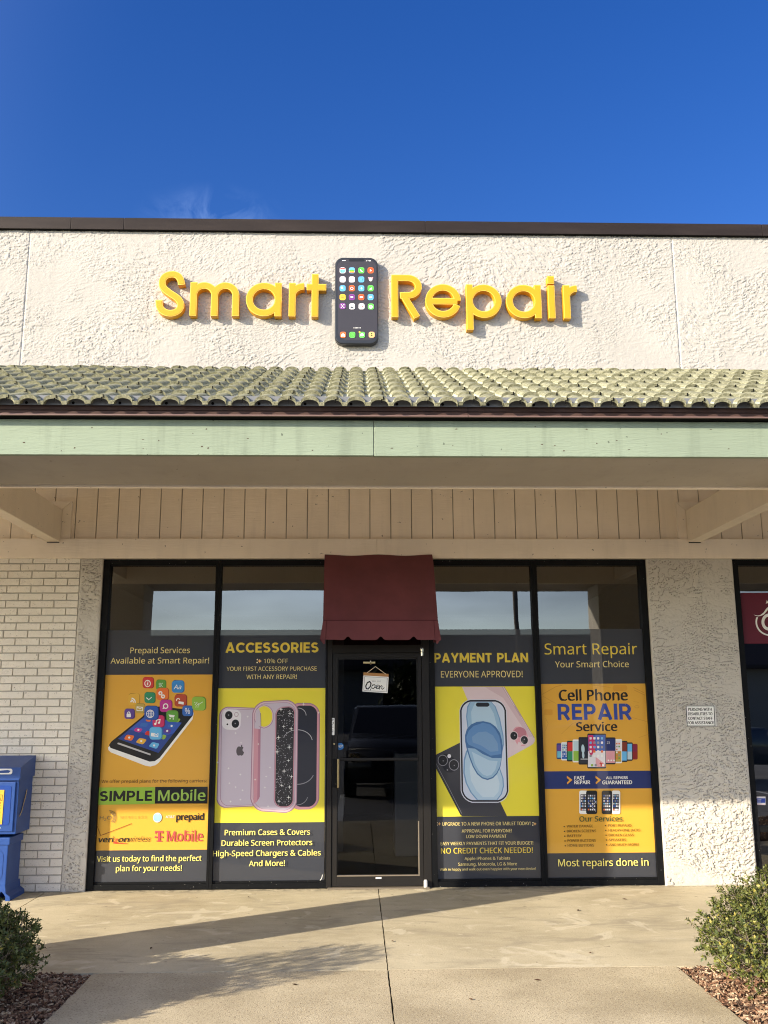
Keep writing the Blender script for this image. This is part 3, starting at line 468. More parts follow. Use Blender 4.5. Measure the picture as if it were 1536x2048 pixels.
ART = {
 'prepaid': [
  ('part','film',None),
  ('P','film',[(-.4874999999999998,1.7888),(.48750000000000004,1.7888),(.48750000000000004,2.1950000000000003),(-.4874999999999998,2.1950000000000003)]),
  ('P','orange',[(-.4874999999999998,.2667),(.48750000000000004,.2667),(.48750000000000004,1.7888),(-.4874999999999998,1.7888)]),
  ('P','film',[(-.4874999999999998,0),(.48750000000000004,0),(.48750000000000004,.2667),(-.4874999999999998,.2667)]),
  ('part','heading',None),
  ('T', 'ltext', 'Prepaid Services', -0.2731, 0.2691, 1.9836, 0.0519, 0, 0),
  ('T', 'ltext', 'Available at Smart Repair!', -0.4479, 0.4472, 1.8903, 0.0517, 0, 0),
  ('part','phone_picture',None),
  ('P','white',[(-.4299,1.147),(-.4255,1.124),(-.4041,1.1039),(-.0869,.9845),(-.0436,.9782),(-.0011,.9893),(.0292,1.012),(.3148,1.3877),(.327,1.446),(.3146,1.4577),(-.0037,1.0466),(-.4014,1.1713)]),
  ('P','black',[(-.4231,1.1676),(-.4028,1.1982),(-.1346,1.417),(-.0709,1.4946),(.0235,1.5059),(.2863,1.4735),(.3213,1.4499),(.3159,1.4227),(.0352,1.054),(-.0066,1.0252),(-.0534,1.0209),(-.4077,1.1422)]),
  ('P','royal',[(-.3452,1.221),(-.1451,1.3899),(-.1071,1.4208),(.2194,1.3594),(.0216,1.0961)]),
  ('P','royal2',[(-.2511,1.3014),(-.1451,1.3899),(-.1071,1.4208),(.2194,1.3594),(.152,1.2684),(.0508,1.2381)]),
  ('P','silver',[(-.3488,1.1849),(-.3357,1.1879),(-.0463,1.0881),(-.0504,1.0751),(-.3468,1.1756)]),
  ('Q','ora',[(-.2687,1.2591),(-.1973,1.2471),(-.2226,1.2026),(-.294,1.2168)],.0117),
  ('Q','gold',[(-.1532,1.2292),(-.0858,1.2142),(-.119,1.1698),(-.1867,1.1893)],.0117),
  ('Q','sky',[(-.0376,1.1924),(.0299,1.1766),(.0044,1.1307),(-.0696,1.1541)],.0117),
  ('Q','mag',[(-.1891,1.3204),(-.1254,1.3062),(-.1554,1.2739),(-.2113,1.2919)],.0117),
  ('Q','blu',[(-.1438,1.3628),(-.0788,1.3547),(-.0947,1.3238),(-.1581,1.3319)],.0117),
  ('Q','pur',[(.0674,1.3114),(.131,1.2994),(.1129,1.2609),(.0531,1.2767)],.0117),
  ('Q','blu',[(.1092,1.3499),(.1648,1.3419),(.1463,1.311),(.0945,1.3228)],.0117),
  ('Q','red',[(-.0932,1.2913),(-.0376,1.281),(-.0597,1.2464),(-.1114,1.2582)],.0117),
  ('Q','lime',[(.05,1.2574),(.0897,1.2495),(.0716,1.211),(.0279,1.2228)],.0117),
  ('Q','ora',[(-.0981,1.3974),(-.0543,1.3895),(-.0651,1.3662),(-.1091,1.3781)],.0117),
  ('Q','lime',[(.1862,1.4),(.2102,1.3921),(.1877,1.3611),(.1639,1.3651)],.0117),
  ('C','white',-.2453,1.232,.0092,.0092),
  ('C','white',-.1362,1.2006,.0092,.0092),
  ('C','white',-.0197,1.1615,.0092,.0092),
  ('C','white',-.1668,1.2987,.0092,.0092),
  ('C','white',.092,1.288,.0092,.0092),
  ('C','white',.1297,1.332,.0092,.0092),
  ('part','app_icons',None),
  ('Q','green2d',[(-.0263,1.7466),(.0652,1.7434),(.069,1.652),(-.0222,1.6541)],.0187),
  ('Q','green2',[(-.0295,1.7392),(.0594,1.7452),(.0618,1.6569),(-.0243,1.651)],.0187),
  ('C','white',.0019,1.7123,.0033,.0033),
  ('C','white',.0025,1.6981,.0033,.0033),
  ('C','white',.0032,1.6839,.0033,.0033),
  ('C','white',.0094,1.7051,.0033,.0033),
  ('C','white',.01,1.691,.0033,.0033),
  ('C','white',.0162,1.7122,.0033,.0033),
  ('C','white',.0169,1.698,.0033,.0033),
  ('C','white',.0175,1.6839,.0033,.0033),
  ('C','white',.0237,1.7051,.0033,.0033),
  ('C','white',.0243,1.6909,.0033,.0033),
  ('C','white',.0306,1.7122,.0033,.0033),
  ('C','white',.0318,1.6838,.0033,.0033),
  ('Q','redd',[(-.148,1.7704),(-.0467,1.7669),(-.0422,1.6656),(-.1432,1.668)],.0207),
  ('Q','red',[(-.1517,1.7657),(-.053,1.7653),(-.0501,1.6676),(-.1456,1.668)],.0207),
  ('L','white',.0075,[(-.0775,1.7102),(-.08,1.7211),(-.0859,1.7303),(-.0944,1.7365),(-.1043,1.7387),(-.1139,1.7366),(-.1219,1.7304),(-.127,1.7213),(-.1284,1.7104),(-.126,1.6995),(-.1201,1.6903),(-.1115,1.6841),(-.1017,1.682),(-.0921,1.6841),(-.0841,1.6902),(-.079,1.6994),(-.0775,1.7102)]),
  ('T', 'white', 'i', -0.1094, -0.0943, 1.6946, 0.0315, 1, 0),
  ('Q','azured',[(.1189,1.7406),(.2301,1.7368),(.2343,1.6258),(.1235,1.6284)],.0228),
  ('Q','azure',[(.1149,1.7324),(.2231,1.7383),(.2256,1.6311),(.1209,1.6253)],.0228),
  ('T', 'white', 'Aa', 0.1347, 0.1999, 1.6581, 0.0409, 1, 0.2),
  ('Q','goldd',[(-.2703,1.6246),(-.1662,1.621),(-.1613,1.5172),(-.265,1.5196)],.0214),
  ('Q','gold',[(-.2739,1.6151),(-.1728,1.6241),(-.1696,1.5239),(-.2673,1.515)],.0214),
  ('L','white',.0092,[(-.2235,1.5402),(-.224,1.5456),(-.2258,1.5508),(-.2288,1.5554),(-.2328,1.5593),(-.2376,1.5621),(-.2429,1.5637)]),
  ('L','white',.0092,[(-.2061,1.5386),(-.2069,1.5483),(-.2101,1.5575),(-.2155,1.5659),(-.2226,1.5728),(-.2312,1.5778),(-.2407,1.5807)]),
  ('C','white',-.2445,1.55,.0075,.0075),
  ('Q','olived',[(-.2032,1.5351),(-.1155,1.532),(-.1114,1.4448),(-.1989,1.4469)],.0181),
  ('Q','olive',[(-.2064,1.5311),(-.1209,1.5307),(-.1183,1.4465),(-.201,1.4469)],.0181),
  ('L','white',.005,[(-.1884,1.5029),(-.1384,1.4988),(-.1385,1.4676),(-.1884,1.4702),(-.1884,1.5029),(-.1614,1.4833),(-.1384,1.4988)]),
  ('Q','teald',[(-.1251,1.6347),(-.0274,1.6313),(-.0231,1.5339),(-.1205,1.5362)],.0201),
  ('Q','teal',[(-.1287,1.6302),(-.0334,1.6298),(-.0307,1.5358),(-.1229,1.5362)],.0201),
  ('L','white',.0075,[(-.1083,1.5846),(-.086,1.565),(-.0593,1.5883)]),
  ('Q','orad',[(-.0175,1.6742),(.0934,1.6703),(.0979,1.5597),(-.0126,1.5623)],.0228),
  ('Q','ora',[(-.0215,1.6667),(.0864,1.671),(.0892,1.5642),(-.0152,1.56)],.0228),
  ('C','white',.0169,1.6233,.0184,.0184),
  ('C','ora',.0169,1.6233,.0075,.0075),
  ('C','white',.042,1.5942,.0184,.0184),
  ('C','ora',.042,1.5942,.0075,.0075),
  ('Q','rustd',[(.1486,1.6161),(.2595,1.6123),(.2636,1.5019),(.1531,1.5045)],.0228),
  ('Q','rust',[(.1446,1.6079),(.2525,1.6137),(.2549,1.5072),(.1505,1.5014)],.0228),
  ('P','white',[(.1843,1.5497),(.2321,1.544),(.2306,1.5206),(.1827,1.5286)]),
  ('L','white',.0075,[(.1947,1.5626),(.1909,1.5696),(.1851,1.5742),(.1785,1.5756),(.1721,1.5735),(.1672,1.5683),(.1645,1.5609),(.1646,1.5527)]),
  ('Q','blud',[(.2227,1.514),(.317,1.5107),(.3204,1.417),(.2263,1.4192)],.0194),
  ('Q','blu',[(.2191,1.5097),(.3112,1.5093),(.3131,1.4188),(.224,1.4192)],.0194),
  ('T', 'white', '%', 0.2441, 0.2916, 1.4385, 0.0507, 0, 0),
  ('Q','limed',[(.3074,1.5933),(.4314,1.589),(.4355,1.4657),(.3119,1.4687)],.0254),
  ('Q','lime',[(.3027,1.5908),(.4238,1.584),(.426,1.465),(.3088,1.4718)],.0254),
  ('C','white',.3315,1.5397,.0038,.0038),
  ('C','white',.337,1.5193,.0038,.0038),
  ('C','white',.3425,1.499,.0038,.0038),
  ('C','white',.3438,1.5295,.0038,.0038),
  ('C','white',.3493,1.5091,.0038,.0038),
  ('C','white',.3506,1.5396,.0038,.0038),
  ('C','white',.3561,1.5192,.0038,.0038),
  ('C','white',.3616,1.4989,.0038,.0038),
  ('C','white',.3629,1.5294,.0038,.0038),
  ('C','white',.3683,1.509,.0038,.0038),
  ('C','white',.364,1.52,.0038,.0038),
  ('C','white',.3725,1.5254,.0038,.0038),
  ('C','white',.3811,1.5309,.0038,.0038),
  ('C','white',.3896,1.5363,.0038,.0038),
  ('C','white',.3982,1.5417,.0038,.0038),
  ('Q','magd',[(.0173,1.5681),(.1279,1.5642),(.1324,1.4541),(.0221,1.4567)],.0228),
  ('Q','mag',[(.0132,1.5614),(.121,1.5641),(.1237,1.4578),(.0194,1.4552)],.0228),
  ('L','white',.0084,[(.0892,1.5079),(.0869,1.5167),(.0811,1.5238),(.073,1.5278),(.0642,1.5278),(.0564,1.5239),(.0512,1.5169),(.0496,1.5081),(.0519,1.4993),(.0577,1.4922),(.0658,1.4882),(.0746,1.4882),(.0824,1.4921),(.0876,1.4991),(.0892,1.5079)]),
  ('L','white',.01,[(.0581,1.494),(.0442,1.4863)]),
  ('Q','limed',[(.0813,1.4722),(.1852,1.4685),(.1893,1.3653),(.0856,1.3678)],.0214),
  ('Q','green2',[(.0773,1.4697),(.1789,1.4646),(.1813,1.365),(.083,1.3702)],.0214),
  ('P','white',[(.0979,1.433),(.1551,1.4265),(.148,1.4064),(.1107,1.4096)]),
  ('C','white',.1136,1.3964,.0059,.0059),
  ('C','white',.1429,1.3939,.0059,.0059),
  ('Q','crimd',[(-.0409,1.4301),(.0661,1.4263),(.0705,1.3201),(-.0361,1.3227)],.0221),
  ('Q','crim',[(-.0448,1.4236),(.0594,1.4262),(.0622,1.3238),(-.0387,1.3212)],.0221),
  ('L','white',.0075,[(-.0108,1.3505),(-.0091,1.3838),(.0246,1.3891),(.0219,1.3619)]),
  ('C','white',-.0171,1.3505,.01,.01),
  ('C','white',.0156,1.3604,.01,.01),
  ('Q','navyd',[(-.1184,1.5147),(.0083,1.5102),(.0138,1.3844),(-.1125,1.3874)],.0261),
  ('Q','navy',[(-.123,1.5073),(.0004,1.5099),(.0039,1.3884),(-.1155,1.3859)],.0261),
  ('L','white',.005,[(-.0337,1.4399),(-.0362,1.4516),(-.0424,1.4619),(-.0516,1.4696),(-.0627,1.4738),(-.0742,1.4738),(-.0848,1.4698),(-.0933,1.4622),(-.0986,1.4519),(-.1001,1.4402),(-.0975,1.4285),(-.0913,1.4182),(-.0821,1.4105),(-.0711,1.4064),(-.0596,1.4063),(-.049,1.4103),(-.0405,1.4179),(-.0352,1.4282),(-.0337,1.4399)]),
  ('L','white',.0042,[(-.0511,1.44),(-.0533,1.4548),(-.0582,1.4668),(-.0649,1.4734),(-.0719,1.4735),(-.078,1.4669),(-.0818,1.455),(-.0827,1.4401),(-.0805,1.4253),(-.0755,1.4133),(-.0689,1.4067),(-.0619,1.4067),(-.0558,1.4132),(-.052,1.4251),(-.0511,1.44)]),
  ('L','white',.0042,[(-.1001,1.4402),(-.0328,1.4383)]),
  ('L','white',.0042,[(-.0684,1.4743),(-.0653,1.4058)]),
  ('L','white',.0033,[(-.0947,1.4596),(-.0408,1.4578)]),
  ('L','white',.0033,[(-.0929,1.4207),(-.0391,1.4189)]),
  ('Q','purd',[(-.2972,1.4889),(-.2064,1.4857),(-.202,1.3954),(-.2926,1.3976)],.0187),
  ('Q','pur',[(-.3004,1.4824),(-.2121,1.4866),(-.2092,1.3995),(-.2947,1.3953)],.0187),
  ('Q','white',[(-.2787,1.4426),(-.2408,1.4424),(-.2392,1.4113),(-.2771,1.4115)],.0033),
  ('L','white',.0067,[(-.2479,1.4424),(-.2494,1.4492),(-.2529,1.4546),(-.2578,1.4577),(-.2631,1.4577),(-.2677,1.4547),(-.2707,1.4493),(-.2716,1.4425)]),
  ('Q','skyd',[(-.0645,1.3273),(.0487,1.3233),(.0535,1.2113),(-.0593,1.214)],.0234),
  ('Q','sky',[(-.0686,1.3206),(.0417,1.3231),(.0447,1.215),(-.062,1.2125)],.0234),
  ('P','white',[(-.0515,1.2733),(.0149,1.2676),(.0148,1.2344),(-.0517,1.2425)]),
  ('C','sky',-.005,1.2554,.0142,.0142),
  ('C','white',-.005,1.2554,.0075,.0075),
  ('part','lettering',None),
  ('T', 'brown', 'We offer prepaid plans for the following carriers:', -0.4716, 0.4622, 0.8391, 0.0265, 0, 0),
  ('part','carrier_logos',None),
  ('Q','simple',[(-.5089,.8011),(.0049,.8007),(.0082,.6562),(-.5067,.6525)],.0),
  ('Q','black',[(.0071,.8022),(.472,.8005),(.4721,.6574),(.0096,.6592)],.0),
  ('K', 'black', 'SIMPLE', -0.4799, -0.017, 0.6828, 0.088, 0.2),
  ('T', 'limetxt', 'Mobile', 0.0356, 0.4557, 0.683, 0.0889, 2, 0),
  ('T', 'greytx', 'H', -0.4688, -0.4364, 0.5282, 0.0291, 1, 0),
  ('T', 'greytx', '2', -0.4296, -0.4104, 0.5169, 0.0223, 1, 0),
  ('T', 'greytx', 'O', -0.4056, -0.3647, 0.5277, 0.0291, 1, 0),
  ('L','greytx',.005,[(-.3679,.5104),(-.3602,.5145),(-.3539,.5204),(-.3494,.5279),(-.3469,.5364),(-.3467,.5454),(-.3486,.5543),(-.3527,.5625),(-.3587,.5696),(-.3661,.5751),(-.3745,.5786)]),
  ('L','greytx',.005,[(-.3569,.5039),(-.3481,.5109),(-.3415,.52),(-.3375,.5306),(-.3362,.5421),(-.3379,.5537),(-.3423,.5647),(-.3493,.5744),(-.3584,.5822),(-.3689,.5875),(-.3803,.5901)]),
  ('L','greytx',.005,[(-.3426,.4993),(-.3334,.51),(-.3272,.5228),(-.3246,.5371),(-.3255,.5517),(-.3301,.5659),(-.3379,.5787),(-.3485,.5893),(-.3613,.597),(-.3754,.6014),(-.3899,.6021)]),
  ('T', 'greytx2', 'W I R E L E S S', -0.2902, -0.0583, 0.5335, 0.0223, 0, 0),
  ('C','paleblue',.038,.5409,.0393,.0418),
  ('L','cyan',.0042,[(.0126,.5657),(.0448,.5625),(.0613,.5668)]),
  ('L','cyan',.0042,[(.0067,.5575),(.0452,.5542),(.0679,.5585)]),
  ('L','cyan',.0042,[(.0038,.5493),(.0455,.546),(.0715,.5503)]),
  ('L','cyan',.0042,[(.0032,.5411),(.0459,.5378),(.0728,.5421)]),
  ('L','cyan',.0042,[(.0046,.5329),(.0463,.5296),(.0722,.5339)]),
  ('L','cyan',.0042,[(.0081,.5247),(.0466,.5214),(.0693,.5257)]),
  ('L','cyan',.0042,[(.0147,.5165),(.047,.5132),(.0634,.5176)]),
  ('T', 'paleblue', 'AT&T', 0.1102, 0.1908, 0.5355, 0.0209, 1, 0),
  ('T', 'black', 'prepaid', 0.2031, 0.4473, 0.5178, 0.0538, 3, 0),
  ('L','maroon2',.0042,[(-.4945,.4914),(-.4535,.3926),(-.1861,.492)]),
  ('T', 'black', 'veri', -0.4773, -0.3429, 0.3368, 0.0444, 3, 0.2),
  ('T', 'red', 'z', -0.3397, -0.3013, 0.3332, 0.0413, 3, 0.2),
  ('T', 'black', 'on', -0.2992, -0.2069, 0.337, 0.0429, 3, 0.2),
  ('T', 'black', 'wireless', -0.2033, -0.0186, 0.3396, 0.0428, 0, 0.2),
  ('L','red',.005,[(-.3394,.3274),(-.2794,.3262),(-.2139,.3227)]),
  ('Q','tred',[(.0221,.428),(.0924,.4274),(.093,.4141),(.0227,.4146)],.0),
  ('Q','tred',[(.0469,.4263),(.0685,.4261),(.0723,.3388),(.0507,.339)],.0),
  ('Q','tred',[(.0365,.3465),(.0858,.3461),(.0862,.3379),(.0369,.3383)],.0),
  ('Q','tred',[(.0214,.428),(.0283,.4279),(.0294,.4027),(.0225,.4028)],.0),
  ('Q','tred',[(.0862,.4275),(.0932,.4274),(.0942,.4022),(.0873,.4023)],.0),
  ('Q','tred',[(.021,.3836),(.0372,.3834),(.0379,.3686),(.0217,.3688)],.0),
  ('Q','tred',[(.0773,.3831),(.0935,.383),(.0941,.3682),(.078,.3683)],.0),
  ('T', 'tred', 'Mobile', 0.1277, 0.4441, 0.3392, 0.0845, 1, 0),
  ('Q','tred',[(.1179,.4272),(.1488,.427),(.149,.421),(.1181,.4213)],.0),
  ('Q','tred',[(.1214,.3443),(.1445,.3441),(.1447,.3382),(.1216,.3384)],.0),
  ('Q','tred',[(.1931,.3437),(.2201,.3435),(.2203,.3376),(.1933,.3378)],.0),
  ('Q','tred',[(.2942,.4229),(.3174,.4227),(.3176,.4167),(.2944,.4169)],.0),
  ('Q','tred',[(.342,.3425),(.3574,.3424),(.3577,.3364),(.3422,.3366)],.0),
  ('Q','tred',[(.3706,.3422),(.3937,.3421),(.3939,.3361),(.3708,.3363)],.0),
  ('Q','tred',[(.3338,.3966),(.3508,.3964),(.3511,.3905),(.3341,.3907)],.0),
  ('Q','tred',[(.3675,.4282),(.3806,.4281),(.3808,.4222),(.3677,.4223)],.0),
  ('part','footer',None),
  ('T', 'ltext2', 'Visit us today to find the perfect', -0.4744, 0.4383, 0.1734, 0.0462, 1, 0),
  ('T', 'ltext2', 'plan for your needs!', -0.3042, 0.2684, 0.0937, 0.0453, 1, 0),
 ],
 'accessory': [
  ('part','film',None),
  ('P','film',[(-.487,1.6642),(.48699999999999993,1.6642),(.48699999999999993,2.1950000000000003),(-.487,2.1950000000000003)]),
  ('P','yellow',[(-.487,.491),(.48699999999999993,.491),(.48699999999999993,1.6642),(-.487,1.6642)]),
  ('P','film',[(-.487,0),(.48699999999999993,0),(.48699999999999993,.491),(-.487,.491)]),
  ('part','heading',None),
  ('K', 'htext', 'ACCESSORIES', -0.4323, 0.4207, 1.9859, 0.0928, 0.2),
  ('part','lettering',None),
  ('T', 'ltext', '10% OFF', -0.0796, 0.1422, 1.8899, 0.039, 0, 0),
  ('P','peach',[(-.1176,1.928),(-.111,1.9158),(-.0986,1.9095),(-.1107,1.9032),(-.1168,1.8911),(-.1234,1.9033),(-.1358,1.9096),(-.1236,1.9158)]),
  ('C','cream',-.1389,1.9229,.0066,.0066),
  ('C','cream',-.1401,1.8963,.0066,.0066),
  ('T', 'ltext', 'YOUR FIRST ACCESSORY PURCHASE', -0.4175, 0.4058, 1.8214, 0.0368, 0, 0),
  ('T', 'ltext', 'WITH ANY REPAIR!', -0.2354, 0.2244, 1.7472, 0.0389, 0, 0),
  ('part','phone_picture',None),
  ('Q','rim',[(-.4718,1.5036),(-.0944,1.4866),(-.0862,.6313),(-.4737,.6161)],.0706),
  ('Q','lav2',[(-.4645,1.4952),(-.0978,1.4783),(-.0905,.6373),(-.4656,.624)],.0669),
  ('Q','rim',[(-.4543,1.4854),(-.1004,1.4713),(-.0934,.644),(-.4396,.6319)],.0632),
  ('Q','lav',[(-.4499,1.4812),(-.1018,1.4672),(-.0949,.6467),(-.4356,.6358)],.061),
  ('Q','pale',[(-.4478,1.4799),(-.273,1.4721),(-.2782,1.2902),(-.4459,1.3001)],.0461),
  ('C','black',-.3861,1.4241,.0342,.0372),
  ('C','grey',-.3876,1.4255,.0059,.0059),
  ('C','black',-.3241,1.3491,.0342,.0372),
  ('C','grey',-.3255,1.3505,.0059,.0059),
  ('C','rim',-.3171,1.4307,.0186,.0208),
  ('C','pale',-.3171,1.4307,.0141,.0164),
  ('C','black',-.3965,1.3439,.0082,.0082),
  ('C','apple',-.286,1.1086,.0238,.0409),
  ('C','apple',-.2622,1.1085,.0231,.0409),
  ('C','apple',-.274,1.1044,.0223,.0297),
  ('C','lav',-.2372,1.1192,.0164,.0193),
  ('P','apple',[(-.2715,1.1427),(-.2677,1.1591),(-.2566,1.1645),(-.2577,1.1508)]),
  ('Q','rim',[(.1493,1.5315),(.4393,1.5288),(.4401,.6007),(.1643,.5981)],.0892),
  ('Q','pink',[(.1494,1.5245),(.4322,1.5212),(.4324,.6081),(.1641,.6061)],.0833),
  ('Q','dark',[(.1923,1.5076),(.4139,1.5052),(.4142,.6216),(.2055,.6231)],.0632),
  ('L','silver',.0052,[(.2423,1.4851),(.2534,1.4842),(.2642,1.4817),(.2746,1.4777),(.2841,1.4723),(.2927,1.4655),(.3,1.4576),(.306,1.4487),(.3103,1.4391),(.3131,1.429),(.3141,1.4187)]),
  ('L','silver',.0059,[(.113,1.2242),(.1257,1.2448),(.1441,1.2626),(.167,1.2769),(.1935,1.2867),(.2223,1.2918),(.2519,1.2918),(.2809,1.2867),(.3079,1.2768),(.3315,1.2625),(.3506,1.2446),(.3642,1.224),(.3718,1.2016)]),
  ('L','grey',.0067,[(.2315,.8168),(.2511,.8163),(.2706,.8178),(.2896,.8214),(.3079,.8269),(.325,.8343),(.3408,.8434),(.3549,.854),(.367,.8661),(.3771,.8794),(.3849,.8936)]),
  ('L','grey',.0045,[(.2232,.6403),(.2384,.639),(.2536,.6396),(.2685,.6422),(.2827,.6467),(.2957,.653),(.3074,.661),(.3175,.6704),(.3255,.6809),(.3315,.6925),(.3352,.7047)]),
  ('Q','rim',[(-.1736,1.544),(.2426,1.5632),(.2412,.5628),(-.174,.5926)],.1004),
  ('Q','pinkl',[(-.1656,1.5356),(.2356,1.5548),(.2341,.5709),(-.1659,.6005)],.0952),
  ('Q','rim',[(-.1554,1.5244),(.223,1.5409),(.2228,.5856),(-.1517,.6124)],.0892),
  ('Q','lav',[(-.1525,1.5217),(.2202,1.5382),(.22,.5883),(-.1482,.615)],.0878),
  ('P','pink',[(-.1575,1.3069),(-.0974,1.2997),(-.0933,.7016),(-.1148,.6682),(-.1449,.6484)]),
  ('P','rim',[(-.1014,1.4519),(-.0958,1.4519),(-.0893,.7082),(-.0962,.7083)]),
  ('P','pink2',[(-.115,1.2997),(-.0974,1.2997),(-.0933,.7016),(-.1122,.6749)]),
  ('Q','rim',[(-.158,1.5112),(.0161,1.5209),(.0203,1.3046),(-.1533,1.3082)],.0818),
  ('Q','pinkl',[(-.1536,1.5077),(.012,1.5167),(.0159,1.3101),(-.1492,1.3137)],.0781),
  ('Q','yellow',[(-.145,1.4993),(.005,1.5084),(.0087,1.3184),(-.1409,1.3219)],.0706),
  ('P','lav',[(-.144,1.459),(-.1296,1.4798),(-.1104,1.4741),(-.1006,1.4449),(-.0943,1.3217),(-.1299,1.3329),(-.1418,1.362)]),
  ('P','black',[(-.0999,1.4449),(-.0948,1.438),(-.0901,1.3217),(-.0943,1.3217)]),
  ('Q','rim',[(.0337,1.4916),(.2164,1.5075),(.2126,.6137),(.0348,.619)],.0595),
  ('Q','pink',[(.038,1.4888),(.2136,1.5033),(.2098,.6178),(.0389,.6217)],.058),
  ('Q','glit',[(.0452,1.4832),(.2066,1.4978),(.2027,.6258),(.0471,.627)],.0521),
  ('L','silver',.0045,[(.113,1.2242),(.1198,1.2367),(.1287,1.2483),(.1395,1.2589),(.152,1.2683),(.166,1.2764),(.1813,1.2829),(.1976,1.2878),(.2146,1.2909)]),
  ('part','glitter',None),
  ('P','pale',[(.1584,.9493),(.1606,.9473),(.1585,.9453),(.1564,.9473)]),
  ('P','silver',[(.086,.823),(.0881,.8209),(.086,.8189),(.0839,.821)]),
  ('P','pale',[(.1198,1.3782),(.1226,1.3755),(.1199,1.3727),(.117,1.3755)]),
  ('P','silver',[(.1341,1.0154),(.1362,1.0133),(.1341,1.0113),(.132,1.0133)]),
  ('P','silver',[(.0765,1.1311),(.0808,1.127),(.0767,1.1229),(.0724,1.1271)]),
  ('P','silver',[(.0601,.8368),(.0644,.8327),(.0603,.8287),(.056,.8327)]),
  ('P','silver',[(.195,1.361),(.1971,1.359),(.195,1.3569),(.1929,1.359)]),
  ('P','silver',[(.1896,.8249),(.1925,.8222),(.1897,.8195),(.1869,.8222)]),
  ('P','silver',[(.1925,1.229),(.1953,1.2262),(.1926,1.2235),(.1897,1.2263)]),
  ('P','grey',[(.1497,.6887),(.1539,.6846),(.1498,.6806),(.1456,.6847)]),
  ('P','grey',[(.1119,1.4562),(.1148,1.4534),(.112,1.4506),(.1091,1.4534)]),
  ('P','grey',[(.0948,1.4185),(.0969,1.4164),(.0948,1.4143),(.0927,1.4164)]),
  ('P','pale',[(.1028,1.4191),(.1064,1.4156),(.103,1.4121),(.0994,1.4156)]),
  ('P','silver',[(.0766,.8909),(.0809,.8868),(.0768,.8828),(.0725,.8868)]),
  ('P','grey',[(.1958,1.4249),(.198,1.4228),(.1959,1.4208),(.1937,1.4229)]),
  ('P','grey',[(.0522,.7684),(.0565,.7643),(.0524,.7603),(.0481,.7644)]),
  ('P','grey',[(.1742,1.1573),(.1785,1.1531),(.1743,1.149),(.17,1.1532)]),
  ('P','grey',[(.1408,.8797),(.1436,.877),(.1409,.8743),(.1381,.877)]),
  ('P','grey',[(.1853,.8411),(.1895,.837),(.1854,.833),(.1811,.837)]),
  ('P','pale',[(.1811,1.0425),(.1847,1.0391),(.1812,1.0357),(.1777,1.0392)]),
  ('P','grey',[(.1616,1.3831),(.1652,1.3796),(.1617,1.3762),(.1581,1.3797)]),
  ('P','silver',[(.1915,1.4423),(.1937,1.4402),(.1916,1.4381),(.1894,1.4402)]),
  ('P','grey',[(.1402,1.186),(.143,1.1832),(.1403,1.1805),(.1374,1.1833)]),
  ('P','grey',[(.1541,1.24),(.1562,1.2379),(.1541,1.2359),(.152,1.238)]),
  ('P','silver',[(.0944,.8974),(.0966,.8953),(.0945,.8933),(.0924,.8954)]),
  ('P','silver',[(.0948,.8703),(.0991,.8662),(.0949,.8622),(.0907,.8663)]),
  ('P','grey',[(.0614,.8713),(.0657,.8672),(.0616,.8632),(.0573,.8673)]),
  ('P','pale',[(.138,1.2738),(.1416,1.2703),(.1381,1.2669),(.1345,1.2704)]),
  ('P','pale',[(.071,.9266),(.0731,.9245),(.071,.9225),(.0689,.9246)]),
  ('P','pale',[(.0803,1.1918),(.0832,1.1891),(.0804,1.1863),(.0776,1.1891)]),
  ('P','grey',[(.1146,1.3839),(.1175,1.3811),(.1147,1.3783),(.1118,1.3811)]),
  ('P','silver',[(.0925,.7682),(.0967,.7641),(.0926,.7601),(.0884,.7642)]),
  ('P','grey',[(.1152,.6602),(.1195,.6561),(.1154,.6521),(.1111,.6562)]),
  ('P','silver',[(.0925,1.0717),(.0968,1.0676),(.0927,1.0635),(.0884,1.0676)]),
  ('P','pale',[(.1726,1.3785),(.1755,1.3758),(.1727,1.373),(.1698,1.3758)]),
  ('P','grey',[(.0758,.7493),(.08,.7453),(.0759,.7413),(.0717,.7453)]),
  ('P','grey',[(.1303,1.0406),(.1339,1.0372),(.1304,1.0338),(.1269,1.0372)]),
  ('P','grey',[(.1626,.8141),(.1647,.8121),(.1626,.8101),(.1605,.8121)]),
  ('P','pale',[(.154,1.1675),(.1575,1.1641),(.1541,1.1607),(.1505,1.1641)]),
  ('P','grey',[(.1955,1.2503),(.1991,1.2468),(.1956,1.2434),(.192,1.2469)]),
  ('P','pale',[(.1347,.9272),(.1368,.9252),(.1348,.9232),(.1326,.9252)]),
  ('P','pale',[(.0865,1.0143),(.09,1.0109),(.0866,1.0075),(.083,1.011)]),
  ('P','grey',[(.1239,1.2305),(.1275,1.227),(.124,1.2236),(.1205,1.227)]),
  ('P','grey',[(.101,1.2439),(.1053,1.2397),(.1011,1.2356),(.0968,1.2398)]),
  ('P','grey',[(.0746,.7045),(.0789,.7004),(.0748,.6964),(.0705,.7005)]),
  ('P','silver',[(.1247,.6747),(.1275,.672),(.1247,.6694),(.1219,.6721)]),
  ('P','grey',[(.186,.7743),(.1902,.7702),(.1861,.7662),(.1819,.7702)]),
  ('P','silver',[(.1549,.8945),(.1591,.8904),(.155,.8864),(.1508,.8905)]),
  ('P','grey',[(.187,.9563),(.1912,.9522),(.1871,.9481),(.1828,.9522)]),
  ('P','grey',[(.1632,.95),(.1668,.9466),(.1633,.9432),(.1598,.9466)]),
  ('P','silver',[(.1371,1.3084),(.1399,1.3056),(.1371,1.3029),(.1343,1.3056)]),
  ('P','pale',[(.076,.8371),(.0781,.835),(.0761,.833),(.0739,.835)]),
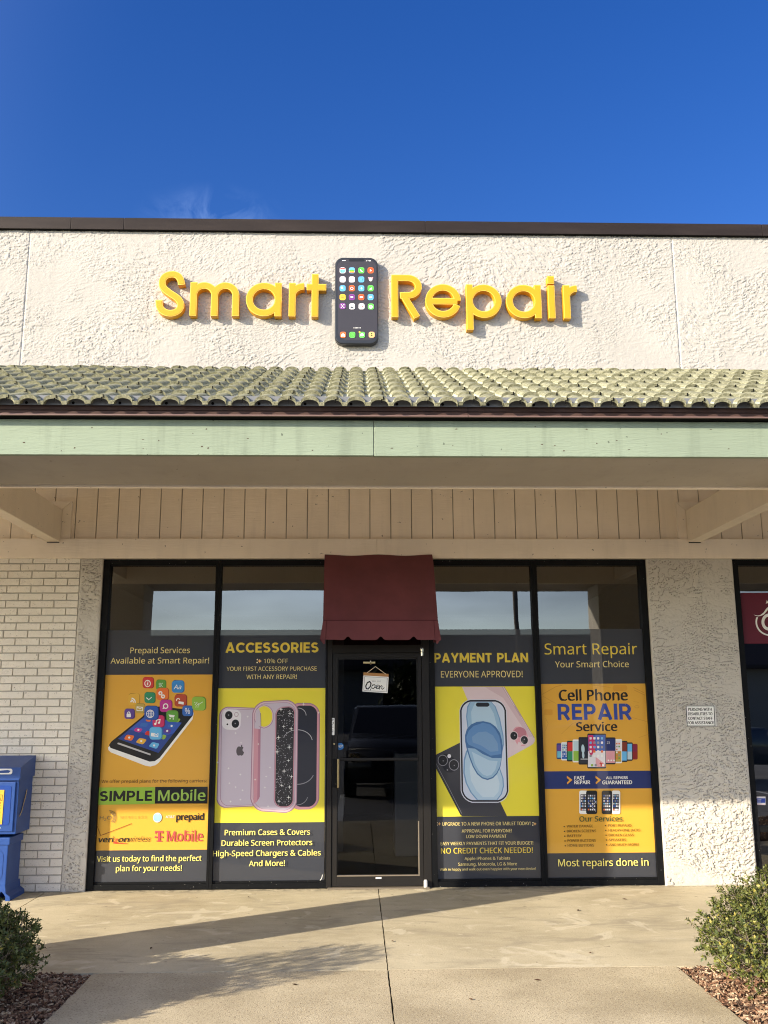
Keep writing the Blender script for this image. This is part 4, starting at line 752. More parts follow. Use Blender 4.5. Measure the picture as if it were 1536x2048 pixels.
  ('P','grey',[(.0736,.656),(.0764,.6534),(.0737,.6507),(.0709,.6534)]),
  ('P','grey',[(.0766,1.206),(.0794,1.2033),(.0767,1.2005),(.0738,1.2033)]),
  ('P','silver',[(.1015,1.1228),(.1037,1.1207),(.1016,1.1187),(.0995,1.1208)]),
  ('P','grey',[(.1841,1.2718),(.1862,1.2697),(.1842,1.2676),(.182,1.2697)]),
  ('P','grey',[(.0908,1.1334),(.0951,1.1293),(.0909,1.1252),(.0866,1.1293)]),
  ('P','grey',[(.1297,.8948),(.1318,.8927),(.1298,.8907),(.1276,.8928)]),
  ('P','grey',[(.1312,1.3945),(.1348,1.391),(.1313,1.3876),(.1277,1.391)]),
  ('P','pale',[(.1681,.6743),(.1724,.6703),(.1682,.6663),(.164,.6703)]),
  ('P','pale',[(.1431,.7934),(.1467,.79),(.1432,.7866),(.1397,.79)]),
  ('P','silver',[(.1386,1.355),(.1429,1.3509),(.1388,1.3467),(.1345,1.3509)]),
  ('P','grey',[(.1377,.6659),(.1412,.6625),(.1378,.6592),(.1343,.6626)]),
  ('P','grey',[(.0979,1.1517),(.1007,1.1489),(.098,1.1462),(.0951,1.149)]),
  ('P','pale',[(.1803,.9458),(.1846,.9417),(.1804,.9376),(.1762,.9417)]),
  ('P','pale',[(.083,1.1107),(.0866,1.1073),(.0832,1.1039),(.0796,1.1073)]),
  ('P','grey',[(.1046,.6618),(.1074,.6591),(.1047,.6565),(.1019,.6592)]),
  ('P','pale',[(.0935,.8531),(.0971,.8497),(.0937,.8464),(.0901,.8498)]),
  ('P','pale',[(.1915,1.4581),(.1951,1.4546),(.1916,1.4512),(.188,1.4546)]),
  ('P','grey',[(.0704,.6966),(.0725,.6946),(.0705,.6926),(.0684,.6946)]),
  ('P','grey',[(.1904,.9189),(.1932,.9162),(.1904,.9135),(.1876,.9163)]),
  ('P','grey',[(.07,1.4421),(.0744,1.4379),(.0702,1.4337),(.0659,1.4379)]),
  ('P','pale',[(.1322,1.0691),(.1351,1.0663),(.1323,1.0636),(.1295,1.0663)]),
  ('P','silver',[(.0854,.8194),(.089,.816),(.0855,.8127),(.082,.8161)]),
  ('P','pale',[(.0914,.87),(.0956,.866),(.0915,.8619),(.0872,.866)]),
  ('P','grey',[(.1768,1.0364),(.1789,1.0344),(.1769,1.0323),(.1747,1.0344)]),
  ('P','grey',[(.0935,.8371),(.097,.8337),(.0936,.8304),(.0901,.8338)]),
  ('P','grey',[(.0535,.8615),(.0571,.8581),(.0536,.8547),(.0501,.8581)]),
  ('P','grey',[(.1685,.9011),(.1714,.8984),(.1686,.8957),(.1658,.8984)]),
  ('P','silver',[(.1327,1.4713),(.1349,1.4692),(.1328,1.4671),(.1306,1.4692)]),
  ('P','pale',[(.1665,1.4633),(.1708,1.4591),(.1666,1.4549),(.1623,1.4591)]),
  ('P','pale',[(.1719,.7562),(.1761,.7521),(.172,.7481),(.1678,.7522)]),
  ('P','pale',[(.1549,.9014),(.1585,.898),(.155,.8946),(.1515,.898)]),
  ('P','pale',[(.0593,.7785),(.0614,.7765),(.0593,.7745),(.0572,.7765)]),
  ('P','grey',[(.1448,.9854),(.1491,.9813),(.145,.9772),(.1407,.9813)]),
  ('P','grey',[(.1211,1.3546),(.1254,1.3505),(.1212,1.3463),(.1169,1.3505)]),
  ('P','grey',[(.1122,1.0204),(.1144,1.0183),(.1123,1.0163),(.1102,1.0183)]),
  ('P','grey',[(.0887,.8588),(.0908,.8567),(.0887,.8547),(.0866,.8568)]),
  ('P','grey',[(.0534,.9182),(.0576,.9141),(.0535,.9101),(.0492,.9142)]),
  ('P','grey',[(.151,.6396),(.1531,.6376),(.1511,.6356),(.149,.6376)]),
  ('P','silver',[(.0815,.7685),(.0837,.7664),(.0816,.7644),(.0795,.7665)]),
  ('P','silver',[(.1517,.6451),(.1559,.6411),(.1518,.6371),(.1475,.6411)]),
  ('P','grey',[(.0772,1.3193),(.0801,1.3165),(.0773,1.3137),(.0745,1.3165)]),
  ('P','pale',[(.056,.9504),(.0582,.9483),(.0561,.9463),(.054,.9484)]),
  ('P','pale',[(.0905,.8481),(.0926,.8461),(.0906,.844),(.0884,.8461)]),
  ('P','grey',[(.0691,.7406),(.0734,.7365),(.0693,.7325),(.065,.7366)]),
  ('P','grey',[(.1387,1.2094),(.143,1.2053),(.1388,1.2012),(.1345,1.2053)]),
  ('P','silver',[(.1039,.689),(.106,.6869),(.1039,.685),(.1018,.687)]),
  ('P','silver',[(.0717,.8895),(.0753,.8861),(.0718,.8827),(.0683,.8861)]),
  ('P','grey',[(.1316,1.252),(.1352,1.2485),(.1318,1.2451),(.1282,1.2486)]),
  ('P','grey',[(.0693,1.0388),(.0722,1.036),(.0694,1.0333),(.0666,1.0361)]),
  ('P','grey',[(.107,1.0918),(.1099,1.089),(.1071,1.0863),(.1043,1.089)]),
  ('P','grey',[(.0621,.9233),(.0643,.9212),(.0622,.9192),(.0601,.9213)]),
  ('P','silver',[(.1232,.7526),(.1275,.7486),(.1233,.7446),(.1191,.7486)]),
  ('P','grey',[(.1181,1.1456),(.1216,1.1421),(.1182,1.1387),(.1146,1.1422)]),
  ('P','grey',[(.0539,.8083),(.0582,.8042),(.0541,.8002),(.0498,.8043)]),
  ('P','silver',[(.187,.7647),(.1912,.7606),(.1871,.7566),(.1828,.7607)]),
  ('P','silver',[(.0618,.8469),(.0661,.8429),(.062,.8388),(.0577,.8429)]),
  ('P','silver',[(.143,1.3563),(.1465,1.3528),(.1431,1.3494),(.1395,1.3529)]),
  ('P','pale',[(.1879,1.2293),(.1914,1.2258),(.188,1.2224),(.1844,1.2259)]),
  ('P','grey',[(.1566,1.1552),(.1602,1.1517),(.1567,1.1483),(.1532,1.1518)]),
  ('P','grey',[(.1127,.8006),(.1163,.7972),(.1129,.7938),(.1093,.7972)]),
  ('P','pale',[(.1338,.9754),(.1366,.9726),(.1339,.9699),(.131,.9727)]),
  ('P','silver',[(.0552,1.4209),(.058,1.4182),(.0553,1.4154),(.0524,1.4182)]),
  ('P','grey',[(.1226,1.3098),(.127,1.3057),(.1228,1.3016),(.1185,1.3057)]),
  ('P','grey',[(.1202,1.4755),(.1245,1.4713),(.1204,1.4672),(.116,1.4714)]),
  ('P','silver',[(.0643,1.0818),(.0672,1.079),(.0644,1.0763),(.0616,1.079)]),
  ('P','silver',[(.1798,1.415),(.1841,1.4108),(.1799,1.4067),(.1756,1.4109)]),
  ('P','grey',[(.0658,1.0096),(.0687,1.0068),(.0659,1.0041),(.0631,1.0068)]),
  ('P','grey',[(.0545,.9092),(.0566,.9072),(.0546,.9052),(.0524,.9072)]),
  ('P','grey',[(.1031,.7005),(.1053,.6985),(.1032,.6965),(.1011,.6985)]),
  ('P','grey',[(.1187,.908),(.1215,.9053),(.1188,.9026),(.1159,.9053)]),
  ('P','silver',[(.0969,.8172),(.1011,.8131),(.097,.8091),(.0928,.8131)]),
  ('P','grey',[(.0735,.8623),(.0763,.8596),(.0736,.8569),(.0707,.8596)]),
  ('P','grey',[(.1461,.9915),(.1503,.9874),(.1462,.9834),(.1419,.9875)]),
  ('P','grey',[(.0766,.9034),(.0802,.9),(.0767,.8966),(.0732,.9)]),
  ('P','silver',[(.1985,1.4186),(.2028,1.4144),(.1986,1.4103),(.1943,1.4145)]),
  ('P','grey',[(.0752,.8238),(.0781,.8211),(.0753,.8184),(.0725,.8211)]),
  ('P','grey',[(.1127,.9319),(.1163,.9285),(.1128,.9251),(.1093,.9285)]),
  ('P','silver',[(.1164,1.0859),(.1207,1.0818),(.1166,1.0777),(.1123,1.0818)]),
  ('P','grey',[(.1318,1.4369),(.1354,1.4334),(.132,1.4299),(.1284,1.4334)]),
  ('P','grey',[(.0842,.8742),(.0885,.8701),(.0844,.866),(.0801,.8701)]),
  ('P','grey',[(.0574,.6923),(.0603,.6896),(.0575,.6869),(.0547,.6896)]),
  ('P','grey',[(.1648,1.0539),(.167,1.0518),(.1649,1.0498),(.1627,1.0518)]),
  ('P','grey',[(.1145,.7754),(.1166,.7733),(.1146,.7713),(.1124,.7734)]),
  ('P','silver',[(.0778,.6816),(.082,.6776),(.0779,.6736),(.0737,.6777)]),
  ('P','grey',[(.062,1.0276),(.0656,1.0241),(.0622,1.0207),(.0586,1.0242)]),
  ('P','grey',[(.1971,1.4003),(.2,1.3975),(.1972,1.3947),(.1944,1.3975)]),
  ('P','pale',[(.0808,.7564),(.0829,.7543),(.0809,.7523),(.0788,.7544)]),
  ('P','silver',[(.1212,1.0209),(.1255,1.0168),(.1213,1.0128),(.117,1.0169)]),
  ('P','pale',[(.183,.8653),(.1865,.8619),(.1831,.8585),(.1796,.8619)]),
  ('P','silver',[(.1948,.727),(.1969,.7249),(.1948,.7229),(.1927,.725)]),
  ('P','pale',[(.0626,1.2115),(.0662,1.2081),(.0627,1.2047),(.0591,1.2081)]),
  ('P','pale',[(.0689,1.2091),(.071,1.2071),(.069,1.205),(.0668,1.2071)]),
  ('P','silver',[(.0621,1.2686),(.0664,1.2644),(.0623,1.2603),(.058,1.2644)]),
  ('P','grey',[(.1228,1.2407),(.1257,1.238),(.1229,1.2352),(.1201,1.238)]),
  ('P','grey',[(.166,.8837),(.1696,.8803),(.1661,.8769),(.1626,.8803)]),
  ('P','grey',[(.1649,1.4145),(.1692,1.4103),(.165,1.4062),(.1607,1.4104)]),
  ('P','grey',[(.1446,.7242),(.1474,.7215),(.1446,.7189),(.1418,.7216)]),
  ('P','grey',[(.1703,1.1),(.1724,1.098),(.1703,1.0959),(.1682,1.098)]),
  ('P','silver',[(.0887,.8868),(.093,.8828),(.0889,.8787),(.0846,.8828)]),
  ('P','grey',[(.0951,1.2026),(.0979,1.1999),(.0952,1.1971),(.0923,1.1999)]),
  ('P','grey',[(.0973,1.054),(.0994,1.052),(.0973,1.0499),(.0952,1.052)]),
  ('P','grey',[(.1584,1.0164),(.1605,1.0143),(.1584,1.0123),(.1563,1.0143)]),
  ('P','pale',[(.1946,1.3714),(.1982,1.3679),(.1947,1.3645),(.1911,1.368)]),
  ('P','silver',[(.1876,.7531),(.1897,.7511),(.1877,.7491),(.1855,.7511)]),
  ('P','grey',[(.0681,1.0301),(.0709,1.0273),(.0682,1.0246),(.0653,1.0274)]),
  ('P','grey',[(.0738,1.1717),(.0767,1.1689),(.0739,1.1662),(.071,1.1689)]),
  ('P','pale',[(.1397,1.2471),(.1426,1.2443),(.1398,1.2416),(.1369,1.2444)]),
  ('P','grey',[(.113,.8341),(.1172,.8301),(.1131,.826),(.1089,.8301)]),
  ('P','pale',[(.1157,1.1922),(.1186,1.1895),(.1158,1.1867),(.113,1.1895)]),
  ('P','silver',[(.0748,.972),(.077,.97),(.0749,.968),(.0728,.97)]),
  ('P','grey',[(.1924,1.0243),(.1945,1.0223),(.1924,1.0202),(.1903,1.0223)]),
  ('P','silver',[(.1768,1.3657),(.1789,1.3636),(.1768,1.3615),(.1747,1.3636)]),
  ('P','pale',[(.0544,.6576),(.0572,.6549),(.0545,.6523),(.0517,.655)]),
  ('P','silver',[(.1014,.8836),(.1057,.8795),(.1015,.8754),(.0973,.8795)]),
  ('P','grey',[(.1721,1.3041),(.1757,1.3006),(.1722,1.2972),(.1686,1.3006)]),
  ('P','grey',[(.1642,.8332),(.1677,.8298),(.1643,.8265),(.1607,.8299)]),
  ('P','pale',[(.1682,.7953),(.1703,.7932),(.1683,.7912),(.1661,.7933)]),
  ('P','pale',[(.0708,1.1359),(.0736,1.1332),(.0709,1.1304),(.068,1.1332)]),
  ('P','grey',[(.0635,1.1535),(.0678,1.1494),(.0636,1.1453),(.0593,1.1494)]),
  ('P','grey',[(.0907,.8421),(.0935,.8394),(.0908,.8367),(.088,.8394)]),
  ('P','silver',[(.119,1.0711),(.1211,1.069),(.119,1.067),(.1169,1.069)]),
  ('P','pale',[(.0511,1.1565),(.054,1.1538),(.0512,1.151),(.0483,1.1538)]),
  ('P','pale',[(.1514,1.4561),(.155,1.4526),(.1515,1.4492),(.1479,1.4527)]),
  ('P','pale',[(.13,1.053),(.1343,1.0489),(.1301,1.0448),(.1259,1.0489)]),
  ('P','silver',[(.1676,.6525),(.1697,.6505),(.1677,.6485),(.1656,.6506)]),
  ('P','silver',[(.1025,.8041),(.1046,.8021),(.1026,.8001),(.1004,.8021)]),
  ('P','grey',[(.0612,1.2333),(.0633,1.2313),(.0613,1.2292),(.0591,1.2313)]),
  ('P','grey',[(.1762,.9614),(.1805,.9573),(.1764,.9533),(.1721,.9574)]),
  ('P','grey',[(.0517,.6653),(.0546,.6626),(.0518,.66),(.049,.6627)]),
  ('P','grey',[(.0628,1.4433),(.0664,1.4398),(.063,1.4363),(.0594,1.4398)]),
  ('P','pale',[(.1723,.8962),(.1751,.8934),(.1724,.8907),(.1695,.8935)]),
  ('P','grey',[(.1816,1.0384),(.1845,1.0356),(.1817,1.0329),(.1788,1.0357)]),
  ('P','grey',[(.1283,.6612),(.1326,.6571),(.1285,.6531),(.1242,.6572)]),
  ('P','grey',[(.105,.9103),(.1078,.9076),(.1051,.9049),(.1022,.9076)]),
  ('P','silver',[(.0657,1.1485),(.0693,1.1451),(.0658,1.1417),(.0623,1.1451)]),
  ('P','grey',[(.0805,.733),(.084,.7296),(.0806,.7263),(.0771,.7297)]),
  ('P','grey',[(.061,.8063),(.0638,.8036),(.0611,.8009),(.0583,.8036)]),
  ('P','grey',[(.162,.9418),(.1648,.939),(.1621,.9363),(.1592,.9391)]),
  ('P','pale',[(.1417,.9956),(.1459,.9915),(.1418,.9874),(.1375,.9915)]),
  ('P','grey',[(.1216,1.2788),(.1244,1.276),(.1217,1.2732),(.1188,1.276)]),
  ('P','silver',[(.0621,1.1221),(.0657,1.1186),(.0622,1.1152),(.0586,1.1187)]),
  ('P','silver',[(.0717,1.119),(.0752,1.1156),(.0718,1.1122),(.0682,1.1156)]),
  ('P','grey',[(.0978,1.1075),(.0999,1.1054),(.0979,1.1034),(.0957,1.1054)]),
  ('P','silver',[(.0586,.8641),(.0628,.86),(.0587,.856),(.0545,.86)]),
  ('P','silver',[(.1889,.7752),(.1924,.7718),(.189,.7685),(.1854,.7719)]),
  ('P','pale',[(.1434,.7619),(.1463,.7592),(.1435,.7565),(.1407,.7592)]),
  ('P','grey',[(.0499,.7711),(.0527,.7684),(.05,.7657),(.0471,.7685)]),
  ('P','pale',[(.0724,1.3951),(.0745,1.393),(.0724,1.3909),(.0703,1.393)]),
  ('P','grey',[(.1688,.856),(.1717,.8532),(.1689,.8506),(.1661,.8533)]),
  ('P','silver',[(.1702,1.1652),(.1731,1.1624),(.1703,1.1597),(.1675,1.1624)]),
  ('P','silver',[(.0753,1.1996),(.0774,1.1975),(.0753,1.1955),(.0732,1.1975)]),
  ('P','grey',[(.13,1.1349),(.1343,1.1308),(.1301,1.1267),(.1258,1.1309)]),
  ('P','silver',[(.1389,1.3752),(.1425,1.3717),(.139,1.3682),(.1354,1.3717)]),
  ('P','grey',[(.1221,.9004),(.1257,.897),(.1222,.8937),(.1187,.8971)]),
  ('P','grey',[(.1878,1.0607),(.1914,1.0573),(.1879,1.0539),(.1844,1.0573)]),
  ('P','silver',[(.1212,1.3758),(.1248,1.3724),(.1213,1.3689),(.1178,1.3724)]),
  ('P','pale',[(.105,.7068),(.1086,.7035),(.1051,.7001),(.1016,.7035)]),
  ('P','grey',[(.1619,.933),(.1641,.931),(.162,.929),(.1599,.931)]),
  ('P','pale',[(.0997,1.2232),(.1018,1.2211),(.0997,1.2191),(.0976,1.2212)]),
  ('P','grey',[(.1127,1.4316),(.1156,1.4288),(.1128,1.4261),(.1099,1.4289)]),
  ('P','grey',[(.0604,.9154),(.0639,.9119),(.0605,.9086),(.0569,.912)]),
  ('P','pale',[(.1132,1.0082),(.1161,1.0055),(.1133,1.0027),(.1105,1.0055)]),
  ('P','grey',[(.0852,.7594),(.0895,.7553),(.0854,.7513),(.0811,.7554)]),
  ('P','grey',[(.0621,1.3651),(.065,1.3623),(.0622,1.3596),(.0593,1.3624)]),
  ('P','pale',[(.0527,.7966),(.057,.7925),(.0529,.7885),(.0486,.7926)]),
  ('P','silver',[(.061,.7478),(.0639,.7451),(.0611,.7424),(.0583,.7451)]),
  ('P','grey',[(.1137,.6616),(.1179,.6575),(.1138,.6535),(.1096,.6576)]),
  ('P','grey',[(.1362,.6763),(.1405,.6723),(.1364,.6683),(.1321,.6723)]),
  ('P','grey',[(.1085,1.4308),(.1128,1.4266),(.1086,1.4225),(.1043,1.4267)]),
  ('P','pale',[(.1124,1.293),(.1167,1.2888),(.1125,1.2847),(.1082,1.2889)]),
  ('P','grey',[(.1045,.7087),(.1074,.706),(.1046,.7033),(.1018,.706)]),
  ('P','grey',[(.1662,1.3497),(.1706,1.3456),(.1664,1.3414),(.1621,1.3456)]),
  ('P','silver',[(.0809,.6455),(.0852,.6415),(.0811,.6375),(.0769,.6415)]),
  ('P','grey',[(.1194,1.2456),(.123,1.2421),(.1196,1.2387),(.116,1.2422)]),
  ('P','pale',[(.0677,.9144),(.0705,.9116),(.0678,.909),(.0649,.9117)]),
  ('P','pale',[(.1526,1.4082),(.1547,1.4061),(.1527,1.404),(.1505,1.4061)]),
  ('P','pale',[(.0782,.7329),(.0803,.7308),(.0783,.7288),(.0761,.7309)]),
  ('P','pale',[(.1363,.6712),(.1392,.6685),(.1364,.6658),(.1336,.6685)]),
  ('P','grey',[(.1866,1.2728),(.1888,1.2708),(.1867,1.2687),(.1845,1.2708)]),
  ('P','silver',[(.1136,1.3183),(.1172,1.3149),(.1137,1.3114),(.1101,1.3149)]),
  ('P','silver',[(.104,.8418),(.1069,.8391),(.1041,.8364),(.1013,.8391)]),
  ('P','grey',[(.1828,1.2246),(.1849,1.2225),(.1828,1.2205),(.1807,1.2225)]),
  ('P','grey',[(.1459,1.3807),(.1495,1.3772),(.146,1.3738),(.1424,1.3773)]),
  ('P','silver',[(.1203,1.164),(.1246,1.1599),(.1205,1.1558),(.1162,1.1599)]),
  ('P','grey',[(.07,.6675),(.0721,.6655),(.0701,.6635),(.0679,.6655)]),
  ('P','grey',[(.0691,.8619),(.0734,.8578),(.0693,.8538),(.065,.8579)]),
  ('P','silver',[(.1654,1.4687),(.1697,1.4645),(.1655,1.4604),(.1612,1.4646)]),
  ('P','grey',[(.1396,1.0498),(.1431,1.0463),(.1397,1.0429),(.1361,1.0464)]),
  ('P','grey',[(.0843,.8015),(.0886,.7975),(.0845,.7934),(.0802,.7975)]),
  ('P','pale',[(.1309,.8242),(.1352,.8202),(.1311,.8161),(.1268,.8202)]),
  ('P','grey',[(.0681,1.3882),(.0717,1.3848),(.0682,1.3813),(.0646,1.3848)]),
  ('P','pale',[(.1866,.8763),(.1909,.8722),(.1867,.8682),(.1825,.8722)]),
  ('P','pale',[(.0744,1.2185),(.0765,1.2164),(.0744,1.2143),(.0723,1.2164)]),
  ('P','grey',[(.0814,1.4291),(.0857,1.4249),(.0815,1.4207),(.0772,1.4249)]),
  ('P','pale',[(.093,.7019),(.0965,.6985),(.0931,.6952),(.0896,.6986)]),
  ('P','grey',[(.102,1.3587),(.1063,1.3545),(.1022,1.3504),(.0979,1.3546)]),
  ('P','grey',[(.0801,.9993),(.0844,.9952),(.0802,.9911),(.0759,.9952)]),
  ('P','silver',[(.0628,1.4245),(.0664,1.4211),(.0629,1.4176),(.0593,1.4211)]),
  ('P','pale',[(.1001,1.1588),(.1036,1.1554),(.1002,1.152),(.0966,1.1554)]),
  ('P','grey',[(.1577,.8175),(.1612,.8141),(.1578,.8107),(.1542,.8141)]),
  ('P','silver',[(.1407,.7807),(.1449,.7766),(.1408,.7726),(.1365,.7767)]),
  ('P','pale',[(.0856,.9462),(.0892,.9428),(.0858,.9395),(.0822,.9429)]),
  ('P','grey',[(.1709,.7084),(.1738,.7057),(.171,.703),(.1682,.7057)]),
  ('P','grey',[(.1012,.7193),(.1033,.7172),(.1012,.7152),(.0991,.7173)]),
  ('P','grey',[(.152,1.0907),(.1563,1.0866),(.1521,1.0825),(.1479,1.0866)]),
  ('P','pale',[(.1113,1.4538),(.1156,1.4496),(.1115,1.4454),(.1071,1.4496)]),
  ('P','grey',[(.0821,.9588),(.0843,.9568),(.0822,.9548),(.0801,.9568)]),
  ('P','grey',[(.1361,.8696),(.1382,.8675),(.1362,.8655),(.134,.8676)]),
  ('P','grey',[(.094,.8727),(.0962,.8706),(.0941,.8686),(.092,.8707)]),
  ('P','pale',[(.1624,1.3725),(.166,1.369),(.1625,1.3656),(.1589,1.3691)]),
  ('P','pale',[(.0498,1.2226),(.0534,1.2191),(.05,1.2157),(.0464,1.2192)]),
  ('P','grey',[(.0726,1.0818),(.0754,1.079),(.0727,1.0763),(.0698,1.079)]),
  ('P','grey',[(.1404,1.2093),(.1447,1.2052),(.1405,1.2011),(.1362,1.2052)]),
  ('P','pale',[(.1981,1.3479),(.2024,1.3437),(.1982,1.3396),(.1939,1.3437)]),
  ('P','silver',[(.1451,.9512),(.1479,.9484),(.1451,.9457),(.1423,.9485)]),
  ('P','grey',[(.123,1.3579),(.1273,1.3537),(.1231,1.3496),(.1188,1.3538)]),
  ('P','pale',[(.0707,.7122),(.0742,.7089),(.0708,.7055),(.0673,.7089)]),
  ('P','silver',[(.1898,1.0501),(.1926,1.0473),(.1898,1.0446),(.187,1.0473)]),
  ('P','grey',[(.1111,.9182),(.1146,.9148),(.1112,.9114),(.1076,.9148)]),
  ('P','pale',[(.0656,1.2268),(.0692,1.2233),(.0657,1.2199),(.0622,1.2233)]),
  ('P','pale',[(.1814,1.1723),(.185,1.1689),(.1816,1.1655),(.178,1.1689)]),
  ('P','grey',[(.1436,.944),(.1457,.942),(.1436,.94),(.1415,.942)]),
  ('P','silver',[(.0649,1.1907),(.0684,1.1873),(.065,1.1839),(.0614,1.1873)]),
  ('P','silver',[(.1954,1.4331),(.1997,1.4289),(.1955,1.4248),(.1912,1.429)]),
  ('P','grey',[(.1557,.9396),(.1593,.9362),(.1559,.9328),(.1523,.9362)]),
  ('P','grey',[(.0983,1.1288),(.1005,1.1267),(.0984,1.1247),(.0963,1.1268)]),
  ('P','pale',[(.157,1.4209),(.1613,1.4167),(.1572,1.4126),(.1528,1.4167)]),
  ('P','grey',[(.0948,1.4212),(.0977,1.4184),(.0949,1.4157),(.092,1.4185)]),
  ('P','grey',[(.1641,.6866),(.1684,.6825),(.1643,.6785),(.16,.6826)]),
  ('P','grey',[(.0602,1.0863),(.0645,1.0822),(.0603,1.0781),(.056,1.0823)]),
  ('P','grey',[(.128,.6882),(.1302,.6862),(.1281,.6842),(.126,.6862)]),
  ('P','pale',[(.1867,.6948),(.191,.6907),(.1868,.6868),(.1826,.6908)]),
  ('P','grey',[(.1647,1.3862),(.1668,1.3841),(.1647,1.3821),(.1626,1.3841)]),
  ('P','pale',[(.1975,1.4043),(.2018,1.4001),(.1976,1.396),(.1933,1.4002)]),
  ('P','pale',[(.0954,1.3783),(.0997,1.3742),(.0956,1.37),(.0912,1.3742)]),
  ('P','pale',[(.1819,1.4409),(.1848,1.4381),(.182,1.4353),(.1791,1.4381)]),
  ('P','grey',[(.0761,.9228),(.079,.9201),(.0762,.9174),(.0734,.9201)]),
  ('P','silver',[(.153,.7355),(.1551,.7335),(.153,.7315),(.1509,.7335)]),
  ('P','grey',[(.1767,1.2163),(.181,1.2121),(.1768,1.208),(.1725,1.2122)]),
  ('P','grey',[(.1851,1.1005),(.1887,1.097),(.1852,1.0937),(.1817,1.0971)]),
  ('P','pale',[(.1434,1.3348),(.1477,1.3306),(.1436,1.3265),(.1392,1.3306)]),
  ('P','silver',[(.1546,1.1322),(.1568,1.1301),(.1547,1.1281),(.1526,1.1301)]),
  ('P','pale',[(.1167,.972),(.1189,.97),(.1168,.9679),(.1147,.97)]),
  ('P','grey',[(.0689,.6415),(.0718,.6388),(.069,.6362),(.0662,.6389)]),
  ('P','silver',[(.0872,.8718),(.0914,.8677),(.0873,.8637),(.083,.8678)]),
  ('P','grey',[(.1198,.8027),(.1233,.7993),(.1199,.7959),(.1164,.7993)]),
  ('P','silver',[(.1519,.9454),(.1541,.9433),(.152,.9413),(.1499,.9433)]),
  ('P','pale',[(.0987,.8347),(.1029,.8306),(.0988,.8266),(.0946,.8306)]),
  ('P','grey',[(.1253,.7424),(.1289,.7391),(.1255,.7357),(.1219,.7391)]),
  ('P','grey',[(.0928,1.4268),(.0972,1.4226),(.093,1.4184),(.0887,1.4226)]),
  ('P','grey',[(.194,1.1237),(.1968,1.1209),(.1941,1.1182),(.1912,1.1209)]),
  ('P','grey',[(.1605,.9226),(.1627,.9206),(.1606,.9185),(.1585,.9206)]),
  ('P','grey',[(.0731,1.0648),(.0774,1.0606),(.0733,1.0566),(.069,1.0607)]),
  ('P','grey',[(.1734,1.12),(.1777,1.1159),(.1736,1.1118),(.1693,1.1159)]),
  ('P','grey',[(.1256,.7098),(.1292,.7065),(.1258,.7031),(.1222,.7065)]),
  ('P','pale',[(.1235,1.3385),(.1256,1.3364),(.1235,1.3343),(.1214,1.3364)]),
  ('P','silver',[(.1717,.8261),(.1738,.824),(.1718,.822),(.1697,.8241)]),
  ('P','silver',[(.1201,1.0226),(.1222,1.0205),(.1201,1.0185),(.118,1.0205)]),
  ('P','pale',[(.0751,1.3312),(.078,1.3284),(.0752,1.3257),(.0723,1.3285)]),
  ('P','grey',[(.106,.927),(.1089,.9243),(.1061,.9216),(.1033,.9243)]),
  ('P','grey',[(.0794,.705),(.0822,.7023),(.0795,.6996),(.0766,.7023)]),
  ('P','grey',[(.1231,.8517),(.1274,.8476),(.1233,.8436),(.119,.8476)]),
  ('P','grey',[(.0636,1.287),(.0679,1.2828),(.0637,1.2787),(.0594,1.2829)]),
  ('P','silver',[(.1267,.7272),(.1288,.7252),(.1267,.7232),(.1246,.7252)]),
  ('P','silver',[(.1181,1.1148),(.121,1.1121),(.1182,1.1093),(.1154,1.1121)]),
  ('P','pale',[(.1181,1.3855),(.1224,1.3813),(.1183,1.3772),(.1139,1.3814)]),
  ('P','pale',[(.1266,1.0715),(.1287,1.0694),(.1267,1.0674),(.1245,1.0694)]),
  ('P','grey',[(.139,.7747),(.1418,.772),(.139,.7693),(.1362,.772)]),
  ('P','grey',[(.1147,.9266),(.1175,.9239),(.1148,.9212),(.1119,.9239)]),
  ('P','grey',[(.079,.8902),(.0826,.8868),(.0791,.8834),(.0756,.8868)]),
  ('P','pale',[(.1087,1.3277),(.1108,1.3256),(.1087,1.3235),(.1066,1.3256)]),
  ('P','pale',[(.0777,1.4267),(.082,1.4226),(.0778,1.4184),(.0735,1.4226)]),
  ('P','silver',[(.1919,1.3345),(.1962,1.3303),(.1921,1.3262),(.1878,1.3304)]),
  ('P','silver',[(.1096,1.2918),(.1139,1.2876),(.1097,1.2835),(.1054,1.2877)]),
  ('P','silver',[(.0535,1.1308),(.0578,1.1267),(.0536,1.1226),(.0493,1.1267)]),
  ('P','grey',[(.1755,.892),(.179,.8886),(.1756,.8853),(.172,.8887)]),
  ('P','pale',[(.1829,.7462),(.1871,.7421),(.183,.7381),(.1787,.7422)]),
  ('P','grey',[(.0792,.8602),(.0828,.8568),(.0793,.8534),(.0758,.8568)]),
  ('P','white',[(.086,1.499),(.0902,1.4791),(.1105,1.4752),(.0904,1.4715),(.0868,1.4517),(.0826,1.4716),(.0623,1.4755),(.0825,1.4791)]),
  ('P','white',[(.1682,1.4576),(.1719,1.4401),(.1898,1.4366),(.172,1.4334),(.1689,1.4159),(.1652,1.4334),(.1473,1.4368),(.1651,1.4401)]),
  ('P','white',[(.1135,1.3407),(.1167,1.3256),(.1322,1.3226),(.1168,1.3198),(.1141,1.3048),(.1109,1.3199),(.0955,1.3228),(.1108,1.3256)]),
  ('P','white',[(.1809,1.3238),(.1848,1.3052),(.2038,1.3016),(.1849,1.2981),(.1816,1.2796),(.1777,1.2982),(.1586,1.3018),(.1776,1.3052)]),
  ('P','white',[(.0693,1.2471),(.073,1.2298),(.0908,1.2264),(.0731,1.2232),(.07,1.2059),(.0663,1.2232),(.0485,1.2266),(.0662,1.2298)]),
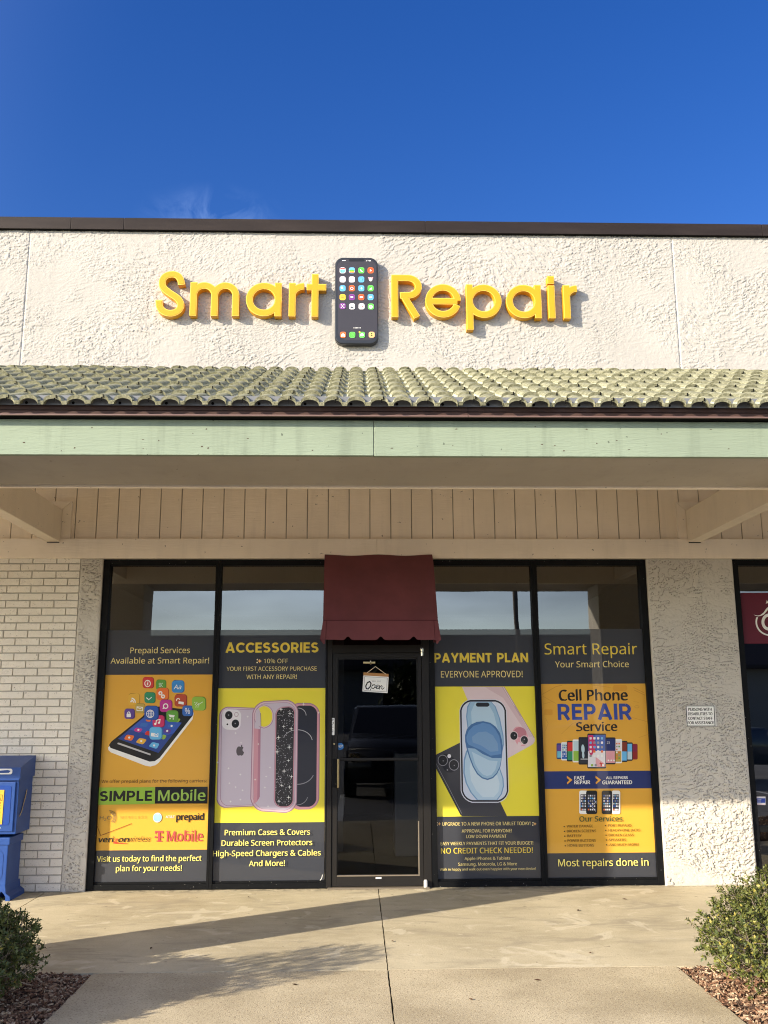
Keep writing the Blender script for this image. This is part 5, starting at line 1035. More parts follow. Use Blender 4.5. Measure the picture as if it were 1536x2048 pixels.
  ('P','white',[(.1658,1.1635),(.1699,1.1439),(.1901,1.1401),(.17,1.1365),(.1665,1.1169),(.1624,1.1365),(.1422,1.1403),(.1622,1.144)]),
  ('P','white',[(.0575,1.123),(.0616,1.1035),(.0818,1.0996),(.0618,1.096),(.0583,1.0766),(.0541,1.0961),(.034,1.0999),(.054,1.1035)]),
  ('P','white',[(.1607,1.0419),(.1638,1.027),(.1792,1.024),(.1639,1.0213),(.1612,1.0064),(.1581,1.0213),(.1427,1.0242),(.158,1.027)]),
  ('P','white',[(.1235,.9557),(.1277,.9363),(.1477,.9325),(.1278,.9289),(.1243,.9096),(.1202,.929),(.1001,.9328),(.12,.9363)]),
  ('P','white',[(.1909,.9024),(.194,.8876),(.2093,.8847),(.1941,.882),(.1914,.8672),(.1883,.882),(.173,.8849),(.1882,.8876)]),
  ('P','white',[(.1048,.8259),(.1079,.8112),(.1232,.8083),(.108,.8056),(.1054,.7909),(.1022,.8056),(.0869,.8085),(.1021,.8112)]),
  ('P','white',[(.1748,.8147),(.1784,.7976),(.196,.7943),(.1785,.7912),(.1754,.7742),(.1718,.7912),(.1541,.7946),(.1717,.7977)]),
  ('P','white',[(.1678,.7259),(.1714,.709),(.189,.7056),(.1715,.7025),(.1684,.6856),(.1648,.7026),(.1472,.7059),(.1647,.709)]),
  ('P','white',[(.0828,.6916),(.0862,.6758),(.1026,.6727),(.0863,.6698),(.0834,.6541),(.08,.6699),(.0636,.673),(.0799,.6759)]),
  ('P','white',[(.2913,1.5378),(.2944,1.5226),(.31,1.5196),(.2945,1.5168),(.2917,1.5016),(.2886,1.5168),(.273,1.5198),(.2885,1.5226)]),
  ('P','white',[(.4286,1.4564),(.4309,1.4447),(.4429,1.4424),(.431,1.4402),(.4288,1.4286),(.4264,1.4403),(.4145,1.4425),(.4264,1.4447)]),
  ('P','white',[(-.2132,1.4233),(-.2109,1.4128),(-.2001,1.4107),(-.2108,1.4088),(-.2125,1.3983),(-.2148,1.4088),(-.2256,1.4108),(-.2149,1.4128)]),
  ('P','white',[(-.3187,1.2788),(-.3164,1.2683),(-.3057,1.2663),(-.3163,1.2644),(-.318,1.254),(-.3203,1.2644),(-.331,1.2664),(-.3204,1.2684)]),
  ('P','white',[(-.2672,1.1926),(-.2649,1.1823),(-.2542,1.1802),(-.2648,1.1783),(-.2665,1.168),(-.2688,1.1783),(-.2795,1.1804),(-.2689,1.1823)]),
  ('P','white',[(-.3732,.9717),(-.3709,.9614),(-.3603,.9594),(-.3708,.9575),(-.3725,.9473),(-.3748,.9575),(-.3854,.9595),(-.3749,.9614)]),
  ('P','white',[(-.267,.9168),(-.2647,.9066),(-.2541,.9046),(-.2646,.9027),(-.2664,.8925),(-.2686,.9027),(-.2792,.9047),(-.2687,.9066)]),
  ('P','white',[(-.3625,.8432),(-.3602,.833),(-.3497,.831),(-.3601,.8291),(-.3618,.8189),(-.3641,.8291),(-.3747,.8311),(-.3642,.833)]),
  ('P','white',[(-.3059,.8091),(-.3036,.7989),(-.2931,.7969),(-.3035,.7951),(-.3053,.7849),(-.3075,.7951),(-.3181,.7971),(-.3077,.799)]),
  ('P','white',[(-.2426,.7818),(-.2403,.7716),(-.2298,.7696),(-.2402,.7677),(-.242,.7576),(-.2442,.7678),(-.2548,.7698),(-.2443,.7716)]),
  ('P','white',[(-.3476,.6853),(-.3454,.6752),(-.3348,.6732),(-.3452,.6713),(-.347,.6612),(-.3492,.6713),(-.3598,.6733),(-.3493,.6752)]),
  ('P','white',[(-.2614,.7014),(-.2591,.6913),(-.2486,.6893),(-.259,.6874),(-.2607,.6773),(-.263,.6874),(-.2735,.6894),(-.2631,.6913)]),
  ('P','white',[(-.0028,.9762),(-.0006,.9659),(.01,.9639),(-.0005,.962),(-.0024,.9517),(-.0046,.962),(-.0152,.964),(-.0047,.9659)]),
  ('P','white',[(-.0362,.8984),(-.034,.8882),(-.0234,.8862),(-.0339,.8843),(-.0357,.8741),(-.0379,.8843),(-.0485,.8863),(-.038,.8882)]),
  ('P','white',[(-.0447,.804),(-.0425,.7938),(-.0319,.7918),(-.0424,.7899),(-.0442,.7798),(-.0464,.79),(-.057,.792),(-.0465,.7938)]),
  ('P','white',[(-.0136,.6428),(-.0114,.6327),(-.0009,.6307),(-.0113,.6288),(-.0131,.6187),(-.0153,.6288),(-.0258,.6308),(-.0154,.6327)]),
  ('P','white',[(-.1124,1.1815),(-.1101,1.1711),(-.0994,1.1691),(-.11,1.1672),(-.1118,1.1568),(-.1141,1.1672),(-.1247,1.1692),(-.1142,1.1711)]),
  ('P','white',[(-.1334,.872),(-.1311,.8618),(-.1205,.8598),(-.131,.8579),(-.1328,.8477),(-.135,.8579),(-.1456,.86),(-.1351,.8618)]),
  ('P','white',[(-.4725,1.0232),(-.4701,1.0129),(-.4595,1.0109),(-.47,1.009),(-.4717,.9987),(-.474,1.009),(-.4846,1.011),(-.4741,1.0129)]),
  ('part','footer',None),
  ('T', 'ltext2', 'Premium Cases & Covers', -0.3909, 0.3612, 0.3871, 0.0463, 1, 0),
  ('T', 'ltext2', 'Durable Screen Protectors', -0.4158, 0.3829, 0.2989, 0.046, 1, 0),
  ('T', 'ltext2', 'High-Speed Chargers & Cables', -0.4899, 0.4583, 0.2116, 0.0459, 1, 0),
  ('T', 'ltext2', 'And More!', -0.1711, 0.143, 0.1266, 0.0457, 1, 0),
  ('L','white',.0052,[(.4342,-.0133),(.456,.0033),(.4696,.0246),(.4748,.0506)]),  # highlight of the curled film corner, drawn as a white stroke
 ],
 'payment': [
  ('part','film',None),
  ('P','film',[(-.4614999999999999,1.6717),(.4615,1.6717),(.4615,2.1950000000000003),(-.4614999999999999,2.1950000000000003)]),
  ('P','yellow',[(-.4614999999999999,.5291),(.4615,.5291),(.4615,1.6717),(-.4614999999999999,1.6717)]),
  ('P','film',[(-.4614999999999999,0),(.4615,0),(.4615,.5291),(-.4614999999999999,.5291)]),
  ('part','heading',None),
  ('K', 'htext', 'PAYMENT PLAN', -0.4603, 0.4117, 1.891, 0.0858, 0.2),
  ('part','lettering',None),
  ('T', 'ltext', 'EVERYONE APPROVED!', -0.3997, 0.3547, 1.7544, 0.0582, 0, 0),
  ('part','pink_phone_picture',None),
  ('P','pinkw',[(-.207,1.6695),(.1821,1.6679),(.4435,1.2141),(.4481,1.1864),(.4306,1.1554),(.3978,1.1362),(.1948,1.0314),(-.0545,1.2895)]),
  ('P','pinkw2',[(-.0017,1.6687),(.1821,1.6679),(.4367,1.2245),(.3935,1.2178),(.1683,1.5679)]),
  ('P','pinkd',[(.1605,1.668),(.1843,1.6679),(.4448,1.212),(.4325,1.2093)]),
  ('P','pinkw',[(.1655,1.668),(.1771,1.668),(.4377,1.212),(.4319,1.2107)]),
  ('L','pinkd',.0045,[(.2741,1.5007),(.2738,1.4902),(.3226,1.4046),(.3326,1.4024)]),
  ('Q','rose',[(.2184,1.2846),(.3403,1.3326),(.4078,1.1762),(.304,1.1078)],.0632),
  ('Q','rosed',[(.2381,1.2741),(.3363,1.3222),(.394,1.2317),(.2859,1.2045)],.0446),
  ('C','pinkw',.2567,1.2289,.0387,.0416),
  ('C','black',.2567,1.2289,.0327,.0357),
  ('C','grey',.264,1.2337,.0059,.0059),
  ('C','pinkw',.3511,1.1903,.0387,.0416),
  ('C','black',.3511,1.1903,.0327,.0357),
  ('C','grey',.3513,1.1973,.0059,.0059),
  ('C','pinkw',.3071,1.1574,.0178,.0193),
  ('L','rosed',.0045,[(.3228,1.1573),(.3221,1.163),(.3195,1.168),(.3155,1.1717),(.3104,1.1737),(.305,1.1738)]),
  ('C','rosed',.3205,1.2792,.0067,.0067),
  ('part','black_phone_picture',None),
  ('P','char',[(-.4843,1.0163),(-.4775,1.0437),(-.4502,1.0695),(-.239,1.1701),(.0728,.7407),(.1721,.5286),(-.2291,.5317),(-.4832,.9958)]),
  ('P','char2',[(-.4843,1.0163),(-.4783,.9958),(-.2291,.5317),(-.245,.5411),(-.4846,.9958)]),
  ('L','grey',.0037,[(-.4654,1.0025),(-.3491,.7841),(-.2342,.5545)]),
  ('Q','char2',[(-.4492,1.0435),(-.3257,1.0963),(-.2527,.95),(-.353,.8791)],.0632),
  ('Q','black2',[(-.4436,1.0407),(-.3279,1.0894),(-.2583,.9521),(-.3529,.8859)],.0595),
  ('C','grey',-.3959,1.0158,.0461,.0491),
  ('C','black',-.3959,1.0158,.0402,.0431),
  ('C','char2',-.3959,1.0158,.0223,.0238),
  ('C','black',-.3959,1.0158,.0164,.0178),
  ('C','grey',-.3924,1.0117,.0052,.0052),
  ('C','grey',-.2961,.9755,.0461,.0491),
  ('C','black',-.2961,.9755,.0402,.0431),
  ('C','char2',-.2961,.9755,.0223,.0238),
  ('C','black',-.2961,.9755,.0164,.0178),
  ('C','grey',-.2926,.9714,.0052,.0052),
  ('C','pale',-.3371,1.0531,.0164,.0178),
  ('C','grey',-.3556,.9322,.0067,.0067),
  ('part','blue_phone_picture',None),
  ('Q','silver2',[(-.2359,1.5569),(.1967,1.5551),(.1954,.644),(-.2393,.6471)],.1004),
  ('Q','black2',[(-.2303,1.5513),(.1915,1.5495),(.1907,.6521),(-.2321,.6551)],.0952),
  ('Q','screen',[(-.2156,1.5358),(.1766,1.5341),(.1771,.667),(-.217,.6698)],.0803),
  ('P','b3',[(-.1381,1.5341),(.0594,1.5332),(.0977,1.4909),(.1341,1.3859),(.1618,1.2329),(.1628,1.1499),(.1467,1.088),(-.0588,1.1167),(-.1651,1.29),(-.1769,1.4013),(-.1642,1.4921)]),
  ('P','b2',[(-.131,1.5326),(.0522,1.5318),(.087,1.491),(.1234,1.386),(.1511,1.2329),(.1529,1.15),(-.0586,1.1236),(-.1544,1.29),(-.1662,1.4013),(-.1536,1.4851)]),
  ('P','b1',[(-.0916,1.5268),(.0233,1.5263),(.078,1.4281),(.1098,1.2886),(-.0562,1.2202),(-.1251,1.3245),(-.1295,1.443)]),
  ('P','b3',[(-.1837,1.0968),(-.2066,1.0215),(-.2126,.9054),(-.1934,.817),(-.1529,.7355),(-.0981,.6703),(.0919,.669),(.1322,.72),(.1533,.7875),(.1504,.8555),(.1211,.9443),(.0132,1.1508),(-.1291,1.1516)]),
  ('P','b1',[(-.1733,1.083),(-.1947,1.0146),(-.1999,.9054),(-.1807,.8169),(-.1402,.7354),(-.0854,.6729),(.0814,.6717),(.1216,.7201),(.142,.7876),(.1398,.8555),(.1138,.9375),(.0129,1.137),(-.1297,1.124)]),
  ('P','b0',[(-.1317,1.0416),(-.1551,.946),(-.1435,.837),(-.0962,.7486),(-.0412,.6942),(.0574,.6935),(.101,.7405),(.1136,.8082),(.0979,.8762)]),
  ('P','b5',[(-.1899,1.2347),(-.1723,1.2901),(-.132,1.3315),(-.0815,1.3535),(-.0205,1.3602),(.0435,1.346),(.0926,1.3109),(.1303,1.2538),(.1462,1.1915),(.1513,1.1224),(.1417,1.04),(.1251,.9579),(.0949,.8967),(.0549,.8575),(.005,.8415),(-.0441,.8567),(-.0891,.8944),(-.1265,.9595),(-.1565,1.0418),(-.1795,1.1243),(-.1897,1.1795)]),
  ('P','b4',[(-.1774,1.2209),(-.1547,1.2761),(-.1109,1.3175),(-.0209,1.3463),(.0431,1.3306),(.0884,1.2887),(.1223,1.2262),(.1343,1.1501),(.1354,1.0675),(.0391,1.0543),(-.059,1.1099),(-.1576,1.1517),(-.1747,1.1794)]),
  ('P','b3',[(-.1275,1.2206),(-.0694,1.2618),(.0021,1.2684),(.0654,1.2334),(.1062,1.1641),(.1113,1.0951),(.04,1.0887),(-.0439,1.1442),(-.1215,1.1722)]),
  ('P','b2',[(-.1688,1.1242),(-.1015,1.117),(-.0316,1.0685),(.0527,1.0337),(.138,1.0331),(.118,.958),(.088,.9022),(.0517,.8684),(.0053,.8537),(-.0403,.8669),(-.0819,.9033),(-.1179,.9662),(-.1471,1.0486)]),
  ('P','b1',[(-.1306,1.0896),(-.0604,1.0549),(.0238,1.0133),(.1016,1.0059),(.0782,.9309),(.0416,.8868),(.0024,.8768),(-.0362,.8907),(-.0707,.925),(-.1046,.9867)]),
  ('Q','black2',[(-.0844,1.5268),(.0412,1.5263),(.0402,1.4891),(-.0853,1.4897)],.0201),
  ('part','footer',None),
  ('T', 'ltext', 'UPGRADE TO A NEW PHONE OR TABLET TODAY!', -0.4097, 0.3801, 0.4512, 0.0294, 1, 0),
  ('P','peach',[(-.4357,.4818),(-.4307,.4721),(-.4206,.467),(-.4308,.4621),(-.4362,.4525),(-.4413,.4622),(-.4514,.4673),(-.4411,.4722)]),
  ('C','cream',-.4535,.4778,.0056,.0056),
  ('C','cream',-.4554,.4568,.0056,.0056),
  ('P','peach',[(.4211,.4752),(.426,.4655),(.436,.4604),(.4256,.4555),(.42,.4458),(.4151,.4555),(.4051,.4606),(.4155,.4655)]),
  ('C','cream',.4032,.4712,.0056,.0056),
  ('C','cream',.4009,.4501,.0056,.0056),
  ('T', 'ltext', 'APPROVAL FOR EVERYONE!', -0.2376, 0.2098, 0.3913, 0.0279, 1, 0),
  ('T', 'ltext', 'LOW DOWN PAYMENT', -0.1968, 0.1629, 0.3448, 0.0266, 1, 0),
  ('T', 'ltext', 'EASY WEEKLY PAYMENTS THAT FIT YOUR BUDGET!', -0.4278, 0.3986, 0.2858, 0.0272, 1, 0),
  ('T', 'htext', 'NO CREDIT CHECK NEEDED!', -0.4255, 0.3925, 0.2152, 0.0462, 1, 0),
  ('T', 'ltext', 'Apple iPhones & Tablets', -0.2169, 0.1885, 0.1598, 0.0244, 1, 0),
  ('T', 'ltext', 'Samsung, Motorola, LG & More', -0.2748, 0.2481, 0.1113, 0.0256, 1, 0),
  ('T', 'ltext', 'Walk in happy and walk out even happier with your new device!', -0.4382, 0.4137, 0.0719, 0.0203, 1, 0),
 ],
 'repair': [
  ('part','film',None),
  ('P','film',[(-.48750000000000027,1.6923),(.4874999999999998,1.6923),(.4874999999999998,2.1950000000000003),(-.48750000000000027,2.1950000000000003)]),
  ('P','orange',[(-.48750000000000027,.9142),(.4874999999999998,.9142),(.4874999999999998,1.6923),(-.48750000000000027,1.6923)]),
  ('P','bandblue',[(-.48750000000000027,.7602),(.4874999999999998,.7602),(.4874999999999998,.9142),(-.48750000000000027,.9142)]),
  ('P','orange',[(-.48750000000000027,.2092),(.4874999999999998,.2092),(.4874999999999998,.7602),(-.48750000000000027,.7602)]),
  ('P','film',[(-.48750000000000027,0),(.4874999999999998,0),(.4874999999999998,.2092),(-.48750000000000027,.2092)]),
  ('part','heading',None),
  ('T', 'htext', 'Smart Repair', -0.437, 0.4298, 1.9615, 0.0996, 0, 0),
  ('T', 'ltext', 'Your Smart Choice', -0.3436, 0.3447, 1.843, 0.0547, 0, 0),
  ('part','tool_pattern',None),
  ('L','orange2',.0059,[(-.4757,1.5972),(-.3427,1.6682),(-.2852,1.6799)]),
  ('L','orange2',.0042,[(-.4682,1.5813),(-.3412,1.5095)]),
  ('Q','orange3',[(.1841,1.6805),(.319,1.68),(.3159,1.6258),(.1812,1.6263)],.0201),
  ('L','orange2',.0067,[(.375,1.6574),(.4703,1.6092)]),
  ('L','orange2',.0067,[(.3818,1.6335),(.4811,1.5853)]),
  ('L','orange2',.0042,[(.343,1.388),(.4869,1.3479)]),
  ('L','orange2',.0033,[(-.312,1.2422),(-.2029,1.3356),(-.0631,1.382)]),
  ('Q','orange3',[(-.4606,1.4627),(-.3837,1.4623),(-.3858,1.4111),(-.4626,1.4115)],.0084),
  ('L','orange2',.0042,[(.4186,1.4824),(.4149,1.4889),(.4045,1.493),(.3915,1.4931),(.3806,1.4891),(.3762,1.4826),(.3799,1.4761),(.3902,1.472),(.4033,1.4719),(.4141,1.4759),(.4186,1.4824)]),
  ('L','orange2',.0042,[(-.0159,1.6829),(.1625,1.6583)]),
  ('L','orange2',.0033,[(-.4709,1.5101),(-.3808,1.5334)]),
  ('L','orange2',.0033,[(.3676,1.5302),(.416,1.522)]),
  ('L','orange2',.0033,[(-.4516,1.3839),(-.4292,1.3367),(-.4559,1.2742)]),
  ('L','orange2',.0033,[(.3973,1.2072),(.4964,1.238)]),
  ('part','title',None),
  ('T', 'black', 'Cell Phone', -0.3219, 0.3192, 1.5413, 0.0938, 3, 0),
  ('K', 'repairblue', 'REPAIR', -0.3373, 0.3442, 1.3676, 0.1443, 0.19),
  ('T', 'black', 'Service', -0.1753, 0.2064, 1.2679, 0.076, 3, 0),
  ('part','phone_row_picture',None),
  ('Q','navyd',[(-.3598,1.1607),(-.3075,1.1604),(-.3135,1.0209),(-.3656,1.0212)],.01),
  ('Q','pur',[(-.3539,1.1482),(-.3144,1.148),(-.3169,1.0905),(-.3563,1.0908)],.0017),
  ('Q','cyan',[(-.3563,1.0908),(-.3169,1.0905),(-.3194,1.0333),(-.3587,1.0335)],.0017),
  ('Q','redd',[(.3293,1.1514),(.3842,1.1511),(.376,1.0129),(.3213,1.0132)],.01),
  ('Q','crimd',[(.335,1.1389),(.377,1.1387),(.3737,1.0819),(.3317,1.0821)],.0017),
  ('Q','redd',[(.3317,1.0821),(.3737,1.0819),(.3703,1.0253),(.3284,1.0255)],.0017),
  ('Q','white',[(-.3167,1.1698),(-.2572,1.1694),(-.2642,1.009),(-.3236,1.0093)],.01),
  ('Q','paleblue',[(-.3108,1.1573),(-.2641,1.157),(-.2671,1.0895),(-.3137,1.0897)],.0017),
  ('Q','blu',[(-.3137,1.0897),(-.2671,1.0895),(-.2701,1.0214),(-.3166,1.0216)],.0017),
  ('Q','black2',[(.2775,1.1649),(.3398,1.1646),(.3303,1.0015),(.2683,1.0019)],.01),
  ('Q','sky',[(.2833,1.1524),(.3326,1.1522),(.3286,1.0829),(.2794,1.0832)],.0017),
  ('Q','paleblue',[(.2794,1.0832),(.3286,1.0829),(.3245,1.0139),(.2754,1.0142)],.0017),
  ('Q','black2',[(-.2647,1.1811),(-.2051,1.1808),(-.2133,.9994),(-.2727,.9998)],.01),
  ('Q','red',[(-.2588,1.1687),(-.2121,1.1684),(-.2156,1.0899),(-.2623,1.0902)],.0017),
  ('Q','teal',[(-.2623,1.0902),(-.2156,1.0899),(-.2192,1.0118),(-.2657,1.0121)],.0017),
  ('Q','black2',[(.2298,1.1785),(.292,1.1781),(.2814,.9918),(.2194,.9921)],.01),
  ('Q','rustd',[(.2356,1.1659),(.2849,1.1657),(.2802,1.0848),(.2311,1.0851)],.0017),
  ('Q','sky',[(.2311,1.0851),(.2802,1.0848),(.2757,1.0042),(.2266,1.0045)],.0017),
  ('Q','white',[(-.211,1.1933),(-.1497,1.193),(-.1591,.9913),(-.2201,.9917)],.01),
  ('Q','paleblue',[(-.2051,1.1808),(-.1567,1.1806),(-.1609,1.092),(-.2091,1.0922)],.0017),
  ('Q','lime',[(-.2091,1.0922),(-.1609,1.092),(-.165,1.0037),(-.2131,1.004)],.0017),
  ('Q','white',[(.1701,1.1952),(.2428,1.1948),(.2309,.9813),(.1585,.9817)],.01),
  ('Q','pale',[(.1759,1.1826),(.2357,1.1823),(.2304,1.0882),(.1708,1.0885)],.0017),
  ('Q','olive',[(.1708,1.0885),(.2304,1.0882),(.2252,.9937),(.1656,.994)],.0017),
  ('Q','black',[(-.156,1.2141),(-.06,1.2136),(-.0718,.9707),(-.1673,.9713)],.01),
  ('Q','dark',[(-.1501,1.2016),(-.067,1.2011),(-.0723,1.0922),(-.1552,1.0927)],.0017),
  ('Q','dark',[(-.1552,1.0927),(-.0723,1.0922),(-.0776,.9831),(-.1603,.9836)],.0017),
  ('Q','black2',[(.082,1.2105),(.1838,1.2099),(.1709,.9716),(.0696,.9722)],.01),
  ('Q','bandblue',[(.0878,1.1979),(.1767,1.1975),(.1709,1.0908),(.0823,1.0913)],.0017),
  ('Q','rose',[(.0823,1.0913),(.1709,1.0908),(.1651,.984),(.0767,.9845)],.0017),
  ('Q','black2',[(-.0738,1.2449),(.0983,1.244),(.0822,.9359),(-.0887,.9369)],.01),
  ('Q','navy',[(-.0679,1.2323),(.0912,1.2315),(.0838,1.0898),(-.0748,1.0907)],.0017),
  ('Q','pale',[(-.0748,1.0907),(.0838,1.0898),(.0764,.9482),(-.0817,.9492)],.0017),
  ('P','crim',[(-.0656,1.2316),(-.0219,1.2313),(.0053,1.1314),(-.0476,1.0386),(-.0694,1.0852)]),
  ('P','rose',[(-.0074,1.0384),(.0738,.976),(.0725,.9513),(-.0117,.9519)]),
  ('P','red',[(.0304,.9917),(.0734,.9683),(.0725,.9513),(.0123,.9517)]),
  ('Q','pale',[(-.0551,1.2135),(-.0349,1.2134),(-.036,1.1924),(-.0562,1.1925)],.0042),
  ('Q','sky',[(-.057,1.1746),(-.0369,1.1745),(-.0379,1.1534),(-.0581,1.1535)],.0042),
  ('Q','pale',[(-.0589,1.1357),(-.0388,1.1355),(-.0398,1.1146),(-.06,1.1147)],.0042),
  ('Q','white',[(-.0608,1.0968),(-.0407,1.0967),(-.0417,1.0758),(-.0618,1.0759)],.0042),
  ('Q','grey',[(-.0627,1.0581),(-.0426,1.0579),(-.0436,1.037),(-.0637,1.0372)],.0042),
  ('Q','lime',[(-.0539,.9753),(-.033,.9751),(-.034,.9551),(-.0549,.9552)],.0042),
  ('Q','white',[(-.0204,1.2134),(-.0002,1.2132),(-.0013,1.1922),(-.0215,1.1923)],.0042),
  ('Q','grey',[(-.0224,1.1744),(-.0022,1.1743),(-.0032,1.1532),(-.0234,1.1534)],.0042),
  ('Q','sky',[(-.0243,1.1355),(-.0041,1.1353),(-.0052,1.1144),(-.0253,1.1145)],.0042),
  ('Q','ora',[(-.0262,1.0966),(-.0061,1.0965),(-.0071,1.0756),(-.0273,1.0757)],.0042),
  ('Q','white',[(-.0281,1.0579),(-.008,1.0577),(-.0091,1.0368),(-.0292,1.037)],.0042),
  ('Q','grey',[(-.0202,.9751),(.0007,.9749),(-.0003,.9549),(-.0212,.955)],.0042),
  ('Q','pale',[(.0143,1.2132),(.0345,1.2131),(.0334,1.192),(.0132,1.1921)],.0042),
  ('Q','grey',[(.0123,1.1742),(.0325,1.1741),(.0314,1.153),(.0113,1.1532)],.0042),
  ('Q','white',[(.0104,1.1353),(.0305,1.1352),(.0295,1.1142),(.0093,1.1143)],.0042),
  ('Q','pale',[(.0084,1.0964),(.0285,1.0963),(.0275,1.0754),(.0074,1.0755)],.0042),
  ('Q','white',[(.0065,1.0577),(.0266,1.0575),(.0255,1.0366),(.0054,1.0367)],.0042),
  ('Q','rose',[(.0135,.9749),(.0344,.9747),(.0334,.9547),(.0125,.9548)],.0042),
  ('Q','sky',[(.049,1.213),(.0692,1.2129),(.0681,1.1918),(.0479,1.1919)],.0042),
  ('Q','pale',[(.047,1.174),(.0672,1.1739),(.0661,1.1529),(.0459,1.153)],.0042),
  ('Q','grey',[(.045,1.1351),(.0652,1.135),(.0641,1.114),(.044,1.1141)],.0042),
  ('Q','ora',[(.043,1.0962),(.0632,1.0961),(.0621,1.0752),(.042,1.0753)],.0042),
  ('Q','white',[(.041,1.0575),(.0612,1.0573),(.0601,1.0364),(.04,1.0365)],.0042),
  ('Q','white',[(.0472,.9746),(.0681,.9745),(.0671,.9545),(.0462,.9546)],.0042),
  ('C','paleblue',-.1206,1.1088,.0151,.0402),
  ('C','paleblue',-.1208,1.0545,.011,.0294),
  ('Q','silver',[(-.1464,1.0237),(-.0805,1.0233),(-.0809,1.0156),(-.1467,1.016)],.0),
  ('T', 'white', '23', 0.1016, 0.1274, 1.1526, 0.021, 0, 0),
  ('Q','rose',[(.0913,1.0494),(.1662,1.049),(.1658,1.0412),(.0909,1.0417)],.0),
  ('C','white',.1076,1.0067,.0075,.0075),
  ('C','white',.1333,1.0066,.0075,.0075),
  ('C','white',.1591,1.0064,.0075,.0075),
  ('Q','grey',[(-.3065,1.1448),(-.2977,1.1448),(-.2981,1.1347),(-.307,1.1347)],.0017),
  ('Q','navy',[(-.3073,1.1262),(-.2985,1.1261),(-.2989,1.116),(-.3078,1.1161)],.0017),
  ('Q','grey',[(-.3081,1.1075),(-.2993,1.1075),(-.2997,1.0974),(-.3086,1.0975)],.0017),
  ('Q','grey',[(-.3089,1.0889),(-.3001,1.0889),(-.3005,1.0788),(-.3094,1.0789)],.0017),
  ('Q','white',[(-.3097,1.0703),(-.3009,1.0703),(-.3013,1.0602),(-.3102,1.0603)],.0017),
  ('Q','white',[(-.3105,1.0518),(-.3017,1.0517),(-.3021,1.0417),(-.311,1.0417)],.0017),
  ('Q','grey',[(-.2921,1.1447),(-.2832,1.1447),(-.2836,1.1346),(-.2925,1.1346)],.0017),
  ('Q','navy',[(-.2929,1.1261),(-.284,1.126),(-.2845,1.1159),(-.2933,1.116)],.0017),
  ('Q','white',[(-.2937,1.1075),(-.2848,1.1074),(-.2853,1.0973),(-.2941,1.0974)],.0017),
  ('Q','navy',[(-.2945,1.0889),(-.2856,1.0888),(-.2861,1.0787),(-.2949,1.0788)],.0017),
  ('Q','white',[(-.2953,1.0703),(-.2864,1.0702),(-.2869,1.0601),(-.2957,1.0602)],.0017),
  ('Q','navy',[(-.2961,1.0517),(-.2873,1.0516),(-.2877,1.0416),(-.2965,1.0416)],.0017),
  ('Q','navy',[(-.2776,1.1446),(-.2687,1.1446),(-.2692,1.1345),(-.278,1.1345)],.0017),
  ('Q','grey',[(-.2784,1.126),(-.2695,1.126),(-.27,1.1159),(-.2788,1.1159)],.0017),
  ('Q','grey',[(-.2792,1.1074),(-.2704,1.1073),(-.2708,1.0972),(-.2796,1.0973)],.0017),
  ('Q','white',[(-.28,1.0888),(-.2712,1.0887),(-.2716,1.0786),(-.2804,1.0787)],.0017),
  ('Q','white',[(-.2808,1.0702),(-.272,1.0701),(-.2724,1.0601),(-.2813,1.0601)],.0017),
  ('Q','white',[(-.2816,1.0516),(-.2728,1.0515),(-.2732,1.0415),(-.2821,1.0415)],.0017),
  ('Q','ora',[(.186,1.1615),(.199,1.1615),(.1982,1.1475),(.1853,1.1475)],.0025),
  ('Q','grey',[(.1846,1.1358),(.1976,1.1358),(.1968,1.1218),(.1839,1.1218)],.0025),
  ('Q','ora',[(.1832,1.1102),(.1961,1.1101),(.1954,1.0961),(.1825,1.0962)],.0025),
  ('Q','white',[(.1818,1.0846),(.1947,1.0845),(.194,1.0705),(.1811,1.0706)],.0025),
  ('Q','ora',[(.1804,1.059),(.1933,1.0589),(.1926,1.0449),(.1797,1.045)],.0025),
  ('Q','ora',[(.1791,1.0334),(.1919,1.0333),(.1912,1.0194),(.1783,1.0195)],.0025),
  ('Q','ora',[(.207,1.1614),(.22,1.1614),(.2192,1.1473),(.2063,1.1474)],.0025),
  ('Q','green2',[(.2056,1.1357),(.2185,1.1357),(.2178,1.1217),(.2049,1.1217)],.0025),
  ('Q','white',[(.2042,1.1101),(.2171,1.11),(.2163,1.096),(.2034,1.0961)],.0025),
  ('Q','ora',[(.2028,1.0844),(.2157,1.0844),(.2149,1.0704),(.202,1.0705)],.0025),
  ('Q','grey',[(.2014,1.0588),(.2143,1.0588),(.2135,1.0448),(.2006,1.0449)],.0025),
  ('Q','green2',[(.2,1.0333),(.2129,1.0332),(.2121,1.0193),(.1992,1.0193)],.0025),
  ('part','blue_band_lettering',None),
  ('P','ora2',[(-.2781,.8752),(-.2294,.8381),(-.2782,.8002),(-.2791,.817),(-.2558,.8375),(-.279,.8553)]),
  ('P','ora2',[(-.0173,.8736),(.0313,.8364),(-.0178,.7984),(-.0186,.8153),(.0049,.8358),(-.0183,.8536)]),
  ('T', 'white', 'FAST', -0.2109, -0.1134, 0.8407, 0.0306, 3, 0),
  ('T', 'white', 'REPAIR', -0.2127, -0.0689, 0.8015, 0.0307, 3, 0),
  ('T', 'white', 'ALL REPAIRS', 0.0773, 0.2753, 0.8432, 0.0237, 3, 0),
  ('T', 'white', 'GUARANTEED', 0.0406, 0.3128, 0.7987, 0.0314, 3, 0),
  ('part','broken_phone_picture',None),
  ('Q','white',[(-.1722,.7452),(-.094,.7447),(-.1038,.5419),(-.1816,.5425)],.0151),
  ('Q','dark',[(-.1625,.7131),(-.1067,.7127),(-.1135,.5707),(-.1692,.5712)],.0025),
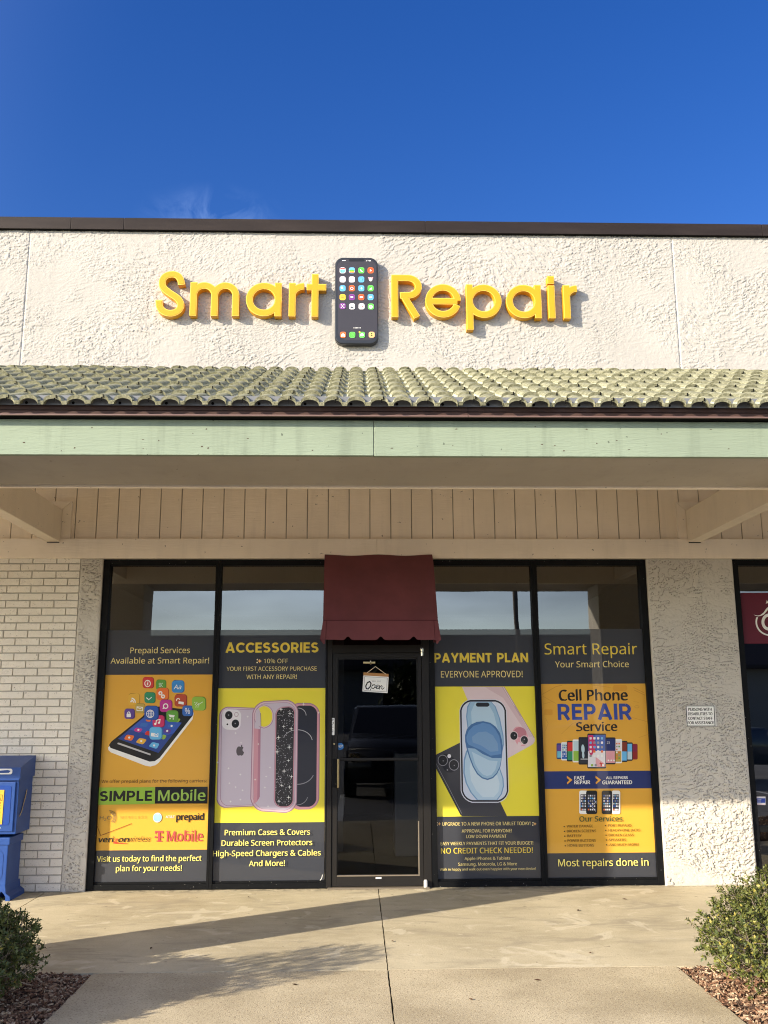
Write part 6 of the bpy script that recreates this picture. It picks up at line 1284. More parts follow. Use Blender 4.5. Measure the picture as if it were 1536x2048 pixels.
  ('Q','pale',[(-.158,.7078),(-.1496,.7077),(-.1502,.694),(-.1586,.694)],.0017),
  ('Q','pale',[(-.159,.6849),(-.1507,.6849),(-.1513,.6712),(-.1597,.6712)],.0017),
  ('Q','pale',[(-.1601,.6621),(-.1517,.662),(-.1524,.6484),(-.1608,.6484)],.0017),
  ('Q','navy',[(-.1612,.6393),(-.1528,.6393),(-.1534,.6256),(-.1618,.6257)],.0017),
  ('Q','sky',[(-.1623,.6166),(-.1539,.6165),(-.1545,.6029),(-.1629,.6029)],.0017),
  ('Q','ora',[(-.1636,.5878),(-.155,.5877),(-.1556,.5741),(-.1643,.5742)],.0017),
  ('Q','pale',[(-.1456,.7077),(-.1372,.7076),(-.1379,.6939),(-.1463,.694)],.0017),
  ('Q','pale',[(-.1467,.6848),(-.1383,.6848),(-.139,.6711),(-.1473,.6711)],.0017),
  ('Q','grey',[(-.1478,.662),(-.1394,.662),(-.14,.6483),(-.1484,.6483)],.0017),
  ('Q','pale',[(-.1489,.6392),(-.1405,.6392),(-.1411,.6255),(-.1495,.6256)],.0017),
  ('Q','pale',[(-.1499,.6165),(-.1415,.6164),(-.1422,.6028),(-.1506,.6028)],.0017),
  ('Q','pale',[(-.1513,.5877),(-.1427,.5876),(-.1433,.574),(-.1519,.5741)],.0017),
  ('Q','grey',[(-.1333,.7076),(-.1249,.7075),(-.1255,.6938),(-.1339,.6939)],.0017),
  ('Q','navy',[(-.1344,.6847),(-.126,.6847),(-.1266,.671),(-.135,.6711)],.0017),
  ('Q','sky',[(-.1354,.6619),(-.127,.6619),(-.1277,.6482),(-.1361,.6483)],.0017),
  ('Q','grey',[(-.1365,.6391),(-.1281,.6391),(-.1288,.6254),(-.1372,.6255)],.0017),
  ('Q','grey',[(-.1376,.6164),(-.1292,.6163),(-.1299,.6027),(-.1383,.6027)],.0017),
  ('Q','pale',[(-.139,.5876),(-.1303,.5875),(-.131,.5739),(-.1396,.574)],.0017),
  ('Q','pale',[(-.1209,.7075),(-.1125,.7074),(-.1132,.6937),(-.1216,.6938)],.0017),
  ('Q','grey',[(-.122,.6847),(-.1136,.6846),(-.1143,.6709),(-.1227,.671)],.0017),
  ('Q','pale',[(-.1231,.6618),(-.1147,.6618),(-.1154,.6481),(-.1238,.6482)],.0017),
  ('Q','pale',[(-.1242,.6391),(-.1158,.639),(-.1165,.6253),(-.1248,.6254)],.0017),
  ('Q','pale',[(-.1253,.6163),(-.1169,.6162),(-.1175,.6026),(-.1259,.6027)],.0017),
  ('Q','pale',[(-.1267,.5875),(-.118,.5874),(-.1187,.5738),(-.1273,.5739)],.0017),
  ('Q','white',[(.1216,.7432),(.2,.7427),(.1887,.5397),(.1108,.5403)],.0151),
  ('Q','dark',[(.1311,.7111),(.187,.7107),(.1792,.5686),(.1234,.569)],.0025),
  ('Q','pale',[(.1356,.7057),(.144,.7056),(.1433,.6919),(.1349,.692)],.0017),
  ('Q','pale',[(.1344,.6829),(.1428,.6828),(.142,.6691),(.1336,.6692)],.0017),
  ('Q','navy',[(.1331,.66),(.1415,.66),(.1408,.6463),(.1324,.6463)],.0017),
  ('Q','pale',[(.1319,.6372),(.1403,.6372),(.1396,.6235),(.1312,.6235)],.0017),
  ('Q','navy',[(.1307,.6144),(.1391,.6144),(.1383,.6007),(.1299,.6008)],.0017),
  ('Q','ora',[(.1291,.5856),(.1378,.5856),(.137,.5719),(.1284,.572)],.0017),
  ('Q','sky',[(.148,.7056),(.1564,.7056),(.1556,.6918),(.1472,.6919)],.0017),
  ('Q','navy',[(.1467,.6828),(.1551,.6827),(.1544,.669),(.146,.6691)],.0017),
  ('Q','grey',[(.1455,.6599),(.1539,.6599),(.1532,.6462),(.1448,.6462)],.0017),
  ('Q','sky',[(.1443,.6371),(.1527,.6371),(.1519,.6234),(.1435,.6235)],.0017),
  ('Q','navy',[(.143,.6144),(.1514,.6143),(.1507,.6006),(.1423,.6007)],.0017),
  ('Q','pale',[(.1415,.5855),(.1501,.5855),(.1494,.5718),(.1407,.5719)],.0017),
  ('Q','grey',[(.1604,.7055),(.1688,.7055),(.168,.6918),(.1596,.6918)],.0017),
  ('Q','pale',[(.1591,.6827),(.1675,.6826),(.1668,.6689),(.1584,.669)],.0017),
  ('Q','navy',[(.1579,.6598),(.1663,.6598),(.1655,.6461),(.1571,.6462)],.0017),
  ('Q','pale',[(.1566,.637),(.165,.637),(.1643,.6233),(.1559,.6234)],.0017),
  ('Q','pale',[(.1554,.6143),(.1638,.6142),(.163,.6005),(.1546,.6006)],.0017),
  ('Q','pale',[(.1538,.5854),(.1624,.5854),(.1617,.5717),(.1531,.5718)],.0017),
  ('Q','pale',[(.1727,.7054),(.1812,.7054),(.1804,.6917),(.172,.6917)],.0017),
  ('Q','sky',[(.1715,.6826),(.1799,.6825),(.1791,.6688),(.1707,.6689)],.0017),
  ('Q','grey',[(.1702,.6598),(.1786,.6597),(.1779,.646),(.1695,.6461)],.0017),
  ('Q','pale',[(.169,.637),(.1774,.6369),(.1766,.6232),(.1682,.6233)],.0017),
  ('Q','pale',[(.1677,.6142),(.1761,.6141),(.1754,.6005),(.167,.6005)],.0017),
  ('Q','pale',[(.1661,.5854),(.1748,.5853),(.174,.5716),(.1654,.5717)],.0017),
  ('Q','black',[(-.1099,.7448),(-.0094,.7441),(-.0196,.5413),(-.1197,.542)],.0151),
  ('Q','dark',[(-.1003,.7127),(-.0222,.7121),(-.0293,.5701),(-.1072,.5707)],.0025),
  ('Q','grey',[(-.0958,.7073),(-.0836,.7072),(-.0843,.6935),(-.0965,.6936)],.0017),
  ('Q','pale',[(-.0969,.6845),(-.0847,.6844),(-.0854,.6707),(-.0976,.6708)],.0017),
  ('Q','navy',[(-.098,.6617),(-.0858,.6616),(-.0865,.6479),(-.0987,.648)],.0017),
  ('Q','grey',[(-.0991,.6389),(-.0869,.6388),(-.0876,.6251),(-.0998,.6252)],.0017),
  ('Q','navy',[(-.1002,.6161),(-.088,.616),(-.0887,.6024),(-.1009,.6025)],.0017),
  ('Q','ora',[(-.1016,.5873),(-.0891,.5872),(-.0898,.5736),(-.1023,.5737)],.0017),
  ('Q','pale',[(-.0779,.7072),(-.0657,.7071),(-.0663,.6934),(-.0785,.6935)],.0017),
  ('Q','sky',[(-.079,.6844),(-.0668,.6843),(-.0675,.6706),(-.0796,.6707)],.0017),
  ('Q','grey',[(-.0801,.6615),(-.0679,.6615),(-.0686,.6478),(-.0808,.6479)],.0017),
  ('Q','navy',[(-.0812,.6388),(-.069,.6387),(-.0697,.625),(-.0819,.6251)],.0017),
  ('Q','pale',[(-.0823,.616),(-.0701,.6159),(-.0708,.6023),(-.083,.6023)],.0017),
  ('Q','pale',[(-.0837,.5872),(-.0712,.5871),(-.0719,.5735),(-.0844,.5736)],.0017),
  ('Q','grey',[(-.0599,.7071),(-.0477,.707),(-.0484,.6933),(-.0606,.6934)],.0017),
  ('Q','sky',[(-.061,.6842),(-.0488,.6841),(-.0495,.6704),(-.0617,.6705)],.0017),
  ('Q','grey',[(-.0622,.6614),(-.05,.6613),(-.0507,.6476),(-.0628,.6477)],.0017),
  ('Q','pale',[(-.0633,.6386),(-.0511,.6385),(-.0518,.6249),(-.064,.625)],.0017),
  ('Q','navy',[(-.0644,.6159),(-.0522,.6158),(-.0529,.6021),(-.0651,.6022)],.0017),
  ('Q','pale',[(-.0658,.5871),(-.0533,.587),(-.054,.5733),(-.0665,.5734)],.0017),
  ('Q','grey',[(-.042,.7069),(-.0298,.7069),(-.0305,.6931),(-.0427,.6932)],.0017),
  ('Q','pale',[(-.0431,.6841),(-.0309,.684),(-.0316,.6703),(-.0438,.6704)],.0017),
  ('Q','navy',[(-.0442,.6613),(-.032,.6612),(-.0327,.6475),(-.0449,.6476)],.0017),
  ('Q','grey',[(-.0454,.6385),(-.0332,.6384),(-.0339,.6247),(-.0461,.6248)],.0017),
  ('Q','pale',[(-.0465,.6157),(-.0343,.6156),(-.035,.602),(-.0472,.6021)],.0017),
  ('Q','pale',[(-.0479,.5869),(-.0354,.5868),(-.0361,.5732),(-.0486,.5733)],.0017),
  ('Q','black',[(.0314,.7438),(.1256,.7432),(.1147,.5403),(.0209,.541)],.0151),
  ('Q','dark',[(.0409,.7117),(.1127,.7112),(.1051,.5691),(.0335,.5697)],.0025),
  ('Q','navy',[(.0454,.7063),(.0565,.7063),(.0558,.6925),(.0447,.6926)],.0017),
  ('Q','pale',[(.0442,.6835),(.0553,.6834),(.0546,.6697),(.0435,.6698)],.0017),
  ('Q','pale',[(.043,.6607),(.0541,.6606),(.0534,.6469),(.0423,.647)],.0017),
  ('Q','sky',[(.0418,.6379),(.053,.6378),(.0522,.6241),(.0411,.6242)],.0017),
  ('Q','grey',[(.0407,.6151),(.0518,.615),(.0511,.6014),(.04,.6014)],.0017),
  ('Q','ora',[(.0392,.5863),(.0506,.5862),(.0499,.5726),(.0385,.5727)],.0017),
  ('Q','grey',[(.0618,.7062),(.0729,.7061),(.0722,.6924),(.061,.6925)],.0017),
  ('Q','grey',[(.0606,.6834),(.0717,.6833),(.071,.6696),(.0598,.6697)],.0017),
  ('Q','navy',[(.0594,.6605),(.0705,.6605),(.0698,.6468),(.0587,.6469)],.0017),
  ('Q','pale',[(.0582,.6377),(.0693,.6377),(.0686,.624),(.0575,.6241)],.0017),
  ('Q','pale',[(.057,.615),(.0681,.6149),(.0674,.6012),(.0563,.6013)],.0017),
  ('Q','pale',[(.0555,.5862),(.0669,.5861),(.0662,.5724),(.0548,.5725)],.0017),
  ('Q','grey',[(.0781,.7061),(.0892,.706),(.0885,.6923),(.0774,.6924)],.0017),
  ('Q','pale',[(.0769,.6833),(.088,.6832),(.0873,.6695),(.0762,.6696)],.0017),
  ('Q','pale',[(.0757,.6604),(.0868,.6604),(.0861,.6467),(.075,.6467)],.0017),
  ('Q','pale',[(.0745,.6376),(.0856,.6376),(.0849,.6239),(.0738,.624)],.0017),
  ('Q','pale',[(.0733,.6149),(.0844,.6148),(.0837,.6011),(.0726,.6012)],.0017),
  ('Q','pale',[(.0718,.586),(.0832,.586),(.0825,.5723),(.0711,.5724)],.0017),
  ('Q','pale',[(.0945,.706),(.1056,.7059),(.1049,.6922),(.0938,.6923)],.0017),
  ('Q','navy',[(.0933,.6831),(.1044,.6831),(.1037,.6694),(.0925,.6694)],.0017),
  ('Q','navy',[(.0921,.6603),(.1032,.6602),(.1024,.6466),(.0913,.6466)],.0017),
  ('Q','sky',[(.0909,.6375),(.102,.6374),(.1012,.6238),(.0901,.6238)],.0017),
  ('Q','pale',[(.0896,.6147),(.1007,.6147),(.1,.601),(.0889,.6011)],.0017),
  ('Q','pale',[(.0881,.5859),(.0995,.5858),(.0988,.5722),(.0874,.5723)],.0017),
  ('L','pale',.0025,[(-.0687,.6098),(-.0187,.655)]),
  ('L','pale',.0025,[(-.0687,.6098),(-.0987,.648)]),
  ('L','pale',.0025,[(-.0687,.6098),(-.0312,.5641)]),
  ('L','pale',.0025,[(-.0494,.6781),(-.0198,.6322)]),
  ('part','services_list',None),
  ('T', 'olivetx', 'Our Services', -0.1837, 0.2067, 0.4784, 0.0438, 2, 0),
  ('T', 'brown2', 'WATER DAMAGE', -0.2993, -0.0634, 0.4279, 0.0218, 1, 0),
  ('C','brown2',-.3227,.4366,.0059,.0059),
  ('T', 'brown2', 'BROKEN SCREENS', -0.2995, -0.0377, 0.3869, 0.0217, 1, 0),
  ('C','brown2',-.3221,.3956,.0059,.0059),
  ('T', 'brown2', 'BATTERY', -0.299, -0.1686, 0.3464, 0.0218, 1, 0),
  ('C','brown2',-.3215,.3547,.0059,.0059),
  ('T', 'brown2', 'POWER BUTTONS', -0.2984, -0.0442, 0.3052, 0.0216, 1, 0),
  ('C','brown2',-.3209,.3138,.0059,.0059),
  ('T', 'brown2', 'HOME BUTTONS', -0.2986, -0.0621, 0.2644, 0.0217, 1, 0),
  ('C','brown2',-.3203,.2731,.0059,.0059),
  ('T', 'brown2', 'PORT REPAIRS', 0.0748, 0.2851, 0.4319, 0.0218, 1, 0),
  ('C','brown2',.0499,.4419,.0059,.0059),
  ('T', 'brown2', 'HEADPHONE JACKS', 0.075, 0.3605, 0.3906, 0.0217, 1, 0),
  ('C','brown2',.0502,.4009,.0059,.0059),
  ('T', 'brown2', 'BROKEN GLASS', 0.0745, 0.2986, 0.3498, 0.0217, 1, 0),
  ('C','brown2',.0504,.3599,.0059,.0059),
  ('T', 'brown2', 'SPEAKERS', 0.0747, 0.2273, 0.3092, 0.0217, 1, 0),
  ('C','brown2',.0506,.319,.0059,.0059),
  ('T', 'brown2', 'AND MUCH MORE!', 0.0749, 0.3389, 0.2679, 0.0217, 1, 0),
  ('C','brown2',.0509,.2782,.0059,.0059),
  ('part','footer',None),
  ('T', 'ltext2', 'Most repairs done in', -0.3905, 0.4179, 0.0996, 0.0593, 1, 0),
  ('L','grey',.0042,[(.4853,-.0229),(.5017,-.012),(.5089,.0138),(.5113,.1992)]),
 ],
 'banner': [
  ('part','cloth',None),
  ('P','maroon',[(-.9749999999999996,.2204),(1.0,.2204),(1.0,.6967),(-.9749999999999996,.6967)]),
  ('part','emblem',None),
  ('P','white',[(-.8657,.4936),(-.8507,.4858),(-.8259,.4825),(-.8003,.4879),(-.7705,.5088),(-.7392,.5474),(-.7149,.5695),(-.7049,.5557),(-.7358,.5226),(-.7664,.4923),(-.7955,.4786),(-.8237,.4747),(-.8484,.4803)]),
  ('P','white',[(-.6538,.4205),(-.654,.4383),(-.6817,.4322),(-.6817,.4206)]),
  ('P','white',[(-.654,.4383),(-.6578,.4551),(-.684,.4432),(-.6817,.4322)]),
  ('P','white',[(-.6578,.4551),(-.6649,.4703),(-.6883,.4532),(-.684,.4432)]),
  ('P','white',[(-.6649,.4703),(-.6751,.4829),(-.6945,.4615),(-.6883,.4532)]),
  ('P','white',[(-.6751,.4829),(-.6878,.4925),(-.7022,.4677),(-.6945,.4615)]),
  ('P','white',[(-.6878,.4925),(-.7024,.4984),(-.711,.4716),(-.7022,.4677)]),
  ('P','white',[(-.7024,.4984),(-.7182,.5005),(-.7206,.4729),(-.711,.4716)]),
  ('P','white',[(-.7182,.5005),(-.7343,.4985),(-.7304,.4716),(-.7206,.4729)]),
  ('P','white',[(-.7343,.4985),(-.7499,.4926),(-.7399,.4678),(-.7304,.4716)]),
  ('P','white',[(-.7499,.4926),(-.7643,.4831),(-.7487,.4616),(-.7399,.4678)]),
  ('P','white',[(-.7643,.4831),(-.7767,.4705),(-.7564,.4533),(-.7487,.4616)]),
  ('P','white',[(-.7767,.4705),(-.7865,.4554),(-.7624,.4434),(-.7564,.4533)]),
  ('P','white',[(-.7865,.4554),(-.7932,.4385),(-.7666,.4324),(-.7624,.4434)]),
  ('P','white',[(-.7932,.4385),(-.7966,.4208),(-.7687,.4207),(-.7666,.4324)]),
  ('P','white',[(-.7966,.4208),(-.7963,.4031),(-.7686,.4091),(-.7687,.4207)]),
  ('P','white',[(-.7963,.4031),(-.7925,.3863),(-.7664,.3981),(-.7686,.4091)]),
  ('P','white',[(-.7925,.3863),(-.7853,.3712),(-.762,.3882),(-.7664,.3981)]),
  ('P','white',[(-.7853,.3712),(-.7751,.3586),(-.7559,.38),(-.762,.3882)]),
  ('P','white',[(-.7751,.3586),(-.7624,.3491),(-.7482,.3737),(-.7559,.38)]),
  ('P','white',[(-.7624,.3491),(-.7479,.3432),(-.7393,.3699),(-.7482,.3737)]),
  ('P','white',[(-.7479,.3432),(-.7322,.3412),(-.7298,.3685),(-.7393,.3699)]),
  ('P','white',[(-.7322,.3412),(-.7162,.3431),(-.72,.3698),(-.7298,.3685)]),
  ('P','white',[(-.7162,.3431),(-.7006,.3489),(-.7105,.3737),(-.72,.3698)]),
  ('P','white',[(-.7006,.3489),(-.6862,.3584),(-.7017,.3798),(-.7105,.3737)]),
  ('P','white',[(-.6862,.3584),(-.6738,.3709),(-.6941,.3881),(-.7017,.3798)]),
  ('P','white',[(-.6738,.3709),(-.664,.386),(-.688,.3979),(-.6941,.3881)]),
  ('P','white',[(-.664,.386),(-.6572,.4028),(-.6838,.409),(-.688,.3979)]),
  ('P','white',[(-.6572,.4028),(-.6538,.4205),(-.6817,.4206),(-.6838,.409)]),
  ('P','white',[(-.8232,.4676),(-.843,.4644),(-.849,.4473),(-.8525,.4297),(-.8536,.412),(-.8523,.3946),(-.8485,.3777),(-.8424,.3616),(-.834,.3466),(-.8235,.333),(-.811,.3211),(-.797,.311),(-.7814,.3029),(-.7647,.2969),(-.7472,.2933),(-.7291,.2919),(-.7107,.293),(-.6925,.2963),(-.685,.3078),(-.7023,.3048),(-.7196,.3039),(-.7368,.3051),(-.7534,.3084),(-.7693,.3137),(-.784,.321),(-.7974,.3301),(-.8092,.3408),(-.8192,.3529),(-.8272,.3664),(-.8331,.3808),(-.8368,.3959),(-.8381,.4116),(-.8371,.4274),(-.8338,.4431),(-.8283,.4585)]),
  ('P','white',[(-.7294,.6277),(-.725,.6138),(-.7095,.6304),(-.7145,.5999),(-.7407,.5944),(-.7328,.6083)]),
 ],
 'sticker': [
  ('part','paper',None),
  ('Q','pale',[(-.1106,.1459),(.0044,.1451),(-.0019,.0718),(-.1168,.0727)],.0025),
  ('Q','rose',[(-.1084,.1444),(-.0762,.1441),(-.0772,.1319),(-.1094,.1321)],.0),
  ('Q','rose',[(-.1096,.0817),(-.0052,.081),(-.0056,.0764),(-.11,.0772)],.0),
  ('part','print',None),
  ('Q','royal3',[(-.1063,.1306),(.0015,.1298),(-.002,.0901),(-.1097,.0909)],.0),
  ('P','white',[(-.0978,.1267),(-.0904,.119),(-.0745,.1166),(-.0857,.1075),(-.0765,.0937),(-.0897,.0984),(-.0983,.0923),(-.0953,.1091)]),
  ('L','pale',.0033,[(-.072,.1181),(-.0366,.1179)]),
  ('L','pale',.0033,[(-.0729,.1074),(-.0391,.1072)]),
  ('L','pale',.0033,[(-.0737,.0975),(-.0432,.0973)]),
 ],
 'notice': [
  ('part','plate',None),
  ('Q','plate',[(-.1456,.095),(.1216,.0938),(.1179,-.095),(-.1481,-.0936)],.011),
  ('part','border',None),
  ('L','black',.0069,[(-.1406,.0898),(.1172,.0887),(.113,-.0898),(-.1425,-.0886),(-.1406,.0898)]),
  ('part','lettering',None),
  ('T', 'black', 'PERSONS WITH', -0.1223, 0.0941, 0.0468, 0.0257, 3, 0),
  ('T', 'black', 'DISABILITIES TO', -0.1265, 0.0977, 0.0069, 0.0244, 3, 0),
  ('T', 'black', 'CONTACT STAFF', -0.1293, 0.096, -0.0329, 0.0244, 3, 0),
  ('T', 'black', 'FOR ASSISTANCE', -0.136, 0.105, -0.0726, 0.0243, 3, 0),
 ],
 'open': [
  ('part','board',None),
  ('Q','plate',[(-.1077,.238),(.1232,.2241),(.113,.0785),(-.1171,.0939)],.0033),
  ('part','border',None),
  ('L','grey',.0033,[(-.0968,.2272),(.1106,.2141),(.1014,.09),(-.1046,.1031),(-.0968,.2272)]),
  ('part','lettering',None),
  ('T', 'grey', 'We are', -0.0306, 0.0512, 0.1784, 0.0161, 0, 0),
  ('L','black',.0106,[(-.0501,.1825),(-.0719,.1718),(-.086,.1428),(-.0813,.1198),(-.0642,.1167),(-.0439,.1388),(-.0384,.1656),(-.0501,.1825),(-.0657,.1764)]),
  ('L','black',.0073,[(-.044,.1043),(-.0252,.154),(-.0284,.1425),(-.0112,.1563),(-.0003,.1501),(-.0035,.131),(-.0175,.1195),(-.0315,.1257)]),
  ('L','black',.0065,[(-.0035,.1287),(.0136,.1309),(.0277,.1423),(.0262,.1515),(.0153,.15),(.0074,.1347),(.0136,.1179),(.0276,.1194),(.0401,.1331)]),
  ('L','black',.0065,[(.0402,.1499),(.0369,.1117)]),
  ('L','black',.0065,[(.0385,.1285),(.055,.146),(.0635,.1407),(.0587,.1177),(.0665,.1131),(.0837,.1283)]),
  ('part','batten',None),
  ('Q','batten',[(-.1062,.2657),(.1233,.251),(.1216,.2241),(-.1077,.238)],.0024),
  ('part','cord',None),
  ('L','cord',.0049,[(-.075,.2602),(.0017,.3177),(.0968,.2496)]),
 ],
 'pull': [
  ('part','paper',None),
  ('Q','plate',[(-.0095,.1097),(.0316,.1095),(.0309,-.0418),(-.0084,-.04)],.0018),
  ('part','lettering',None),
  ('T', 'black', 'P', 0.0025, 0.0226, 0.0784, 0.0205, 3, 0),
  ('T', 'black', 'U', 0.0026, 0.0228, 0.053, 0.0204, 3, 0),
  ('T', 'black', 'L', 0.0028, 0.0229, 0.0277, 0.0204, 3, 0),
  ('T', 'black', 'L', 0.003, 0.0231, 0.0023, 0.0204, 3, 0),
  ('L','grey',.0035,[(.0047,-.0066),(.0198,-.0067)]),
  ('L','grey',.0035,[(.0048,-.0132),(.0198,-.0132)]),
 ],
 'alarm': [
  ('part','paper',None),
  ('P','adt',[(.0388,-.0851),(.0212,-.1026),(-.0038,-.1025),(-.0215,-.0848),(-.0216,-.0599),(-.0041,-.0423),(.021,-.0425),(.0387,-.0602)]),
  ('part','lettering',None),
  ('T', 'white', 'ADT', -0.0123, 0.0304, -0.0814, 0.0211, 3, 0.1),
 ],
 'phone': [
  ('part','screen',None),
  ('Q','pscreen',[(-.1735,.8062),(.1749,.8096),(.1855,.0419),(-.1599,.0395)],.0697),
  ('part','notch',None),
  ('Q','pbez',[(-.0691,.812),(.0724,.8133),(.0724,.787),(-.069,.7856)],.0158),
  ('part','status_bar',None),
  ('L','white',.0056,[(-.1278,.7949),(-.0974,.7952)]),
  ('P','white',[(.0811,.7908),(.0929,.8004),(.0929,.7909)]),
  ('C','white',.1029,.7957,.0037,.0037),
  ('Q','white',[(.1116,.8005),(.126,.8007),(.126,.7903),(.1116,.7902)],.0028),
  ('part','app_icon',None),
  ('Q','pale',[(-.1501,.728),(-.098,.7285),(-.0978,.6723),(-.1498,.6718)],.0139),
  ('Q','mint',[(-.1462,.7234),(-.1019,.7238),(-.1017,.6765),(-.1459,.6761)],.0112),
  ('Q','red',[(-.1457,.7224),(-.1023,.7228),(-.1023,.7135),(-.1457,.713)],.0019),
  ('Q','mintd',[(-.1335,.7047),(-.13,.7048),(-.1299,.6814),(-.1334,.6813)],.0),
  ('Q','pale',[(-.1465,.7121),(-.1014,.7125),(-.1014,.7069),(-.1465,.7065)],.0),
  ('part','app_icon',None),
  ('Q','sky',[(-.068,.7288),(-.0159,.7293),(-.0158,.6731),(-.0678,.6726)],.0139),
  ('Q','yel',[(-.0641,.7241),(-.0198,.7246),(-.0197,.6772),(-.0639,.6768)],.0112),
  ('Q','green',[(-.064,.7063),(-.0197,.7067),(-.0197,.6955),(-.064,.6951)],.0),
  ('Q','sky',[(-.0641,.7232),(-.0198,.7236),(-.0197,.7067),(-.064,.7063)],.0065),
  ('Q','ora',[(-.064,.6867),(-.0197,.6871),(-.0197,.6777),(-.0639,.6773)],.0065),
  ('part','app_icon',None),
  ('Q','mintg',[(.0163,.7296),(.0685,.7301),(.0685,.6738),(.0164,.6734)],.0139),
  ('Q','green',[(.0202,.7249),(.0646,.7254),(.0646,.678),(.0203,.6776)],.0112),
  ('L','white',.0093,[(.0337,.7119),(.0381,.6979),(.0533,.6887)]),
  ('part','app_icon',None),
  ('Q','ora',[(.0989,.7304),(.1511,.7309),(.151,.6746),(.0989,.6741)],.0139),
  ('Q','redo',[(.1028,.7257),(.1472,.7261),(.1471,.6788),(.1028,.6784)],.0112),
  ('P','white',[(.1189,.7137),(.1363,.7016),(.1189,.6902)]),
  ('part','app_icon',None),
  ('Q','pale',[(-.1496,.641),(-.0976,.6415),(-.0974,.5855),(-.1494,.585)],.0139),
  ('Q','white',[(-.1457,.6363),(-.1015,.6368),(-.1013,.5897),(-.1455,.5893)],.0112),
  ('part','app_icon',None),
  ('Q','pale',[(-.0677,.6417),(-.0157,.6422),(-.0156,.5862),(-.0676,.5858)],.0139),
  ('Q','white',[(-.0638,.6371),(-.0196,.6375),(-.0195,.5904),(-.0637,.59)],.0112),
  ('P','grey',[(-.0486,.6204),(-.0347,.6206),(-.0416,.6093)]),
  ('part','app_icon',None),
  ('Q','sky',[(.0164,.6425),(.0685,.643),(.0684,.587),(.0165,.5865)],.0139),
  ('Q','blue2',[(.0203,.6379),(.0646,.6383),(.0645,.5911),(.0203,.5907)],.0112),
  ('C','sky',.0398,.6147,.0102,.0102),
  ('L','blue3',.0033,[(.0489,.6031),(.0554,.6172)]),
  ('part','app_icon',None),
  ('C','white',.1248,.6155,.0158,.0177),
  ('C','rose',.1092,.6307,.0074,.0074),
  ('C','rose',.1405,.631,.0074,.0074),
  ('C','pale',.1248,.6145,.0112,.0112),
  ('part','app_icon',None),
  ('Q','sky',[(-.1492,.5562),(-.0973,.5566),(-.0971,.5009),(-.1489,.5005)],.0139),
  ('Q','blue2',[(-.1453,.5516),(-.1012,.552),(-.101,.505),(-.1451,.5047)],.0112),
  ('C','white',-.1292,.534,.0102,.0102),
  ('C','sky',-.1136,.5221,.0074,.0074),
  ('part','app_icon',None),
  ('Q','ora',[(-.0675,.5569),(-.0156,.5574),(-.0155,.5016),(-.0673,.5012)],.0139),
  ('Q','redo',[(-.0636,.5523),(-.0194,.5527),(-.0194,.5058),(-.0634,.5054)],.0112),
  ('C','white',-.0414,.5274,.0139,.0139),
  ('C','red',-.0414,.5283,.0093,.0093),
  ('part','app_icon',None),
  ('Q','sky',[(.0165,.5576),(.0684,.5581),(.0684,.5023),(.0165,.5019)],.0139),
  ('Q','blue2',[(.0204,.553),(.0645,.5534),(.0645,.5065),(.0204,.5061)],.0112),
  ('P','white',[(.0442,.5411),(.052,.5301),(.0442,.5188),(.0364,.5299)]),
  ('part','app_icon',None),
  ('Q','mintg',[(.0988,.5584),(.1507,.5588),(.1506,.5031),(.0987,.5026)],.0139),
  ('Q','green',[(.1027,.5538),(.1468,.5542),(.1467,.5072),(.1026,.5068)],.0112),
  ('P','white',[(.1108,.5194),(.1204,.5297),(.1368,.5382),(.1368,.5197)]),
  ('part','app_icon',None),
  ('Q','yel',[(-.1488,.4713),(-.097,.4717),(-.0968,.4162),(-.1485,.4158)],.0139),
  ('Q','ora3',[(-.1449,.4667),(-.1009,.467),(-.1007,.4203),(-.1447,.42)],.0112),
  ('Q','orad2',[(-.1331,.4436),(-.1124,.4438),(-.1124,.4382),(-.1331,.4381)],.0019),
  ('part','app_icon',None),
  ('Q','purp2',[(-.0672,.472),(-.0154,.4724),(-.0153,.4169),(-.0671,.4164)],.0139),
  ('Q','purp',[(-.0633,.4674),(-.0193,.4677),(-.0192,.421),(-.0632,.4206)],.0112),
  ('Q','white',[(-.0534,.4526),(-.0292,.4528),(-.0292,.4482),(-.0533,.448)],.0),
  ('Q','white',[(-.0533,.4424),(-.0292,.4427),(-.0292,.438),(-.0533,.4378)],.0),
  ('part','app_icon',None),
  ('Q','ora',[(.0166,.4727),(.0684,.4731),(.0684,.4176),(.0166,.4171)],.0139),
  ('Q','redo',[(.0205,.4681),(.0645,.4685),(.0645,.4217),(.0205,.4213)],.0112),
  ('Q','white',[(.0287,.4524),(.0485,.4526),(.0485,.4378),(.0287,.4376)],.0019),
  ('P','pale',[(.0503,.4507),(.0563,.4536),(.0563,.4369),(.0503,.4405)]),
  ('part','app_icon',None),
  ('Q','sky',[(.0987,.4734),(.1506,.4738),(.1504,.4183),(.0986,.4178)],.0139),
  ('Q','blue2',[(.1026,.4688),(.1467,.4692),(.1466,.4224),(.1025,.422)],.0112),
  ('Q','pale',[(.1133,.4513),(.1367,.4515),(.1367,.4385),(.1133,.4383)],.0014),
  ('C','blue3',.1194,.43,.0028,.0028),
  ('C','blue3',.1315,.4301,.0028,.0028),
  ('part','app_icon',None),
  ('Q','purp2',[(-.1484,.3871),(-.0967,.3876),(-.0965,.3323),(-.1481,.3319)],.0139),
  ('Q','purp',[(-.1445,.3826),(-.1006,.3829),(-.1004,.3364),(-.1443,.336)],.0112),
  ('C','white',-.1337,.3716,.0051,.0051),
  ('C','white',-.1113,.3718,.0051,.0051),
  ('C','white',-.1224,.3597,.0051,.0051),
  ('C','white',-.1336,.3476,.0051,.0051),
  ('C','white',-.1112,.3478,.0051,.0051),
  ('part','app_icon',None),
